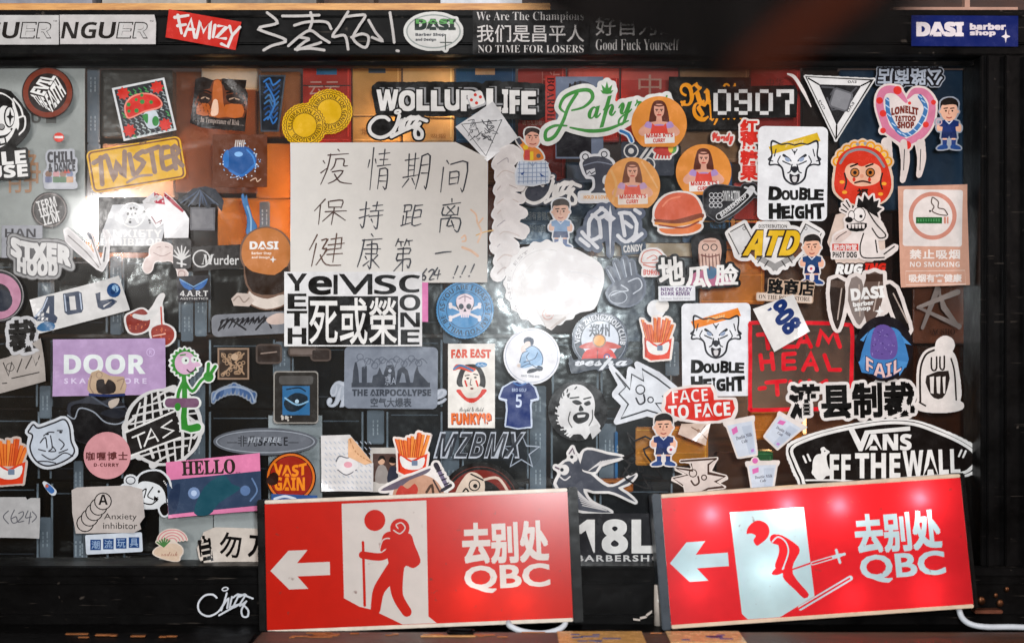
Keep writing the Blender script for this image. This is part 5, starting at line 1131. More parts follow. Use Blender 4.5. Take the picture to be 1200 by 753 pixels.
for L in ([(413, 448), (414, 434), (416, 424), (418, 424), (420, 434), (421, 448)], [(424, 448), (424, 430), (430, 428), (430, 448)], [(436, 448), (437, 440), (442, 438), (445, 430), (448, 438), (453, 440), (454, 448)], [(450, 436), (453, 428), (461, 427), (463, 436), (463, 448), (458, 448), (458, 438), (455, 438), (455, 448), (450, 448)], [(464, 448), (466, 434), (472, 428), (478, 434), (481, 448), (476, 448), (474, 438), (471, 436), (468, 448)], [(484, 448), (486, 436), (489, 428), (491, 436), (500, 446), (502, 448)]): s.P(L, DG)
s.E(457, 434, 2, '#9aa1ad'); s.part('sky_swirls')
for i in range(9): s.ring(422 + i * 8.6, 418 + (i * 5) % 11, 4.2, .9, '#565c68'); s.K([(418 + i * 8.8, 424 + (i * 7) % 9), (424 + i * 8.8, 420), (430 + i * 8.8, 425)], .9, '#565c68')
s.part('lettering').T('京A', 451, 440, 464, 451, '#9aa1ad'); s.T('THE AIRPOCALYPSE', 413, 456, 505, 463.5, DG, 'sansb', bold=.04); s.T('空气大爆表', 434.5, 466, 482, 476.5, DG, bold=.025); s.done(rrect(403.5, 406, 513, 478.5, 6, -.6), '#767d89')
s = Sticker('paper_note', 'large white paper note with three handwritten rows of characters', 'note')
s.part('faint_print').K([(552, 246), (558, 252), (560, 262), (566, 256)], 2, '#dcb79c'); s.K([(541, 279), (545, 276), (546, 282), (542, 283)], 2, '#dcb79c'); s.K([(558, 276), (568, 272), (578, 270)], 1, '#dcb06a'); s.K([(542, 290), (552, 294), (560, 300)], 3, '#dcb79c'); s.K([(560, 262), (564, 272), (560, 284)], 2.4, '#dfc0a8')
HW = {'a': [[(50,0),(56,8)],[(22,16),(80,14)],[(26,16),(24,55),(8,98)],[(8,34),(16,42)],[(4,66),(20,56)],[(46,30),(42,50),(34,58)],[(46,30),(70,28),(68,48),(84,48)],[(40,64),(72,62),(54,84),(30,98)],[(44,72),(66,90),(98,96)]],
 'b': [[(14,30),(8,48)],[(28,0),(26,100)],[(34,26),(40,36)],[(50,16),(92,12)],[(70,2),(70,40)],[(54,28),(88,26)],[(44,42),(98,38)],[(56,52),(54,98)],[(56,52),(88,50),(86,96),(76,92)],[(58,66),(86,64)],[(58,80),(86,78)]],
 'c': [[(4,20),(52,16)],[(16,4),(18,66)],[(40,2),(40,64)],[(18,34),(38,33)],[(18,48),(38,47)],[(0,68),(56,62)],[(20,72),(4,96)],[(36,72),(48,88)],[(64,10),(62,60),(50,98)],[(64,10),(94,8),(94,96),(82,90)],[(66,34),(92,32)],[(66,56),(92,54)]],
 'd': [[(14,2),(26,12)],[(8,22),(6,100)],[(34,14),(96,8),(92,98),(78,90)],[(34,38),(34,78)],[(34,38),(66,36),(64,76)],[(36,56),(64,55)],[(36,76),(64,75)]],
 'e': [[(26,2),(4,48)],[(20,26),(20,98)],[(42,10),(42,36)],[(42,10),(80,6),(78,34)],[(44,34),(78,32)],[(34,50),(96,46)],[(62,36),(62,98)],[(60,52),(34,86)],[(64,54),(98,84)]],
 'f': [[(4,32),(44,26)],[(26,4),(28,92),(16,84)],[(6,64),(44,50)],[(54,18),(92,14)],[(72,2),(72,36)],[(48,38),(98,34)],[(46,56),(98,52)],[(82,40),(82,98),(70,90)],[(56,66),(64,78)]],
 'g': [[(8,8),(8,34)],[(8,8),(40,6),(38,32)],[(8,34),(38,32)],[(24,34),(24,88)],[(26,58),(44,56)],[(8,52),(8,90)],[(2,94),(48,82)],[(58,6),(56,92),(98,86)],[(58,8),(94,4)],[(60,30),(90,28),(88,58)],[(60,60),(88,58)]],
 'h': [[(50,0),(54,8)],[(12,16),(92,12)],[(34,22),(64,44)],[(66,20),(34,46)],[(18,26),(18,50),(80,48)],[(80,26),(80,50)],[(12,62),(10,100)],[(12,62),(92,58),(88,98),(76,92)],[(52,50),(36,82),(66,78)],[(60,68),(70,86)]],
 'i': [[(22,4),(2,50)],[(18,30),(18,98)],[(34,20),(50,18),(38,46),(52,46),(28,94)],[(34,62),(54,92),(100,96)],[(58,16),(90,12)],[(54,32),(98,28)],[(58,48),(90,44)],[(54,62),(96,58)],[(76,2),(76,86)],[(90,14),(90,46)]],
 'j': [[(48,0),(56,8)],[(16,18),(94,14)],[(20,18),(18,60),(2,98)],[(34,32),(78,30),(78,58)],[(26,46),(92,43)],[(34,60),(78,58)],[(56,22),(56,98),(46,92)],[(32,68),(42,76)],[(26,94),(50,80)],[(84,64),(66,78)],[(62,76),(94,98)]],
 'k': [[(20,0),(6,22)],[(18,10),(44,8)],[(32,12),(36,22)],[(62,0),(50,20)],[(62,8),(96,6)],[(76,10),(80,20)],[(16,32),(82,28),(80,46)],[(20,48),(80,46)],[(20,48),(16,66),(88,62),(84,88),(70,82)],[(50,28),(52,100)],[(48,66),(8,98)]],
 'l': [[(0,70),(50,45),(100,30)]],
 '6': [[(70,0),(20,50),(10,90),(50,100),(70,75),(40,60),(16,80)]], '2': [[(10,20),(50,0),(80,20),(20,95),(90,90)]], '4': [[(50,0),(10,60),(95,55)],[(75,20),(60,100)]], '!': [[(80,0),(40,70)],[(26,94),(22,100)]]}
s.part('handwriting')
for ch, x0, y0, x1, y1, c in (('a', 375, 175, 415, 217, '#4c3a38'), ('b', 429, 174, 458, 223, '#3f3d42'), ('c', 473, 180, 504, 222, '#3a3a40'), ('d', 517, 188, 548, 225, '#44444a'), ('e', 368, 233, 407, 264, '#503f3a'), ('f', 420, 236, 449, 268, '#3f3f46'), ('g', 471, 239, 496, 266, '#43434a'), ('h', 515, 234, 541, 272, '#3f4248'), ('i', 362, 274, 403, 313, '#5a4238'), ('j', 420, 274, 448, 314, '#403f45'), ('k', 462, 280, 484, 318, '#3f3f45'), ('l', 511, 293, 529, 299, '#3f4248'), ('6', 494, 315, 502, 328, '#43434a'), ('2', 502, 316, 510, 328, '#43434a'), ('4', 508, 314, 517, 327, '#43434a'), ('!', 530, 312, 538, 326, '#43434a'), ('!', 538, 312, 547, 325, '#43434a'), ('!', 548, 310, 557, 324, '#43434a')):
    for L in HW[ch]:
        n = len(L); s.K([(x0 + (x1 - x0) * (x + random.uniform(-3, 3) + .13 * (50 - y)) / 100, y0 + (y1 - y0) * (y + random.uniform(-2, 2)) / 100) for x, y in L], [1.7] + [1.35] * (n - 2) + [.8], c, sm=3)
s.done([(341, 168), (534, 167), (572, 186), (571, 331), (341, 332)], ink('#c9c5bf', rough=.5, var=.08), warp=lambda x, y: .6 + .35 * math.sin((x + .4 * y) * .03) + .25 * math.sin(y * .045 + 1), curl=[(341, 168, 30, 2)])
s = Sticker('strip_sticker', 'narrow pink strip beside the block lettering sign')
s.done(rrect(488, 331, 502, 377), '#d070a6')
s = Sticker('lettering_sticker', 'black and white block lettering sticker with large characters in the middle')
s.P([(362, 347), (467, 347), (467, 404), (362, 404)], K); s.part('lettering').T('YELMSC'[0], 337, 320.5, 361, 341, K, 'sansb'); s.T('e', 363, 324, 389, 345, K, 'sansb', bold=.02); s.R(391.5, 322, 396.5, 345, K)
s.P([(397.5, 321), (404, 321), (417, 337), (431, 321), (437, 321), (437, 345), (431.5, 345), (431.5, 329), (418, 345), (415, 345)], K); s.T('S', 439, 322, 465, 345, K, 'sansb'); s.T('C', 468, 322, 493, 343, K, 'sansb')
s.T('E', 338, 344, 360, 362, K, 'sansb'); s.T('T', 337, 364, 361, 382, K, 'sansb'); s.T('H', 0, 0, 0, 0, K, 'sansb', quad=[(338, 384), (360, 384), (360, 403), (338, 403)])
s.T('O', 468.5, 345, 493, 364, K, 'sansb'); s.T('N', 469.5, 366, 492.5, 383, K, 'sansb'); s.T('E', 470, 386, 492, 403.5, K, 'sansb')
s.newpart('characters').T('死或榮', 364, 349.5, 465, 402.5, W, bold=.012); s.done(rrect(334, 318.5, 495, 405.5), '#d4d3d3')
s = Sticker('outline_sticker', 'clear sticker with pale outlined lettering BMX')
s.part('lettering').T('MZBMX', 510, 506, 614, 536, '#aab0ba', 'sansbi', bold=.012, shear=.12); s.T('MZBMX', 511.4, 507.2, 612.8, 534.8, '#2a2d34', 'sansbi', bold=-.012, shear=.12); s.done(rrect(505, 503, 617, 539, 3), clear('#3a4048', .18))
s = Sticker('scooter_sticker', 'dark round scooter club badge with a red scooter front')
DB = '#2c3340'; s.E(703, 398, 31.5, DB); s.E(703, 398, 22, '#c3cad4'); s.ring(703, 398, 31, .8, '#8b94a2'); s.part('lettering').arc('VESPA ZHENGZHOU CLUB', 703, 398, 26.6, 172, 372, 6.4, '#c9cdd3', 'sansb', bold=.01); s.T('郑州', 690.5, 379.5, 714, 394, DB, bold=.03)
s.part('scooter').P([(681, 404), (694, 400), (712, 400), (725, 404), (724, 408), (682, 408)], '#b9402f', sm=2); s.P([(684, 424), (685, 412), (694, 408), (712, 408), (719, 413), (720, 424)], '#c8362c', sm=3); s.E(702, 399, 8, '#8d6a4c'); s.E(702, 399, 6.2, '#e0983a'); s.K([(700, 410), (700, 424)], 1, '#8b2018', sm=0); s.ring(711, 418, 4, 1.4, '#2a4a86'); s.E(711, 418, 1.6, '#d5d5d8')
s.part('lettering'); s.P([(668, 416), (672, 424), (684, 420), (736, 420), (732, 428), (690, 432), (670, 436)], DB, sm=2); s.T('vespa', 674, 418.5, 734, 433, '#c9cdd3', 'script', bold=.02); s.done(halo=[(1.2, '#39424f')])
s = Sticker('photo_sticker', 'black round sticker of a white long haired laughing face')
s.part('face').P([(653, 482), (656, 468), (662, 456), (672, 450), (684, 452), (694, 462), (697, 474), (696, 486), (701, 494), (703, 500), (692, 506), (686, 514), (680, 508), (668, 508), (658, 500), (654, 492)], '#cfcfcf', sm=3)
for L in ([(670, 470), (676, 468), (682, 472), (676, 474)], [(684, 472), (690, 469), (692, 473), (687, 475)], [(672, 486), (680, 482), (690, 484), (688, 492), (678, 496), (672, 492)], [(680, 474), (684, 480), (678, 481)], [(664, 462), (668, 460), (666, 466)]): s.P(L, '#1a1919', sm=3)
s.P([(676, 486), (686, 485), (685, 488), (677, 489)], '#cfcfcf'); s.K([(668, 466), (678, 465)], 1.4, '#1a1919'); s.K([(684, 467), (692, 465)], 1.4, '#1a1919'); s.K([(668, 482), (666, 492), (670, 500)], 1, '#4a4a4a'); s.K([(694, 480), (694, 490), (690, 498)], 1, '#4a4a4a')
for i in range(26):
    a = random.uniform(1.8, 4.6); s.K([(676 + 22 * math.cos(a), 482 + 27 * math.sin(a)), (676 + 25 * math.cos(a + .1), 483 + 30 * math.sin(a + .1))], 1.2, random.choice(['#1a1919', '#cfcfcf']), sm=0)
s.P([(690, 500), (700, 496), (704, 504), (694, 514)], '#bdbdbd'); s.done(ell(677, 481, 35, n=60), '#131212')
s = Sticker('swallow_sticker', 'white die cut grey swallow sticker above the barbershop sticker')
s.part('body').P([(652, 566), (657, 556), (656, 548), (662, 541), (668, 540), (672, 543), (675, 532), (680, 543), (683, 552), (692, 555), (700, 562), (712, 570), (724, 568), (736, 560), (745, 556), (736, 566), (724, 571), (734, 578), (745, 588), (728, 580), (714, 575), (696, 575), (682, 572), (676, 586), (660, 576)], '#42454f', sm=2)
s.newpart('wings').P([(680, 548), (682, 536), (685, 528), (694, 527), (712, 532), (729, 535), (716, 538), (704, 542), (698, 552), (690, 552)], '#42454f', sm=2); s.P([(672, 570), (682, 562), (684, 576), (692, 588), (704, 594), (716, 600), (690, 599), (672, 594), (668, 580)], '#4c4f58', sm=2)
for k in range(8): s.K([(690 + k * 1.4, 551 - k), (704 + k * 3, 540 - k * .5)], .8, '#c9c6c6', sm=0); s.K([(674 + k * 1.2, 572 + k * 2.8), (690 + k * 3, 588 + k * 1.4)], .9, '#c2bfbf', sm=0)
s.newpart('eyes').E(661, 550, 6, '#d0cdcb', ry=6.4); s.E(672, 536.5, 5, '#d0cdcb', ry=4.4); s.E(658.5, 550, 2.2, '#24252b'); s.E(670, 535, 2, '#24252b'); s.K([(651, 547), (655, 549)], 2, '#5d4a58', sm=0); s.K([(667, 531), (671, 525), (673, 531)], 1.2, '#5d4a58', sm=0); s.K([(656, 558), (662, 562), (668, 558)], 1.2, '#c9c6c6')
s.done(halo=[(3, '#d2cfcd')])
s = Sticker('barber_sticker', 'black barbershop sticker with big white characters between the red signs')
s.part('lettering').T('18L', 676, 609, 766, 647, W, 'sansb', bold=.03); s.T('BARBERSHOP', 676, 650, 786, 657, WG, 'sans', bold=.03, spacing=1.25); s.done([(664, 601), (800, 601), (800, 662), (664, 661)], '#28282b')
s = Sticker('scrap', 'small round white beer badge under the bright spot')
s.E(776, 358, 8, '#d9d5d0'); s.done(ell(769, 362, 11), '#d5d5d6')

# ---------------- right ----------------
s = Sticker('gothic_sticker', 'black sticker with orange blackletter lettering behind the number plate')
OG = '#d98a1c'; s.part('lettering').T('Rust', 797, 96, 866, 122, OG, 'frak', bold=.02, rot=4); s.T('Ch', 812, 120, 842, 147, OG, 'frak', bold=.02, rot=4); s.T('ars', 846, 124, 874, 140, OG, 'frak', bold=.02); s.done([(784, 90), (880, 91), (879, 152), (805, 152), (782, 128)], '#181513')
s = Sticker('number_sticker', 'black plate sticker with white pixel digits 0907')
PX = {'0': ['.##.', '#..#', '#..#', '#..#', '#..#', '#..#', '.##.'], '9': ['.##.', '#..#', '#..#', '.###', '...#', '#..#', '.##.'], '7': ['####', '#..#', '...#', '..##', '..#.', '..#.', '..#.']}
s.part('digits')
for i, c in enumerate('0907'):
    x0 = 836 + i * 24.6; w_ = 5.1; h_ = 4.25
    for r, row in enumerate(PX[c]):
        for q, b in enumerate(row):
            if b == '#': s.R(x0 + q * w_, 105 + r * h_, x0 + q * w_ + w_, 105 + r * h_ + h_, WG, 0)
s.done([(832, 102), (931, 100), (935, 108), (933, 138), (834, 139)], '#161413')
s = Sticker('character_sticker', 'tall narrow white sticker with red upright characters')
s.part('lettering')
for c, y in (('红', 141), ('得', 155), ('糖', 177), ('果', 195)): s.T(c, 868, y, 887, y + 16, '#c8281c', bold=.06)
for x in (871, 877, 883): s.E(x, 173.4, 1.6, '#c8281c')
s.done(halo=[(2.4, '#d5ccc6')])
s = Sticker('graffiti_sticker', 'small white sticker with red graffiti lettering beside the red characters')
s.part('lettering').T('Yumdy', 835, 156, 859, 169, '#c23a30', 'script', bold=.08); s.done(halo=[(2, '#cfc5be')])
s = Sticker('bird_sticker', 'tiny red and green bird sticker beside the percent sign')
s.part('bird').P([(765, 176), (772, 171), (782, 171), (788, 176), (786, 182), (774, 182)], '#b83a34', sm=3); s.E(788, 174, 5, '#5f9a4c', ry=6); s.E(786, 174, 3, '#d8b83a', ry=5)
for i in range(5): s.K([(770 + i * 3.4, 180), (768 + i * 4, 185)], 1.6, '#b83a34', sm=0)
s.done(halo=[(2, '#d5d0cc')])
def lady(s, cx, cy, r, glare_wash=0.0):
    f = (lambda h: mixh(h, glare_wash, '#dcb08c')) if glare_wash else (lambda h: h)
    s.part('woman').P([(cx - 9, cy - 20), (cx - 5, cy - 27), (cx + 4, cy - 27), (cx + 9, cy - 20), (cx + 12, cy - 2), (cx + 8, cy + 3), (cx - 8, cy + 3), (cx - 12, cy - 2)], f('#5a2c20'), sm=3)
    s.P([(cx - 3, cy - 9), (cx + 3, cy - 9), (cx + 4, cy + 2), (cx - 4, cy + 2)], f(SKIN)); s.P([(cx - 12, cy - 2), (cx + 12, cy - 2), (cx + 24, cy + 8), (cx + 20, cy + 14), (cx + 11, cy + 12), (cx - 11, cy + 12), (cx - 20, cy + 14), (cx - 24, cy + 8)], f(SKIN), sm=3)
    s.P([(cx - 14, cy - 3), (cx - 9, cy - 1), (cx - 8, cy + 5), (cx - 17, cy + 3)], f('#a98cc0'), sm=3); s.P([(cx + 14, cy - 3), (cx + 9, cy - 1), (cx + 8, cy + 5), (cx + 17, cy + 3)], f('#a98cc0'), sm=3); s.E(cx, cy + 3, 8, f('#a98cc0'), ry=3)
    s.P([(cx - 8, cy - 1), (cx - 5, cy + 2), (cx + 5, cy + 2), (cx + 8, cy - 1), (cx + 11, cy + 14), (cx - 11, cy + 14)], f('#d4473a'))
    s.newpart('face').P([(cx - 6, cy - 19), (cx - 4, cy - 23), (cx + 4, cy - 23), (cx + 6, cy - 19), (cx + 5, cy - 11), (cx, cy - 7), (cx - 5, cy - 11)], f(SKIN), sm=3)
    for q in (-2.7, 2.7): s.K([(cx + q - 1.4, cy - 17), (cx + q + 1.4, cy - 17)], .9, f('#3a1c14'), sm=0); s.E(cx + q, cy - 15.4, .8, f('#2a1410'))
    s.K([(cx - 1.8, cy - 10.6), (cx + 1.8, cy - 10.6)], 1.2, f('#b03a34'), sm=0); s.K([(cx, cy - 15), (cx - .6, cy - 12.4)], .6, f('#a8644e'), sm=0); s.K([(cx - 5, cy - 22), (cx, cy - 21), (cx + 5, cy - 22)], 1.4, f('#5a2c20'))
    s.newpart('name_board').R(cx - 17, cy + 11, cx + 18, cy + 22.5, f('#e0dbd6'), 1, 2); s.newpart('lettering').T("MAMA K'T'S", cx - 15, cy + 11, cx + 16, cy + 15.5, f('#c0382c'), 'sansb', bold=.04, rot=2); s.T('CURRY', cx - 7, cy + 17, cx + 7, cy + 21.4, f('#c0382c'), 'sansb', bold=.04, rot=2)
    p = ell(cx, cy, r, n=64); return [(x, min(y, cy + r * .82)) for x, y in p]
GL = 'orange round lady stickers'
s = Sticker('script_sticker', 'white die cut sticker with green script lettering and a hemp leaf')
GN = '#3f8a3c'; s.part('lettering')
s.K([(676, 110), (666, 126), (660, 142), (650, 160), (640, 164), (640, 154), (650, 148), (664, 148)], [4, 4, 4, 4.4, 4.4, 4, 3.4, 2], GN); s.K([(661, 132), (656, 126), (662, 114), (678, 107), (691, 107), (694, 116), (684, 126), (670, 130)], [2, 3.4, 4, 4.4, 4.6, 4.4, 3, 1.6], GN)
s.T('apyrus', 688, 110, 786, 146, GN, 'script', bold=.01, rot=8); s.K([(668, 150), (690, 154), (712, 152), (736, 142)], [2, 4.4, 4.4, 1.4], GN)
s.newpart('leaf')
for a in (-150, -120, -90, -60, -30): 
    c, sn = math.cos(math.radians(a)), math.sin(math.radians(a)); L = 15 if a == -90 else 13 if a in (-120, -60) else 9; s.P([(711, 111), (711 + L * .5 * c - 2 * sn, 111 + L * .5 * sn + 2 * c), (711 + L * c, 111 + L * sn), (711 + L * .5 * c + 2 * sn, 111 + L * .5 * sn - 2 * c)], GN)
s.done(halo=[(5, '#d8d8d4')], smooth=4)
s = Sticker('straw_sticker', 'small white and blue drinking straw sticker edge beside the orange lady')
s.K([(727, 154), (736, 158), (740, 166)], 3.4, '#2a6ca6', sm=2); s.done(halo=[(1.6, '#cfd6de')])
s = Sticker('round_sticker', 'topmost orange round sticker of a lady in a red apron', group=GL); b = lady(s, 772, 146, 32.5); s.done(b, '#d98a3a')
s = Sticker('round_sticker', 'orange lady sticker above the blue packet and right of the percent sign', group=GL); b = lady(s, 824, 202, 32.5); s.done(b, '#d98a3a')
s = Sticker('round_sticker', 'glare washed orange lady sticker above the burger', group=GL); b = lady(s, 741, 217, 32.5, .22); s.K([(716, 200), (722, 216), (718, 236)], 3, '#dda86a'); s.K([(752, 190), (762, 206), (770, 220)], 2, '#e0ad74'); s.done(b, '#dc9a54')  # glare put into the paler colours and the two pale streaks
s = Sticker('burger_sticker', 'white die cut hamburger sticker with a red orange bun')
s.part('bun').P([(767, 256), (769, 242), (780, 230), (796, 226), (812, 230), (820, 242), (821, 252), (800, 258), (780, 260)], '#cc5f42', sm=4); s.P([(772, 268), (790, 268), (818, 262), (820, 268), (806, 274), (780, 274)], '#d8743c', sm=3); s.newpart('filling').P([(766, 257), (790, 258), (821, 250), (822, 257), (800, 264), (774, 264)], '#7c3a20', sm=3); s.K([(768, 262), (790, 264), (806, 262), (821, 257)], 3.4, '#d98b3c'); s.K([(772, 264), (800, 267), (818, 260)], 2, '#8a3c2c'); s.K([(776, 242), (784, 234), (796, 231)], 2, '#dd8060')
s.done(halo=[(2.4, '#d8d2cd')])
s = Sticker('razor_sticker', 'black barbershop sticker of a folded razor with curved lettering')
s.P([(828, 226), (838, 220), (856, 222), (868, 226), (848, 248), (836, 254), (828, 244)], '#2a292c', sm=2)
for i in range(9): s.ring(833 + (i % 3) * 5, 229 + (i // 3) * 6, 3, 1, '#b9b9bb')
s.part('razor').K([(842, 254), (858, 244), (874, 230), (880, 222)], 8, '#c2c2c3', sm=3); s.K([(842, 254), (858, 244), (874, 230)], 6, '#1d1b1c', sm=3); s.K([(872, 220), (882, 224), (886, 228)], 2.4, '#b9b9bb')
s.part('lettering').T('BARBERSHOP', 0, 0, 0, 0, '#cfcfcf', 'sansb', quad=[(842, 250), (872, 227), (875, 231), (845, 255)]); s.T('SYNTH ACTION', 846, 224, 866, 236, '#cfcfcf', 'sansb'); s.done(halo=[(3, '#1d1b1c'), (4, '#56565a')])
s = Sticker('small_label', 'tiny dark label reading CANDY with a white rim')
s.part('lettering').T('CANDY', 730.5, 287, 753, 295, WG, 'sansb', bold=.03, rot=5); s.done(rrect(728, 284.5, 757, 298, 1, 5), '#2f3f52')
s = Sticker('burger_sticker', 'white sticker with a thin red outlined burger')
for L in ([(752, 302), (756, 295), (768, 293), (776, 299), (778, 306), (754, 308)], ): s.K(L, 1, '#c77a6c', closed=True)
s.K([(754, 310), (766, 313), (778, 309)], 1.4, '#c77a6c'); s.K([(755, 316), (766, 319), (778, 315)], 1, '#c77a6c'); s.K([(758, 303), (766, 299), (770, 303), (764, 305)], .9, '#c77a6c'); s.part('lettering').T('BURGER', 754, 316, 778, 322, '#c24a3c', 'sansb', bold=.02); s.done(halo=[(2.6, '#d9d4d1')])
s = Sticker('hand_sticker', 'dark die cut hand sticker with curled fingers beside the bright spot')
s.P([(712, 346), (716, 336), (728, 328), (744, 322), (754, 330), (752, 348), (738, 358), (722, 356)], '#3f4656', sm=4); s.part('fingers')
for x0, y0, x1, y1 in ((722, 330, 714, 316), (729, 327, 722, 308), (736, 324, 732, 304), (742, 322, 740, 308)): s.K([(x0, y0), (x1, y1)], 6, '#3f4656', sm=0); s.K([(x0 - 2, y0), (x1 - 2, y1)], .9, '#a9b2be', sm=0)
s.K([(716, 346), (726, 342), (736, 340), (728, 334)], 1, '#b9c0ca'); s.ring(724, 348, 11, .8, '#aeb6c0', ry=8); s.K([(736, 330), (748, 326), (752, 336), (742, 344)], 1, '#b9c0ca'); s.done(halo=[(2, '#565f70')])
s = Sticker('die_cut_sticker', 'black die cut bearded man in glasses with white dripping characters')
s.part('man').P([(818, 286), (822, 279), (832, 277), (842, 281), (845, 292), (843, 308), (838, 320), (826, 322), (819, 310)], '#c7a596', sm=3); s.P([(816, 318), (808, 326), (808, 334), (856, 334), (852, 324), (842, 316)], '#a8607c', sm=2); s.P([(824, 316), (832, 312), (840, 316), (836, 326), (828, 326)], '#4a6a86', sm=2)
for i in range(7): s.K([(818 + i * 4, 298), (819 + i * 4, 316 - abs(i - 3) * 2)], 1, '#6d4c44', sm=0)
s.ring(826, 290, 4.2, 1.1, '#241a18'); s.ring(836, 290, 4.2, 1.1, '#241a18'); s.K([(821, 299), (831, 301), (841, 299)], 1.2, '#6d3a34'); s.K([(824, 283), (838, 283)], .8, '#8a5a4c'); s.P([(812, 282), (820, 276), (832, 273), (844, 277), (848, 290), (846, 310), (845, 294), (842, 282), (832, 279), (820, 283), (816, 296), (815, 310)], '#1a1718', sm=2)
s.part('lettering').T('地', 772, 302, 800, 334, W, bold=.04, rot=4); s.T('瓜', 804, 312, 832, 336, W, bold=.04); s.T('脸', 838, 310, 864, 334, W, bold=.04)
s.done(halo=[(3, K)])
s = Sticker('small_label', 'small white label with tiny purple lettering under the bearded man', 'label')
s.part('lettering').T('NINE CRAZY', 774, 337, 810, 341, '#5a3a6a', 'sansb', bold=.03); s.T('DARK RIVER', 774, 342, 808, 346, '#5a3a6a', 'sansb', bold=.03); s.T('live music food and drink', 774, 348, 808, 351, '#8a8a92'); s.done(rrect(771, 335, 814, 352.5, 1, 1), '#d3d4d8')
def wolf(s, cx, y, tape, w_=1.0):
    LN = '#25252b'
    def q(L): return [(cx + a * w_, y + b * w_) for a, b in L]
    s.part('wolf_head')
    for sg in (-1, 1):
        m = lambda L: q([(sg * a, b) for a, b in L])
        s.K(m([(26, 26), (31, 24), (27, 19), (28, 8), (26, 2), (16, 6), (8, 5), (0, 7)]), [1, 1.8, 1.8, 1.8, 2.6, 1.8, 1.7, 1.7], LN); s.K(m([(27, 20), (30, 30), (22, 30), (15, 34), (12, 46), (6, 52), (0, 54)]), [1.7, 2.2, 1.7, 2.2, 2.4, 2.2, 1.8], LN)
        s.K(m([(13, 19), (7, 23), (4, 26)]), [3.2, 2.4, 1], LN, sm=3); s.P(m([(5, 24), (11, 21), (11, 25), (7, 27)]), '#8a98b0', sm=2); s.K(m([(14, 26), (10, 28), (5, 30)]), 1.2, LN); s.K(m([(3, 30), (5, 38), (8, 40)]), 1.2, LN); s.K(m([(17, 20), (20, 27), (16, 32)]), 1, LN); s.K(m([(22, 12), (24, 20)]), 1, LN)
        s.P(m([(2, 42), (4, 41), (5, 46), (3, 44)]), W, sm=0)
    s.P(q([(-5, 34), (0, 32), (5, 34), (3, 38), (0, 40), (-3, 38)]), LN, sm=3); s.P(q([(-6, 41), (0, 43), (6, 41), (5, 50), (0, 53), (-5, 50)]), '#2a272c', sm=3); s.P(q([(-3, 45), (0, 44), (3, 45), (2, 50), (0, 51), (-2, 50)]), '#c6c3c4', sm=3); s.K(q([(0, 14), (0, 18)]), .9, LN, sm=0); s.K(q([(-3, 12), (0, 17), (3, 12)]), .9, LN, sm=0)
    s.newpart('tape').P([(cx - 31 * w_, y + 9 * w_), (cx + 27 * w_, y - 8 * w_), (cx + 31 * w_, y + 2 * w_), (cx - 27 * w_, y + 18 * w_)] , tape); s.T('Jamming', cx - 12 * w_, y + 0 * w_, cx + 11 * w_, y + 8 * w_, '#d8c08a', 'script', rot=12)
    s.prims = [p for p in s.prims if p[4] == 'tape'] + [p for p in s.prims if p[4] != 'tape']
    for c, x0, x1, dy in (('D', -30, -16, 0), ('o', -15, -6, 4), ('U', -5, 4, 4), ('B', 6, 15, 1), ('L', 16, 23, 2), ('E', 24, 34, 3)): s.newpart('lettering').T(c.upper(), cx + x0 * w_, y + (57 + dy) * w_, cx + x1 * w_, y + 72 * w_, K, 'sansb', bold=.05, rot=random.uniform(-5, 5)) if x0 == -30 else s.part('lettering').T(c.upper(), cx + x0 * w_, y + (57 + dy) * w_, cx + x1 * w_, y + 72 * w_, K, 'sansb', bold=.04, rot=random.uniform(-4, 4))
    for c, x0, x1, dy in (('H', -30, -17, 0), ('E', -15, -6, 3), ('I', -4, -1, 2), ('G', 1, 11, 3), ('H', 13, 22, 1), ('T', 23, 35, 0)): s.part('lettering').T(c, cx + x0 * w_, y + (77 + dy) * w_, cx + x1 * w_, y + 94 * w_, K, 'sansb', bold=.05, rot=random.uniform(-4, 4))
GW = 'white wolf stickers'
s = Sticker('wolf_sticker', 'white rounded wolf sticker with a yellow tape strip', group=GW); wolf(s, 930, 164, '#c9a524', .98); s.done(rrect(887, 149, 968.5, 259, 7, -.8), '#d8d8da')
s = Sticker('wolf_sticker', 'white rounded wolf sticker with an orange tape strip', group=GW); wolf(s, 839, 368, '#dd7c22', .95); s.done(rrect(799, 355, 880, 464, 6, .6), '#d9dade')
s = Sticker('triangle_sticker', 'white and black framed inverted triangle sticker')
s.P([(945, 92.5), (1019, 95.5), (978.5, 162)], '#d2d0cf'); s.P([(958, 100), (1008, 101.5), (979, 148)], '#1f1e20'); s.K([(943, 91), (1021, 95), (978, 164)], 1.6, '#2a2826', closed=True, sm=0)
for a, b in (((946, 93), (958, 100)), ((1019, 96), (1008, 101.5)), ((978.5, 162), (979, 148))): s.K([a, b], 1.4, K, sm=0)
for L in ([(962, 103), (976, 104), (972, 112)], [(1002, 104), (994, 112), (998, 116)], [(968, 116), (974, 130), (984, 128)]): s.K(L, 2, '#4a4a4e', sm=0)
s.part('plain_panel').P(rotp(rrect(972, 106, 996, 130, 4), 984, 118, -18), '#5a5a5e'); s.P(rotp(rrect(974, 108, 994, 128, 3), 984, 118, -18), '#7c7c80')
s.part('lettering').T('EVO', 992, 95.6, 1002, 98.6, '#3a3838', 'sansb', rot=180); s.T('EVO', 0, 0, 0, 0, '#3a3838', 'sansb', quad=[(1000, 122), (993, 133), (990.5, 131.5), (997.5, 120.5)]); s.T('EVO', 0, 0, 0, 0, '#3a3838', 'sansb', quad=[(960, 118), (966, 128), (964, 129.5), (958, 119.5)]); s.done(halo=[(1.6, '#c9c7c5')])
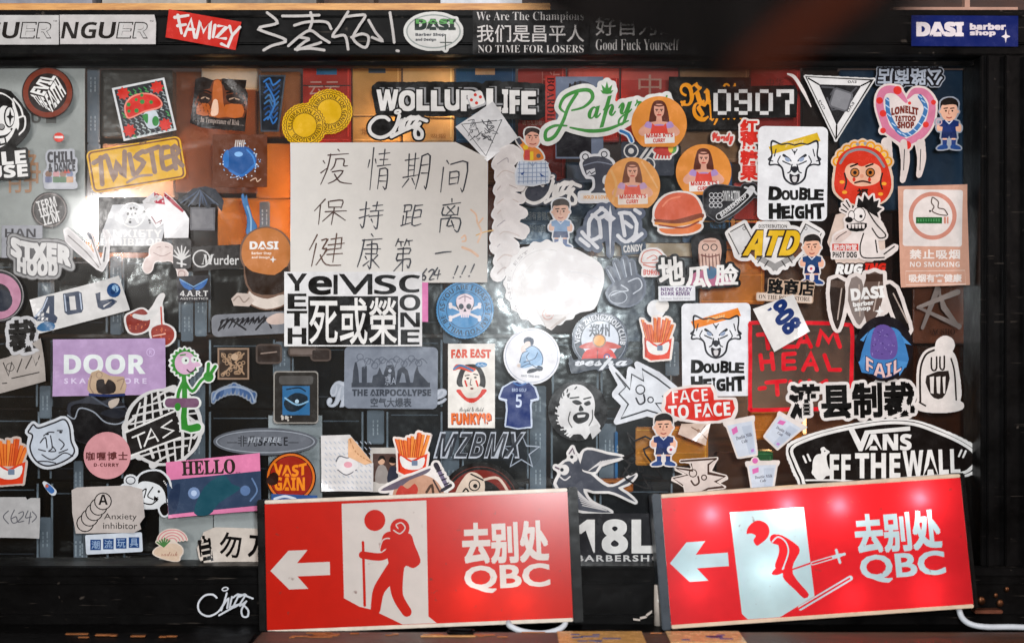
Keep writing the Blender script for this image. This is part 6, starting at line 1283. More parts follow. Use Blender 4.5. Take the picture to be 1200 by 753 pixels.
s = Sticker('road_sticker', 'upside down grey road store lettering sticker above the pink heart')
s.part('lettering').T('公路商店', 1029, 81, 1104, 100, '#9fa6b2', bold=.03, rot=180); s.T('ON THE ROAD STORE', 1036, 75, 1098, 79, '#8d939e', 'serif', rot=180); s.done(halo=[(2.4, '#17161a'), (3.4, '#8a8f99')])
s = Sticker('heart_sticker', 'pink snake and blue rope heart sticker with tattoo shop lettering')
HP = [(1059, 120), (1048, 106), (1034, 106), (1026, 118), (1030, 140), (1040, 158), (1058, 172), (1078, 160), (1090, 142), (1094, 122), (1086, 108), (1072, 106)]
s.P(HP, '#cfc3bf', sm=4); s.part('snake').K([(1060, 120), (1048, 107), (1034, 108), (1029, 122), (1034, 142), (1040, 154), (1060, 168)], [4, 9, 9, 9, 9, 9, 8], '#c0708c'); s.K([(1060, 168), (1078, 158), (1088, 142), (1090, 122), (1082, 110), (1070, 108), (1062, 116)], [8, 9, 9, 8, 8, 7, 3], '#c0708c')
for x, y, r in ((1029, 119, 4), (1033, 134, 4), (1033, 154, 3.4), (1061, 171, 5), (1083, 147, 3.6), (1092, 121, 3), (1050, 107, 5), (1064, 122, 2)): s.E(x, y, r, '#c8302a')
s.part('rope').K([(1038, 118), (1040, 136), (1052, 156), (1064, 158), (1076, 146), (1083, 128), (1076, 114)], 5, '#3a6a9c')
for i in range(14):
    p = cat2([(1038, 118), (1040, 136), (1052, 156), (1064, 158), (1076, 146), (1083, 128), (1076, 114)], 2)[min(i, 12)]; s.K([(p[0] - 2, p[1] - 1.5), (p[0] + 2, p[1] + 1.5)], 1, '#a8c0da', sm=0)
s.part('lettering').T('LONELIT', 0, 0, 0, 0, '#6d2a20', 'sansb', bold=.06, fn=lambda u, v: (1043 + 31 * u, 125 + 8 * v + 6 * abs(u - .5))); s.T('TATTOO', 1047, 137, 1071, 143, '#6d2a20', 'sansb', bold=.06); s.T('SHOP', 1050, 144, 1069, 151, '#6d2a20', 'sansb', bold=.06)
for x, L in ((1037, 40), (1057, 44), (1076, 38)): s.K([(x, 168), (x + 2, 168 + L * .5), (x - 1, 168 + L)], [8, 6, 2], '#c9bcb6'); s.K([(x + 1, 176), (x, 200)], .8, '#2a2a30')
s.done(halo=[(2.4, '#cdbfba')])
GF = 'footballer stickers'
s = Sticker('footballer_sticker', 'footballer boy in navy kit at upper right beside the pink heart', group=GF); kid(s, 1110, 117, 60, '#16295e', False); s.ring(1098, 144, 4, 1.4, '#b79aa0'); s.done(halo=[(1.6, '#8f949e')])
s = Sticker('daruma_sticker', 'red round doll sticker with big eyes and yellow curls above the dog')
DR = '#c0301c'
s.part('curls')
for i in range(9):
    a = math.radians(200 + i * 17.5); x, y = 1009 + 31 * math.cos(a), 200 + 29 * math.sin(a); s.ring(x, y, 6, 2.4, '#d08a1e'); s.E(x, y, 2.6, '#e0b040')
s.P([(977, 204), (982, 184), (996, 174), (1012, 172), (1030, 180), (1040, 200), (1042, 222), (1030, 238), (1000, 240), (978, 226)], DR, sm=4); s.K([(983, 192), (992, 180), (1008, 176), (1024, 182), (1034, 196)], 3, '#7d7d80'); s.E(1003, 170, 2, '#8d8d90'); s.E(1012, 169, 2, '#8d8d90')
s.part('face').P([(989, 206), (990, 196), (998, 192), (1008, 196), (1020, 192), (1030, 198), (1029, 212), (1018, 218), (1000, 218)], '#d5a48a', sm=4)
for x in (1000, 1018): s.E(x, 203, 5.6, '#241a16'); s.E(x, 203, 4.4, '#a8642c'); s.E(x, 203, 2.2, K); s.K([(x - 5, 196), (x + 3, 193)], 1.6, K); s.E(x - 1, 211, 1.8, '#c0301c', ry=2.6)
s.K([(1000, 215), (1009, 213), (1018, 215)], 1.6, '#3a1c14'); s.E(1008, 207, 2.4, '#c98a70')
for x in (988, 1032): s.K([(x, 204), (x + (2 if x < 1000 else -2), 214), (x, 222)], 2, '#241a16')
s.part('lettering').T('福', 1003, 222, 1015, 233, '#2a140c', bold=.05)
for x, y in ((985, 214), (988, 226), (1034, 216), (1030, 228)): s.E(x, y, 3, '#d8922a', ry=2)
s.done(halo=[(2, '#c7b09c')])
s = Sticker('hexagon_sticker', 'pale beige hexagon sticker behind the dog')
s.done([(978, 252), (1000, 246), (1034, 262), (1036, 296), (1014, 312), (980, 312), (968, 284)], '#c8b3a6')
s = Sticker('rug_sticker', 'white and red slanted lettering under the dog sticker')
s.part('lettering').T('RUG', 978, 310, 1009, 321, W, 'sansbi', bold=.05); s.T('ING', 1011, 309, 1036, 319, '#c8281c', 'sansbi', bold=.05); s.done(halo=[(1.6, '#2a1a16')])
s = Sticker('dog_sticker', 'white drooling cartoon dog with black spiky hair')
DW = '#d0c6c1'
s.P([(1000, 248), (1006, 242), (1014, 244), (1020, 252), (1030, 262), (1036, 276), (1028, 278), (1022, 268), (1024, 290), (1032, 296), (1046, 288), (1048, 292), (1034, 302), (1020, 302), (1008, 302), (1008, 290), (1012, 274), (996, 274), (980, 284), (976, 280), (982, 274), (992, 270), (990, 260), (994, 252)], DW, sm=2)
s.part('hair').P([(1002, 243), (1004, 232), (1009, 237), (1011, 228), (1016, 235), (1021, 229), (1022, 237), (1028, 235), (1026, 243), (1032, 245), (1026, 250), (1028, 256), (1018, 250), (1010, 244)], '#171515')
s.newpart('face').E(1005, 252, 7.6, '#26211f', ry=9); s.E(1005, 252, 6.6, '#d9d2ce', ry=8); s.E(1007, 254, 2, K); s.E(996, 253, 4, '#26211f', ry=6); s.E(996, 253, 3.2, '#d9d2ce', ry=5); s.E(993, 258, 4.6, K, ry=3.4); s.P([(990, 264), (1000, 262), (1014, 262), (1010, 271), (994, 271)], K, sm=2)
for i in range(5): s.P([(992 + i * 4, 263), (995.4 + i * 4, 263), (995 + i * 4, 268), (992.6 + i * 4, 268)], DW)
s.newpart('tongue').P([(992, 270), (996, 274), (984, 284), (976, 284), (976, 277), (984, 272)], '#c9b6ae', sm=3); s.K([(990, 272), (982, 277), (978, 281)], .9, '#5a4a46')
for L in ([(1014, 246), (1024, 262), (1036, 276), (1028, 279), (1020, 268)], [(1010, 274), (1006, 290), (1010, 302), (1034, 302)], [(1024, 282), (1026, 296)], [(1034, 298), (1046, 289)], [(986, 240), (992, 246)], [(984, 246), (990, 249)], [(990, 236), (994, 243)]): s.K(L, 1.2, '#26211f')
s.newpart('lettering').R(973.5, 286, 1004, 294, '#c0382c'); s.T('肥肉狗堂', 975, 287, 1002, 293.4, W, bold=.02); s.T('PHAT DOG', 974, 295.5, 1002, 302, '#1f1b1a', 'sansb', bold=.02); s.done(halo=[(2.4, '#d3c8c3')])
s = Sticker('cleaver_sticker', 'white sticker of two crossed cleavers with yellow lettering')
for sg in (-1, 1):
    m = lambda L: [(907 + sg * a, b) for a, b in L]
    s.P(m([(52, 272), (36, 263), (26, 282), (40, 298), (44, 300)]), '#c6c4c3'); s.K(m([(52, 272), (36, 263), (26, 282)]), 1, '#4a4644', sm=0); s.K(m([(42, 298), (54, 274)]), 1, '#4a4644', sm=0); s.ring(907 + sg * 36, 268, 2, .7, '#4a4644'); s.P(m([(30, 284), (36, 290), (20, 306), (14, 300)]), '#5c3a2a'); s.P(m([(20, 298), (24, 303), (-2, 318), (-6, 312)]), '#8b8886'); s.K(m([(16, 302), (20, 308)]), 1, '#2a2422', sm=0); s.K(m([(8, 306), (12, 312)]), 1, '#2a2422', sm=0)
s.part('lettering').T('DISTRIBUTION', 888, 263.5, 921, 267.5, '#3a3634', 'sansb'); s.T('ATD', 871, 271, 934, 300, '#2a1c14', 'sansbi', bold=.07, shear=.15); s.T('ATD', 872, 271, 935, 299, '#d3a81c', 'sansbi', bold=.02, shear=.15); s.K([(886, 288), (884, 304)], [5, 1], '#d3a81c', sm=0)
s.done(halo=[(4, '#d3cfcc')])
s = Sticker('footballer_sticker', 'footballer boy with a ball in front of the crossed cleavers', group=GF); kid(s, 950, 276, 58, '#1c3a66', 2); s.done(halo=[(1.6, '#cdc6c2')])
s = Sticker('road_sticker', 'black brush characters with store lettering on a pale strip below the cleavers')
s.part('lettering').T('路商店', 899, 328, 952, 346, K, bold=.05, rot=-3); s.R(886, 345, 950, 353, '#c9b8aa', 1, -3); s.T('ON THE ROAD STORE', 888, 346.5, 948, 351.5, '#3a2a22', 'serif', rot=-3); s.done(halo=[(1, '#b59a84')])
s = Sticker('red_sticker', 'red hand drawn frame with red lettering TEAM HEALTHY on clear film')
RR = '#cf1a26'
s.part('frame').K([(884, 378), (940, 378), (990, 380), (998, 386), (998, 420), (996, 470), (990, 478), (930, 479), (884, 480), (879, 474), (879, 420), (879, 384)], 4.6, RR, closed=True, sm=3)
s.part('lettering')
for L in ([(888, 392), (912, 390)], [(898, 391), (900, 408)], [(918, 390), (918, 406)], [(918, 390), (930, 390)], [(918, 398), (928, 398)], [(918, 406), (930, 406)], [(934, 406), (942, 388), (950, 406)], [(937, 400), (947, 400)], [(958, 404), (962, 388), (971, 400), (978, 388), (984, 406)],
          [(891, 416), (893, 432)], [(904, 414), (906, 432)], [(892, 424), (905, 423)], [(918, 415), (918, 432)], [(918, 415), (931, 414)], [(919, 423), (930, 423)], [(918, 432), (931, 431)], [(941, 433), (950, 414), (957, 433)], [(944, 427), (954, 426)], [(966, 416), (972, 433), (984, 433)],
          [(890, 455), (896, 454)], [(898, 448), (920, 446)], [(910, 448), (911, 462)], [(926, 447), (927, 462)], [(938, 447), (938, 462)], [(927, 454), (938, 454)], [(948, 446), (956, 454), (968, 446)], [(956, 454), (955, 464)]): s.K(L, 5, RR, sm=0)
s.done(rrect(875, 375, 1001, 483, 8), clear('#b09a8c', .10))
s = Sticker('paper_square', 'white tilted paper square with blue digits 908 over the red frame')
s.part('lettering').T('908', 899, 360, 937, 382, '#1a2f66', 'sansb', bold=.05, rot=-52)
s.done([(881, 362), (927, 345), (947, 388), (906, 412)], '#d6d3d0', curl=[(927, 345, 34, 7), (947, 388, 20, 3)])
s = Sticker('brush_sticker', 'white die cut sticker with bold black brush characters over the skate sticker')
s.part('lettering').T('灌县制裁', 926, 450, 1070, 488, K, bold=.055, rot=1.5, spacing=1.02); s.K([(926, 466), (934, 464)], 3, K); s.done(halo=[(3.6, '#d6cfcb')])
s = Sticker('fries_sticker', 'bright orange box of fries left of the second wolf', cat='sticker'); fries(s, 752, 370, 788, 422, 9); s.done(halo=[(2.4, '#dcd3cc')])
SP = [(716, 430), (736, 452), (738, 432), (752, 442), (746, 426), (770, 438), (794, 458), (780, 464), (790, 474), (770, 474), (786, 492), (758, 484), (722, 494), (732, 474), (720, 462), (728, 452)]
s = Sticker('cat_sticker', 'white spiky star shaped cat face sticker with round eyes')
s.P(SP, '#ccd0d6'); s.K([(721, 436), (738, 456), (740, 438), (754, 446), (752, 432), (770, 443), (788, 457), (776, 464), (784, 472), (768, 472), (778, 486), (758, 480), (727, 490), (736, 473), (725, 461), (733, 453)], 1.8, '#23242a', closed=True, sm=0)
s.part('face').ring(750, 456, 6, 1.6, '#2a2b32'); s.ring(762, 468, 4, 1.5, '#2a2b32'); s.K([(745, 466), (749, 473), (755, 470), (754, 462)], 1.6, '#2a2b32'); s.done(halo=[(3, '#cfd2d8')])
s = Sticker('cat_sticker', 'black line drawing of a spiky cat on clear film behind the footballer', cat='sticker')
s.K([(735, 506), (744, 516), (756, 511), (768, 520), (754, 526), (762, 540), (776, 560), (752, 556), (762, 572), (742, 566), (730, 556), (738, 544), (730, 536), (744, 530), (740, 520)], 1.6, '#1d1a1a', closed=True, sm=2); s.ring(740, 538, 5, 1.3, '#1d1a1a'); s.ring(751, 549, 4, 1.3, '#1d1a1a'); s.K([(732, 548), (738, 556), (746, 552)], 1.4, '#1d1a1a')
s.done(None) 
s = Sticker('cat_sticker', 'white spiky cat face sticker drawn in brown above the skier sign')
s.P([(798, 540), (840, 537), (832, 552), (846, 556), (852, 560), (840, 566), (850, 570), (828, 574), (818, 582), (804, 580), (802, 568), (788, 562), (806, 556), (792, 550), (812, 550), (810, 542)], '#cdbfb8'); s.K([(798, 540), (840, 537), (830, 544), (830, 554), (850, 558), (838, 564), (848, 570), (830, 572), (818, 578)], 2.2, '#3f2a22', sm=0); s.K([(810, 543), (812, 551), (792, 548), (806, 556), (789, 560), (800, 568)], 1.2, '#3f2a22', sm=0)
s.part('face').ring(812, 554, 5, 1.2, '#3f2a22'); s.ring(825, 559, 3.6, 1.4, '#3f2a22'); s.K([(810, 563), (814, 568), (819, 565), (818, 558)], 1.6, '#3f2a22'); s.done(halo=[(1.4, '#d6cac2')])
s = Sticker('small_card', 'small tan card with a brown flower sketch under the bubbly red lettering', 'card')
s.K([(810, 500), (820, 506), (828, 514)], .9, '#6a4a38'); s.K([(820, 506), (826, 498)], .9, '#6a4a38'); s.E(818, 504, 2, '#8a6a54'); s.done([(798, 496), (832, 495), (826, 521), (794, 508)], '#c2ab9c', curl=[(826, 521, 20, 4)])
s = Sticker('face_sticker', 'white die cut sticker with bubbly red lettering')
RF = '#c8281c'
s.P([(786, 458), (832, 453), (836, 468), (858, 468), (856, 488), (820, 493), (782, 484), (780, 472)], RF, sm=2)
s.part('lettering').T('FACE', 787, 456, 829, 471, W, 'sansb', bold=-.01, rot=4); s.T('TO FACE', 783, 472.5, 855, 488.5, W, 'sansb', bold=.012, rot=4); s.done(halo=[(3.4, '#dacfca')], smooth=3)
s = Sticker('footballer_sticker', 'footballer boy holding a ball below the bubbly red lettering', group=GF); kid(s, 777, 485, 61, '#16295e', 1); s.done(halo=[(1.8, '#cfc9c6')])
GM = 'milk cup stickers'
def cup(s, quad, lid):
    tl, tr, br, bl = [np.array(q, float) for q in quad]
    m = lambda u, v: tuple(tl * (1 - u) * (1 - v) + tr * u * (1 - v) + br * u * v + bl * (1 - u) * v)
    s.P([m(0, .06), m(1, .06), m(.94, 1), m(.06, 1)], '#c3cad6'); s.P([m(-.06, 0), m(1.06, 0), m(1.04, .1), m(-.04, .1)], '#d8cfca'); s.P([m(.55, .2), m(.95, .2), m(.9, .98), m(.6, .98)], '#b3bccb')
    s.part('pink_stamp').P([m(.12, .22), m(.36, .16), m(.36, .32), m(.12, .38)], '#cf6aa8'); s.P([m(.72, .86), m(.86, .84), m(.86, .92), m(.72, .94)], '#b47cc0')
    s.part('lettering').T('Double Milk', 0, 0, 0, 0, '#3a3440', 'serif', quad=[m(.2, .44), m(.9, .4), m(.9, .5), m(.2, .54)]); s.T('Cafe', 0, 0, 0, 0, '#3a3440', 'serif', quad=[m(.4, .56), m(.66, .55), m(.66, .64), m(.4, .65)])
s = Sticker('cup_sticker', 'leftmost paper milk cup sticker under the red frame', group=GM); cup(s, [(850, 494), (880, 488), (887, 531), (863, 535)], 0); s.done(halo=[(1.6, '#d6ccc6')])
s = Sticker('cup_sticker', 'right tilted paper milk cup sticker beside the skate sticker', group=GM); cup(s, [(915, 484), (942, 499), (912, 526), (895, 510)], 0); s.done(halo=[(1.6, '#d6ccc6')])
s = Sticker('cup_sticker', 'lowest milk cup sticker with a pink flower standing behind the skier sign', group=GM); cup(s, [(876, 541), (909, 540), (905, 576), (880, 577)], 0); s.E(884, 539, 3.4, '#cf6aa8'); s.done(halo=[(1.6, '#d6ccc6')])
s = Sticker('skate_sticker', 'big black curved skate sticker with a white rim and rat')
VP = [(924, 524), (946, 512), (976, 503), (1010, 496), (1042, 492), (1072, 494), (1100, 504), (1126, 516), (1143, 528), (1146, 540), (1138, 552), (1118, 558), (1085, 560), (990, 568), (944, 572), (936, 560), (928, 542)]
s.P(cat2(VP, 4, True), '#15100e'); q = np.array(VP); c = q.mean(0); s.K([tuple(c + (p - c) * (.965, .93)) for p in q], 3.6, W, closed=True, sm=4)
s.part('lettering').P([(993, 501), (1000, 501), (1008, 517), (1013, 504), (1066, 499), (1066, 504), (1018, 508), (1010, 528), (1006, 528)], W); s.T('ANS', 1014, 508.5, 1067, 526.5, W, 'sansb', bold=.03)
s.T('OFF', 952, 532, 996, 561, W, 'sansb', bold=.02); s.T('THE', 1002, 531, 1054, 559, W, 'sansb', bold=.02); s.T('WALL', 1058, 527, 1124, 556, W, 'sansb', bold=.02, rot=2); s.K([(941, 534), (944, 541)], 2.4, W, sm=0); s.K([(946, 532), (949, 539)], 2.4, W, sm=0); s.K([(1126, 527), (1123, 534)], 2.4, W, sm=0); s.K([(1131, 528), (1128, 535)], 2.4, W, sm=0)
s.newpart('rat').P([(952, 556), (953, 545), (958, 536), (962, 530), (961, 525), (965, 523), (968, 526), (972, 529), (968, 534), (970, 546), (974, 556)], W, sm=3); s.E(966, 528, .9, K)
s.newpart('skateboard').K([(944, 562), (980, 562), (1010, 564)], 2, W); s.K([(1110, 566), (1126, 556), (1138, 546)], 2.2, W); s.done(halo=[(2.2, W)])
s = Sticker('tool_sticker', 'white die cut sticker of four dark hair clippers with barber shop lettering')
s.part('clippers')
for L, c in (([(972, 328), (988, 330), (988, 356), (982, 382), (978, 384), (972, 362)], '#2c211c'), ([(996, 326), (1008, 328), (1014, 358), (1008, 378), (1002, 378), (992, 352)], '#7d716c'), ([(1014, 322), (1032, 322), (1032, 352), (1024, 372), (1014, 380), (1010, 350)], '#5c4a42'), ([(1036, 334), (1048, 338), (1058, 366), (1064, 386), (1056, 390), (1044, 364)], '#1a1412')):
    s.P(L, c, sm=2); a, b = L[1], L[3]; s.K([(a[0] - 3, a[1] + 6), (b[0] - 2, b[1] - 8)], 1.2, '#a8988e', sm=0)
s.P([(972, 328), (989, 330), (988, 338), (972, 336)], '#4a3a32'); s.P([(1013, 321), (1033, 321), (1033, 330), (1013, 330)], '#3c2a22')
s.part('lettering').T('DASI', 996, 337, 1034, 350, W, 'sansb', bold=.05, rot=6); s.T('barber', 998, 353, 1022, 358, W, 'sansb', bold=.05, rot=6); s.T('shop', 1000, 359, 1018, 365, W, 'sansb', bold=.05, rot=6); s.P([(1029, 358), (1030.4, 363), (1035, 364.4), (1030.4, 366), (1029, 371), (1027.6, 366), (1023, 364.4), (1027.6, 363)], W)
s.done(halo=[(4.4, '#d2c8c3')])
s = Sticker('fail_sticker', 'dark round sticker of a purple and blue castaway with the word FAIL')
s.P([(1008, 436), (1012, 400), (1022, 384), (1046, 384), (1056, 396), (1060, 430)], '#3d76ae', sm=3); s.P([(1018, 412), (1022, 386), (1034, 380), (1046, 388), (1050, 408), (1044, 420), (1024, 420)], '#5e4a8c', sm=3)
for i in range(40): s.E(random.uniform(1020, 1048), random.uniform(386, 416), .6, random.choice(['#8f80bc', '#3a2c66']))
for L in ([(1006, 398), (1016, 388), (1010, 400)], [(1054, 392), (1066, 404), (1058, 402)], [(1004, 424), (1014, 414), (1010, 434)], [(1050, 422), (1062, 424), (1052, 440)]): s.P(L, '#4a86be')
s.part('lettering').T('FAIL', 0, 0, 0, 0, '#24406c', 'sansb', bold=.06, fn=lambda u, v: (1013 + 41 * u, 417 + 9 * math.sin(u * math.pi) + 16 * v)); s.T('FAIL', 0, 0, 0, 0, '#d8b4b0', 'sansb', bold=.0, fn=lambda u, v: (1013 + 41 * u, 417 + 9 * math.sin(u * math.pi) + 16 * v)); s.done(ell(1034, 408, 34, 38, n=50), '#191418')
s = Sticker('star_sticker', 'grey brushed star with small dark lettering below')
s.K([(1081, 384), (1100, 335), (1106, 360), (1124, 384)], [4, 7, 7, 4], '#6d6460', sm=0); s.K([(1076, 360), (1122, 342)], [4, 7], '#7a706b', sm=0); s.K([(1076, 360), (1124, 382)], [3, 6], '#6d6460', sm=0); s.part('lettering').T('·ACSHO·', 1090, 385, 1121, 392, '#2a1812', 'serif'); s.done(None)
s = Sticker('cap_sticker', 'white grinning knitted cap character sticker at the right edge')
BC = '#d2cac5'
s.P([(1082, 474), (1080, 440), (1084, 416), (1096, 409), (1112, 412), (1119, 430), (1120, 474)], BC, sm=3); s.E(1107, 404, 8.4, BC, ry=8); s.E(1100, 475, 26, BC, ry=5.6); s.K([(1078, 470), (1078, 434), (1084, 416), (1094, 410)], 2.4, '#241c19'); s.K([(1120, 468), (1118, 436), (1114, 420)], 2, '#241c19'); s.K([(1077, 471), (1084, 475)], 2, '#241c19')
s.part('face').K([(1091, 419), (1091, 431), (1094, 434), (1097, 431), (1097, 418)], 2, '#241c19', sm=2); s.K([(1101, 418), (1101, 430), (1104, 433), (1106, 430), (1106, 417)], 2, '#241c19', sm=2); s.P([(1085, 440), (1111, 434), (1110, 454), (1104, 466), (1094, 466), (1087, 456)], '#241c19', sm=2)
for a, b in ((1089, 1094), (1096.5, 1101.5), (1104, 1107.5)): s.P([(a, 441.5), (b, 440.5), (b - .6, 461), (a + 1, 460)], BC)
s.done(halo=[(3, '#d6cdc8')])
s = Sticker('smoking_sign', 'salmon no smoking sign with white panel and green cigarette', 'sign')
SA = '#c2937e'
s.P(rrect(1056, 223, 1125, 289, 3, -.8), '#d5cbc6'); s.part('smoking_symbol').ring(1090.5, 253.5, 28, 5, '#bf8170'); s.R(1071, 255, 1101.5, 262.5, '#1f5a2c'); s.R(1103.5, 254.5, 1106, 262.5, '#bf8170'); s.R(1107, 254.5, 1109, 262.5, '#bf8170')
for i in range(9): s.R(1073 + i * 3, 257, 1074.6 + i * 3, 260, '#4a8a54')
s.K([(1090, 232), (1089, 238), (1092, 243), (1090, 248), (1098, 252), (1107, 253)], 1.1, '#5a4a44'); s.K([(1091, 232), (1097, 237), (1097, 244), (1104, 246), (1108, 252)], 1.1, '#5a4a44'); s.E(1087.5, 248, 1.4, '#3a3230')
s.part('lettering').T('禁止吸烟', 1064, 293, 1122, 303.5, '#dcd2cc', bold=.04, spacing=1.15); s.T('NO SMOKING', 1064, 307, 1122, 313, '#dcd2cc', 'sansb'); s.K([(1059, 318), (1128, 317), (1129, 333), (1059, 334)], .6, '#dcc2b4', closed=True, sm=0); s.T('吸烟有害健康', 1063, 321.5, 1124, 330.5, '#dcd2cc', bold=.04)
s.done([(1050, 219), (1130, 217), (1134, 334), (1053, 337)], SA, curl=[(1130, 217, 30, 3), (1053, 337, 22, 2)])
s = Sticker('pale_sliver', 'curved pale sliver on the glass beside the inverted triangle', 'film')
s.K([(922, 88), (930, 92), (940, 108), (949, 126)], [1.6, 4, 4, 1], '#cfc6c2'); s.done(None)  # plain pale curved stroke with no backing

# ---------------- on the black rails ----------------
B = FD + .0042
s = Sticker('name_sticker', 'grey slanted lettering sticker cut off by the left edge of the top rail', depth=B, group='slanted lettering stickers')
def nguer(s, x):
    for c, a, b, o in (('N', 73, 91, 0), ('G', 95, 113, 0), ('U', 116, 135, 0), ('E', 137.5, 155, 1), ('R', 156.5, 175, 1)):
        s.part('lettering').T(c, a + x, 26, b + x, 45.5, '#1d1917', 'sansb', bold=.0, shear=.16)
        if o: s.T(c, a + x + .9, 26.9, b + x - .9, 44.6, '#b9b6b4', 'sansb', bold=-.014, shear=.16)
    s.T('TM', 175.5 + x, 24, 180 + x, 26, '#4a4644', 'sansb')
nguer(s, -113); s.done(rrect(-44, 18, 69, 52.5), '#b9b6b4')
s = Sticker('name_sticker', 'grey slanted lettering sticker beside the red graffiti sticker', depth=B, group='slanted lettering stickers')
nguer(s, 0); s.done([(70, 17.5), (181, 17.5), (183, 27), (182.5, 52), (70.5, 52)], '#bcb7b5')
s = Sticker('graffiti_sticker', 'red tilted sticker with white graffiti lettering on the top rail', depth=B)
s.part('lettering')
rr = lambda p: rotp(p, 240, 35, -10)
for L in ([(206, 24), (214, 44)], [(203, 27), (218, 22)], [(208, 36), (217, 33)], [(218, 46), (222, 26), (230, 46)], [(220, 38), (228, 37)], [(232, 46), (233, 26), (239, 38), (245, 25), (247, 44)], [(251, 28), (251, 42)], [(255, 28), (265, 27), (255, 42), (266, 41)], [(268, 26), (273, 36), (280, 25)], [(273, 36), (270, 50), (262, 48)]): s.K(rr(L), [3.8, 3] if len(L) == 2 else 3.4, '#cfc9c6', sm=0)
s.done([(198, 11), (283, 26), (276, 59), (194, 44)], '#b9271e')
s = Sticker('painted_tag', 'white painted graffiti characters on the black top rail', 'graffiti', depth=B)
for L in ([(313, 15), (325, 27), (303, 34), (335, 47), (318, 54), (309, 59)], [(331, 19), (350, 19), (374, 18)], [(364, 15), (366, 24), (363, 34)], [(345, 30), (360, 26), (382, 26), (388, 34)], [(338, 54), (352, 42), (364, 36), (376, 44), (386, 50)], [(352, 44), (362, 46), (356, 50), (348, 58), (370, 52), (376, 50)], [(346, 58), (364, 57), (380, 59)],
          [(408, 14), (398, 30), (390, 43), (404, 42), (408, 58)], [(404, 20), (420, 18), (428, 19), (420, 32), (414, 46), (428, 56), (432, 44), (424, 40), (412, 44)], [(432, 24), (440, 38), (448, 48), (436, 44)], [(457, 15), (460, 34), (462, 50)], [(465, 59.6), (467, 60)]): s.K(L, 3.2, '#b3aeab')
s.done(None)
s = Sticker('oval_sticker', 'white oval barber sticker with green and black lettering on the top rail', depth=B)
s.ring(508, 37, 32, 1.6, '#8d9490', ry=20); s.part('lettering').T('DASI', 487, 23, 533, 35, '#24302a', 'sansb', bold=.07); s.T('DASI', 487.6, 23, 532, 28, '#5a9a54', 'sansb', bold=.02); s.T('Barber Shop', 487, 39, 521, 43.4, '#2d3138', 'sansb', bold=.03); s.T('and Design', 487, 45, 511, 49, '#2d3138', 'sansb', bold=.03); s.K([(522, 41), (522, 58)], 1, '#3f4640', sm=0); s.K([(516, 50), (529, 50)], 1, '#3f4640', sm=0)
s.done(halo=[(3.4, '#c9c8c4')])
def lyric(name, label, x0, x1, rows):
    s = Sticker(name, label, depth=B, group='black lyric stickers'); s.part('lettering')
    for t, a, y0, b, y1, st, bo in rows: s.T(t, a, y0, b, y1, '#c3bebb', st, bold=bo)
    s.done(rrect(x0, 12.5, x1, 64), '#0f0d0d')
lyric('lyric_sticker', 'black sticker with white lines about champions and no time for losers', 554, 690, (('We Are The Champions', 558, 14, 684, 27, 'serif', -.012), ('我们是昌平人', 559, 29.5, 684, 49.5, 'sans', .006), ('NO TIME FOR LOSERS', 560, 53, 684, 62, 'serif', -.012)))
lyric('lyric_sticker', 'black sticker with four large characters over the white rude self line', 691, 805, (('好自为之', 698, 20, 796, 42, 'sans', .004), ('Good Fuck Yourself', 698, 46, 796, 59.5, 'serif', -.012)))
lyric('lyric_sticker', 'black lyric sticker mostly hidden behind the blurred dark cloth', 806, 900, (('Be My Own', 814, 45, 880, 56, 'serif', -.012),))
s = Sticker('barber_sticker', 'navy barber shop sticker with white lettering and sparkle at top right', depth=B)
s.part('lettering').T('DASI', 1075, 27, 1128, 42, '#d8cdd0', 'sansb', bold=.07); s.T('barber', 1137, 28, 1178, 35, '#d3c8cc', 'sansb', bold=.06); s.T('shop', 1137, 36, 1166, 43, '#d3c8cc', 'sansb', bold=.06); s.part('sparkle').P([(1178.5, 34), (1179.6, 41), (1184, 43), (1179.6, 45), (1178.5, 51), (1177.4, 45), (1173, 43), (1177.4, 41)], '#d8cdd0')
s.done(rrect(1068, 18.5, 1193, 54.5, 0, -.3), '#14205c')
s = Sticker('painted_tag', 'white looping signature painted on the black bottom rail', 'graffiti', depth=FD + .0065)
tagstrokes(s, 230, 688, .235, .265, 2.2, '#c9ccd2'); s.done(None)

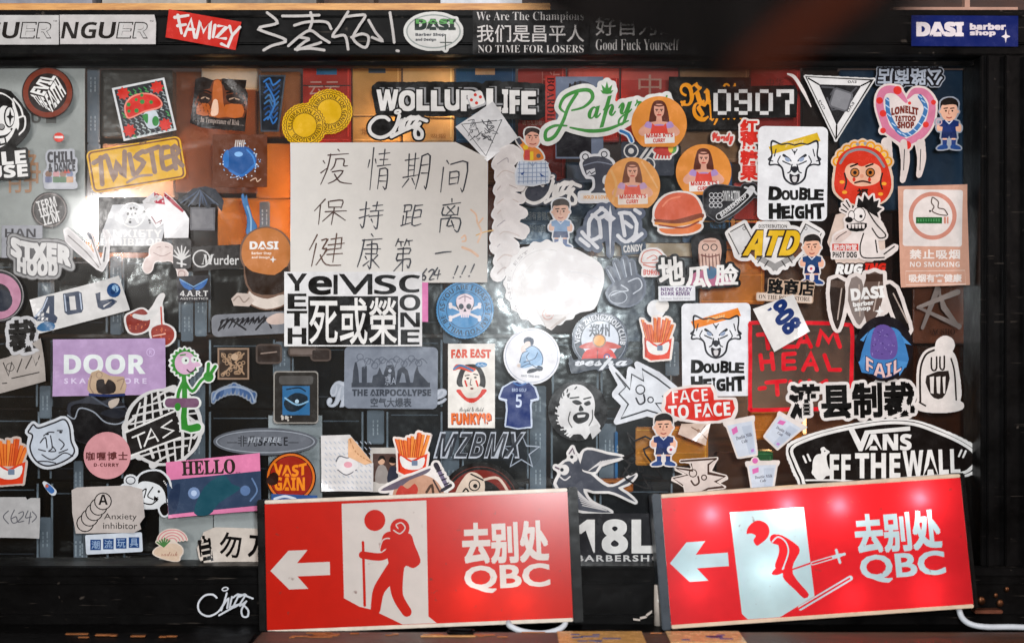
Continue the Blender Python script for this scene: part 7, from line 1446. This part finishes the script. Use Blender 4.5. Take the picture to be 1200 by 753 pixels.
# ================================================================= the two red light boxes
def lightmat(h, trans=0.5):
    m = bpy.data.materials.new('light_box_' + h.lstrip('#')); m.use_nodes = True
    n = m.node_tree.nodes; l = m.node_tree.links
    for x in list(n):
        if x.type != 'OUTPUT_MATERIAL': n.remove(x)
    c = lin(h) + (1,)
    geo = n.new('ShaderNodeNewGeometry'); nz = n.new('ShaderNodeTexNoise'); nz.inputs['Scale'].default_value = 60; nz.inputs['Detail'].default_value = 5
    l.new(geo.outputs['Position'], nz.inputs['Vector'])
    mr = n.new('ShaderNodeMapRange'); mr.inputs['To Min'].default_value = .86; mr.inputs['To Max'].default_value = 1.05; l.new(nz.outputs['Fac'], mr.inputs['Value'])
    mc = n.new('ShaderNodeMix'); mc.data_type = 'RGBA'; mc.blend_type = 'MULTIPLY'; mc.inputs['Factor'].default_value = 1; mc.inputs['A'].default_value = c; l.new(mr.outputs[0], mc.inputs['B'])
    d = n.new('ShaderNodeBsdfDiffuse'); t = n.new('ShaderNodeBsdfTranslucent'); g = n.new('ShaderNodeBsdfGlossy'); g.inputs['Roughness'].default_value = .22
    n3 = n.new('ShaderNodeTexNoise'); n3.inputs['Scale'].default_value = 130; n3.inputs['Detail'].default_value = 6; l.new(geo.outputs['Position'], n3.inputs['Vector'])
    r3 = n.new('ShaderNodeMapRange'); r3.inputs['From Min'].default_value = .68; r3.inputs['From Max'].default_value = .8; l.new(n3.outputs['Fac'], r3.inputs['Value'])
    m3 = n.new('ShaderNodeMix'); m3.data_type = 'RGBA'; l.new(r3.outputs[0], m3.inputs['Factor']); l.new(mc.outputs['Result'], m3.inputs['A']); m3.inputs['B'].default_value = lin('#6d3a30') + (1,)
    l.new(m3.outputs['Result'], d.inputs[0]); l.new(m3.outputs['Result'], t.inputs[0])
    a = n.new('ShaderNodeMixShader'); a.inputs[0].default_value = trans; l.new(d.outputs[0], a.inputs[1]); l.new(t.outputs[0], a.inputs[2])
    f = n.new('ShaderNodeFresnel'); f.inputs[0].default_value = 1.4
    b = n.new('ShaderNodeMixShader'); l.new(f.outputs[0], b.inputs[0]); l.new(a.outputs[0], b.inputs[1]); l.new(g.outputs[0], b.inputs[2])
    l.new(b.outputs[0], n['Material Output'].inputs[0]); return m
def exit_sign(art, label, Wd, Hd, loc, roll, lean, leds, red, white, cap_l, cap_r, rim, yaw=0, power=.1):
    """light box: printed panel cut into its colour pieces, housing, end caps, rims, small lamps inside"""
    root = bpy.data.objects.new('light_box_sign', None); COL.objects.link(root)
    root.location = loc; root.rotation_euler = (Matrix.Rotation(math.radians(yaw), 3, 'Z') @ Matrix.Rotation(math.radians(-lean), 3, 'X') @ Matrix.Rotation(math.radians(-roll), 3, 'Y')).to_euler()
    tag(root, label, 'light sign', 'red light box signs below the window')
    TH = .038
    # planar partition of the panel: red film with every printed piece let into it
    vs = [Vector((0, 0)), Vector((Wd, 0)), Vector((Wd, Hd)), Vector((0, Hd))]; es = [(0, 1), (1, 2), (2, 3), (3, 0)]
    tris = []                                                        # (a, b, c, part, material key), later ones on top
    for v, f, m, rp, part in art.prims:
        v = np.clip(v, (.4, .4), (Wd - .4, Hd - .4)); o = len(vs); vs += [Vector((float(x), float(y))) for x, y in v]
        cnt = {}
        for t in f:
            for i, j in zip(t, t[1:] + t[:1]): cnt[(min(i, j), max(i, j))] = cnt.get((min(i, j), max(i, j)), 0) + 1
            for k in range(1, len(t) - 1): tris.append((v[t[0]], v[t[k]], v[t[k + 1]], part, m))
        es += [(i + o, j + o) for (i, j), n in cnt.items() if n == 1]
    ov, oe, of, _, _, _ = delaunay_2d_cdt(vs, es, [], 0, 1e-5, True)
    C = np.array([[(ov[f[0]][k] + ov[f[1]][k] + ov[f[2]][k]) / 3 for k in (0, 1)] for f in of])
    pick = np.full(len(of), -1)
    for n, (p, q, r, _, _) in enumerate(tris):
        d = (q[0] - p[0]) * (r[1] - p[1]) - (q[1] - p[1]) * (r[0] - p[0])
        if abs(d) < 1e-9: continue
        e1 = ((q[0] - p[0]) * (C[:, 1] - p[1]) - (q[1] - p[1]) * (C[:, 0] - p[0])) / d
        e2 = ((r[0] - q[0]) * (C[:, 1] - q[1]) - (r[1] - q[1]) * (C[:, 0] - q[0])) / d
        e3 = ((p[0] - r[0]) * (C[:, 1] - r[1]) - (p[1] - r[1]) * (C[:, 0] - r[0])) / d
        pick[(e1 >= 0) & (e2 >= 0) & (e3 >= 0)] = n
    groups = {}
    for f, n in zip(of, pick): groups.setdefault(('red_panel', None) if n < 0 else (tris[n][3].split('#')[0], tris[n][4]), []).append(f)
    SM = 1e-3
    parts = {}
    for (nm, mk), F in groups.items(): parts.setdefault(nm, []).append((mk, F))
    for nm, lst in parts.items():
        me = bpy.data.meshes.new(nm); idx = {}; V = []; FF = []; MI = []; MS = []
        for mk, F in lst:
            mat = white if mk == 'w' else red
            if mat not in MS: MS.append(mat)
            for f in F:
                r = []
                for i in f:
                    if i not in idx: idx[i] = len(V); V.append(((ov[i][0] - Wd / 2) * SM, 0, (Hd / 2 - ov[i][1]) * SM))
                    r.append(idx[i])
                FF.append(r); MI.append(MS.index(mat))
        me.from_pydata(V, [], FF); me.polygons.foreach_set('material_index', MI)
        for mm in MS: me.materials.append(mm)
        me.update(); o = link(nm, me, root)
    w2, h2 = Wd / 2 * SM, Hd / 2 * SM
    bm = bmesh.new(); e = .0006
    box_bm(bm, -w2, w2, TH - .002, TH, -h2, h2)
    bm_obj('back_plate', bm, ink('#c9c9c9', rough=.6), root)
    bm = bmesh.new(); box_bm(bm, -w2, w2, -.0012, TH, h2 + e * .2, h2 + .0042); bm_obj('rim', bm, ink(rim, rough=.3, var=.2), root, bevel=.0008)
    bm = bmesh.new(); box_bm(bm, -w2, w2, -.0012, TH, -h2 - .0042, -h2 - e * .2); bm_obj('rim', bm, ink(rim, rough=.3, var=.2), root, bevel=.0008)
    for sg, wd, hx in ((-1, cap_l[0], cap_l[1]), (1, cap_r[0], cap_r[1])):
        bm = bmesh.new(); a, b = sorted((sg * (w2 + .0003), sg * (w2 + wd))); box_bm(bm, a, b, -.002, TH + .001, -h2 - .0052, h2 + .0052); bm_obj('end_cap', bm, ink(hx, rough=.32, var=.25, spec=.12), root, bevel=.0012)
    for x, y, pw in leds:
        l = bpy.data.lights.new('diode', 'POINT'); l.energy = pw; l.color = (1, .93, .90); l.shadow_soft_size = .004
        o = bpy.data.objects.new('diode', l); COL.objects.link(o); o.parent = root; o.location = ((x - Wd / 2) * SM, .009 if y < 30 else .02, (Hd / 2 - y) * SM)
    return root
RED1, WH1 = lightmat('#cc1c0a', .35), lightmat('#dcd4cd', .35)
RED2, WH2 = lightmat('#d2232b', .5), lightmat('#b4d6de', .5)
def arrow(a, x0, y0, x1, y1):
    w_, h_ = x1 - x0, y1 - y0; m = y0 + h_ * .5
    a.part('arrow').P([(x0, m), (x0 + w_ * .31, y0), (x0 + w_ * .63, y0), (x0 + w_ * .45, m - h_ * .17), (x1, m - h_ * .17), (x1, m + h_ * .17), (x0 + w_ * .45, m + h_ * .17), (x0 + w_ * .63, y1), (x0 + w_ * .31, y1)], 'w')
class SA2(Art):
    def add(s, v, f, m, ramp=None):
        if len(f): s.prims.append([np.asarray(v, float).reshape(-1, 2), f, m, ramp, s.cur])
        return s
# hiker (panel 350 x 145)
a = SA2(); arrow(a, 5, 53, 72, 96)
a.part('door_panel').P([(87, 3), (183, 3), (181, 132), (190, 145), (152, 145), (118, 122), (104, 118), (87, 108)], 'w')
a.part('hiker').P(ell(124, 23, 12), 'r'); a.P(cat2([(133, 40), (140, 36), (152, 38), (164, 40), (168, 52), (172, 62), (174, 72), (166, 78), (158, 75), (154, 78), (140, 76), (136, 62), (128, 56), (131, 46)], 3, True), 'r')
a.P(ell(152, 33, 11), 'r'); a.K([(150, 33), (148, 29), (154, 27), (158, 33), (152, 39), (145, 35)], 1, 'w'); a.K([(128, 58), (132, 46), (140, 44), (140, 52), (132, 58)], 1, 'w')
a.K([(142, 48), (138, 60), (128, 64), (109, 61)], 8.4, 'r'); a.K([(147, 74), (136, 88), (126, 102), (122, 122)], [18, 16, 13, 11], 'r'); a.K([(148, 74), (146, 94), (148, 110), (157, 126)], [16, 15, 12, 11], 'r'); a.K([(110, 47), (110, 117)], 3, 'r', sm=0)
a.newpart('lettering').T('去别处', 223, 32, 318, 75, 'w', bold=.05); a.T('QBC', 224, 79, 318, 108, 'w', 'sans', bold=.03)
YS = .062
def at(px, py, y): return ((px - CX) / 1000 * (D - y) / D, -y, ZC + (CY - py) / 1000 * (D - y) / D)
exit_sign(a, 'left red light box sign with a hiker and a white arrow', 343, 140, at(490, 656.5, YS), 2.3, 6.5, [(60, 120, .0), (230, 110, .04), (285, 118, .035)], RED1, WH1, (.0085, '#0a0908'), (.0115, '#0a0908'), '#cfc3b4')
# skier
b = SA2(); arrow(b, 4, 51, 70, 95)
b.part('door_panel').P([(76, 21), (160, 21), (163, 122), (122, 140.6), (86, 140.6), (80, 134)], 'w')
b.part('skier').P(cat2([(93, 46), (96, 38), (106, 32), (116, 36), (119, 44), (116, 52), (108, 58), (103, 60), (100, 54), (103, 49), (98, 46)], 3, True), 'r'); b.P(cat2([(119, 54), (128, 49), (138, 54), (150, 64), (150, 72), (143, 82), (141, 94), (150, 108), (157, 118), (151, 122), (142, 112), (131, 100), (130, 92), (136, 76), (136, 64), (128, 56)], 2, True), 'r'); b.K([(124, 54), (132, 58), (133, 70), (127, 84)], 11, 'r'); b.P(cat2([(126, 84), (132, 90), (124, 94), (117, 92)], 3, True), 'r'); b.K([(121, 57), (128, 52), (136, 58), (138, 70), (130, 88)], 1.2, 'w')
b.newpart('ski_pole').K([(130, 92), (164, 83)], 1.8, 'r', sm=0); b.K([(164, 84), (196, 77)], 4.2, 'w', sm=0); b.K([(164, 84), (195, 77.2)], 1.6, 'r', sm=0); b.K([(192, 71), (195, 85)], 3, 'w', sm=0); b.K([(188, 79), (201, 76)], 3, 'w', sm=0)
b.newpart('ski').K([(128, 139), (164, 121)], 2.6, 'r', sm=0); b.K([(146, 132), (205, 103)], 5.6, 'w', sm=0); b.K([(130, 139.5), (204, 103.5)], 2, 'r', sm=0)
b.newpart('lettering').T('去别处', 216, 35, 311, 76, 'w', bold=.05); b.T('QBC', 218, 80, 312, 110, 'w', 'sans', bold=.03)
exit_sign(b, 'right brightly lit red light box sign with a skier and a white arrow', 340, 141, at(957, 645, YS), 3.9, 6.5, [(55, 22, .2), (142, 18, .2), (200, 22, .2), (292, 20, .2), (30, 100, .035), (112, 90, .035), (205, 124, .03), (290, 125, .04)], RED2, WH2, (.0105, '#3c4249'), (.005, '#0c0908'), '#cfb79f')

# cables, the paper roll and small things at the ledge
CB = ink('#c3c7cd', rough=.35, var=.2)
yS = -.075
o = tube('power_cable', [at(661, 722, .06), at(662, 731, .068), at(652, 738, .074), at(634, 741.5, .078), at(612, 739, .08), at(598, 733, .078), at(596, 729, .07)], .0033, CB); tag(o, 'short white cable looping under the right end of the hiker sign', 'cable', 'white cables of the red signs')
o = tube('power_cable', [at(1124, 708, .055), at(1124, 714, .06), at(1128, 724, .068), at(1138, 731, .075), at(1156, 734, .08), at(1185, 734, .082), at(1216, 735, .084), at(1300, 737, .085)], .0033, CB); tag(o, 'white cable running right from the skier sign along the ledge', 'cable', 'white cables of the red signs')
for px, py in ((659, 724), (1123, 709)):
    bm = bmesh.new(); c = at(px, py, .058); box_bm(bm, c[0] - .008, c[0] + .008, c[1] - .004, c[1] + .004, c[2] - .003, c[2] + .003)
    o = bm_obj('cable_gland', bm, CB, bevel=.002); tag(o, 'white cable gland under the ' + ('hiker' if px < 900 else 'skier') + ' sign', 'cable gland', 'cable glands')
zs = Z(722.5)
bm = bmesh.new()
bmesh.ops.create_cone(bm, cap_ends=True, segments=20, radius1=.0048, radius2=.0044, depth=.046)
o = bm_obj('paper_roll', bm, ink('#b9aea4', var=.25), loc=(X(771, .045), -.045, zs + .0235), smooth=True); tag(o, 'small upright white paper roll on the sill left of the skier sign', 'roll')
bm = bmesh.new()
for (x0, z0, x1, z1, hh) in ((742, 725, 750, 726, 2), (750, 724, 758, 722, 2.6), (757, 721, 764, 716, 3)):
    p = [at(x0, z0 - hh / 2, .06), at(x1, z1 - hh / 2, .06), at(x1, z1 + hh / 2, .06), at(x0, z0 + hh / 2, .06)]
    f = [bm.verts.new(q) for q in p]; g = [bm.verts.new((q[0], q[1] + .002, q[2])) for q in p]
    bm.faces.new(f); bm.faces.new(g[::-1])
    for i in range(4): bm.faces.new((f[i], g[i], g[(i + 1) % 4], f[(i + 1) % 4]))
o = bm_obj('paper_scrap', bm, ink('#b5aca4', var=.3)); tag(o, 'twisted white paper scrap on the sill beside the paper roll', 'scrap')
# hinge plate, and metal beads added for blurry reflections on the right jamb
for i, (px, py, r) in enumerate(((1150, 703, 4.6), (1172, 706, 4), (1167, 697, 2.6), (1180, 690, 3))):
    bm = bmesh.new(); bmesh.ops.create_uvsphere(bm, u_segments=14, v_segments=8, radius=r / 1000); bmesh.ops.scale(bm, vec=(1, .6, 1.1), verts=bm.verts)
    o = bm_obj('reflection_bead', bm, ink('#5c3a26', rough=.4, metal=.9, var=.3), loc=at(px, py, .047), smooth=True); tag(o, ['bright reflection bead beside the skier sign cable', 'reflection bead right of the brightest bead', 'tiny reflection bead above the pair at the right jamb', 'dull topmost reflection bead at the right jamb'][i], 'reflection', 'reflection beads at the right jamb')
bm = bmesh.new(); p = at(1160, 716, .047); box_bm(bm, p[0] - .018, p[0] + .014, p[1] - .003, p[1] + .012, p[2] - .002, p[2] + .002); o = bm_obj('hinge_plate', bm, ink('#7a4a38', rough=.4, metal=.7, var=.4), bevel=.0008); tag(o, 'small reddish hinge plate under the reflection beads at the right jamb', 'hinge')

# ================================================================= the blurred dark bag hanging in front of the lens
YB = .45
def near(px, py, dy=0): dd = YB + dy; return Vector(((px - CX) / 1000 * dd / D, -D + dd, ZC + (CY - py) / 1000 * dd / D))
bag = bpy.data.objects.new('hanging_bag', None); COL.objects.link(bag); bag.location = near(860, -60)
tag(bag, 'out of focus black cloth bag with a brown strap hanging close at the top', 'bag')
prof = [(600, -20), (615, 6), (655, 34), (700, 48), (755, 60), (805, 78), (845, 98), (875, 102), (904, 88), (934, 62), (970, 50), (1005, 58), (1040, 52), (1066, 28), (1085, -6), (1100, -30)]
bm = bmesh.new(); NU, NV = 60, 14; gr = []
cp = cat2(prof, 6); xs = [p[0] for p in cp]; ys = [p[1] for p in cp]
for i in range(NU + 1):
    px = 605 + 492 * i / NU; yb = float(np.interp(px, xs, ys)); col = []
    for j in range(NV + 1):
        v = j / NV; py = -190 + (yb + 190) * v
        fold = .010 * math.sin(px * .031 + v * 1.5) + .005 * math.sin(px * .07 + 2 * v) + .012 * (v ** 3)
        col.append(bm.verts.new(near(px, py, fold) - bag.location))
    gr.append(col)
for i in range(NU):
    for j in range(NV): bm.faces.new((gr[i][j], gr[i][j + 1], gr[i + 1][j + 1], gr[i + 1][j]))
bmesh.ops.solidify(bm, geom=list(bm.faces), thickness=.012)
bm_obj('cloth_body', bm, ink('#0b0807', rough=.95, var=.4, spec=.05), bag, smooth=True)
st = tube('strap', [near(872, 94, -.02), near(902, 64, -.026), near(940, 30, -.03), (near(985, -4, -.03)), near(1040, -60, -.03), near(1080, -150, -.02)], .0052, ink('#1d0803', rough=.9, var=.3, spec=.02), n=12)
st.parent = bag; st.location = -bag.location
bpy.data.objects.remove(_to); bpy.data.curves.remove(_tx)
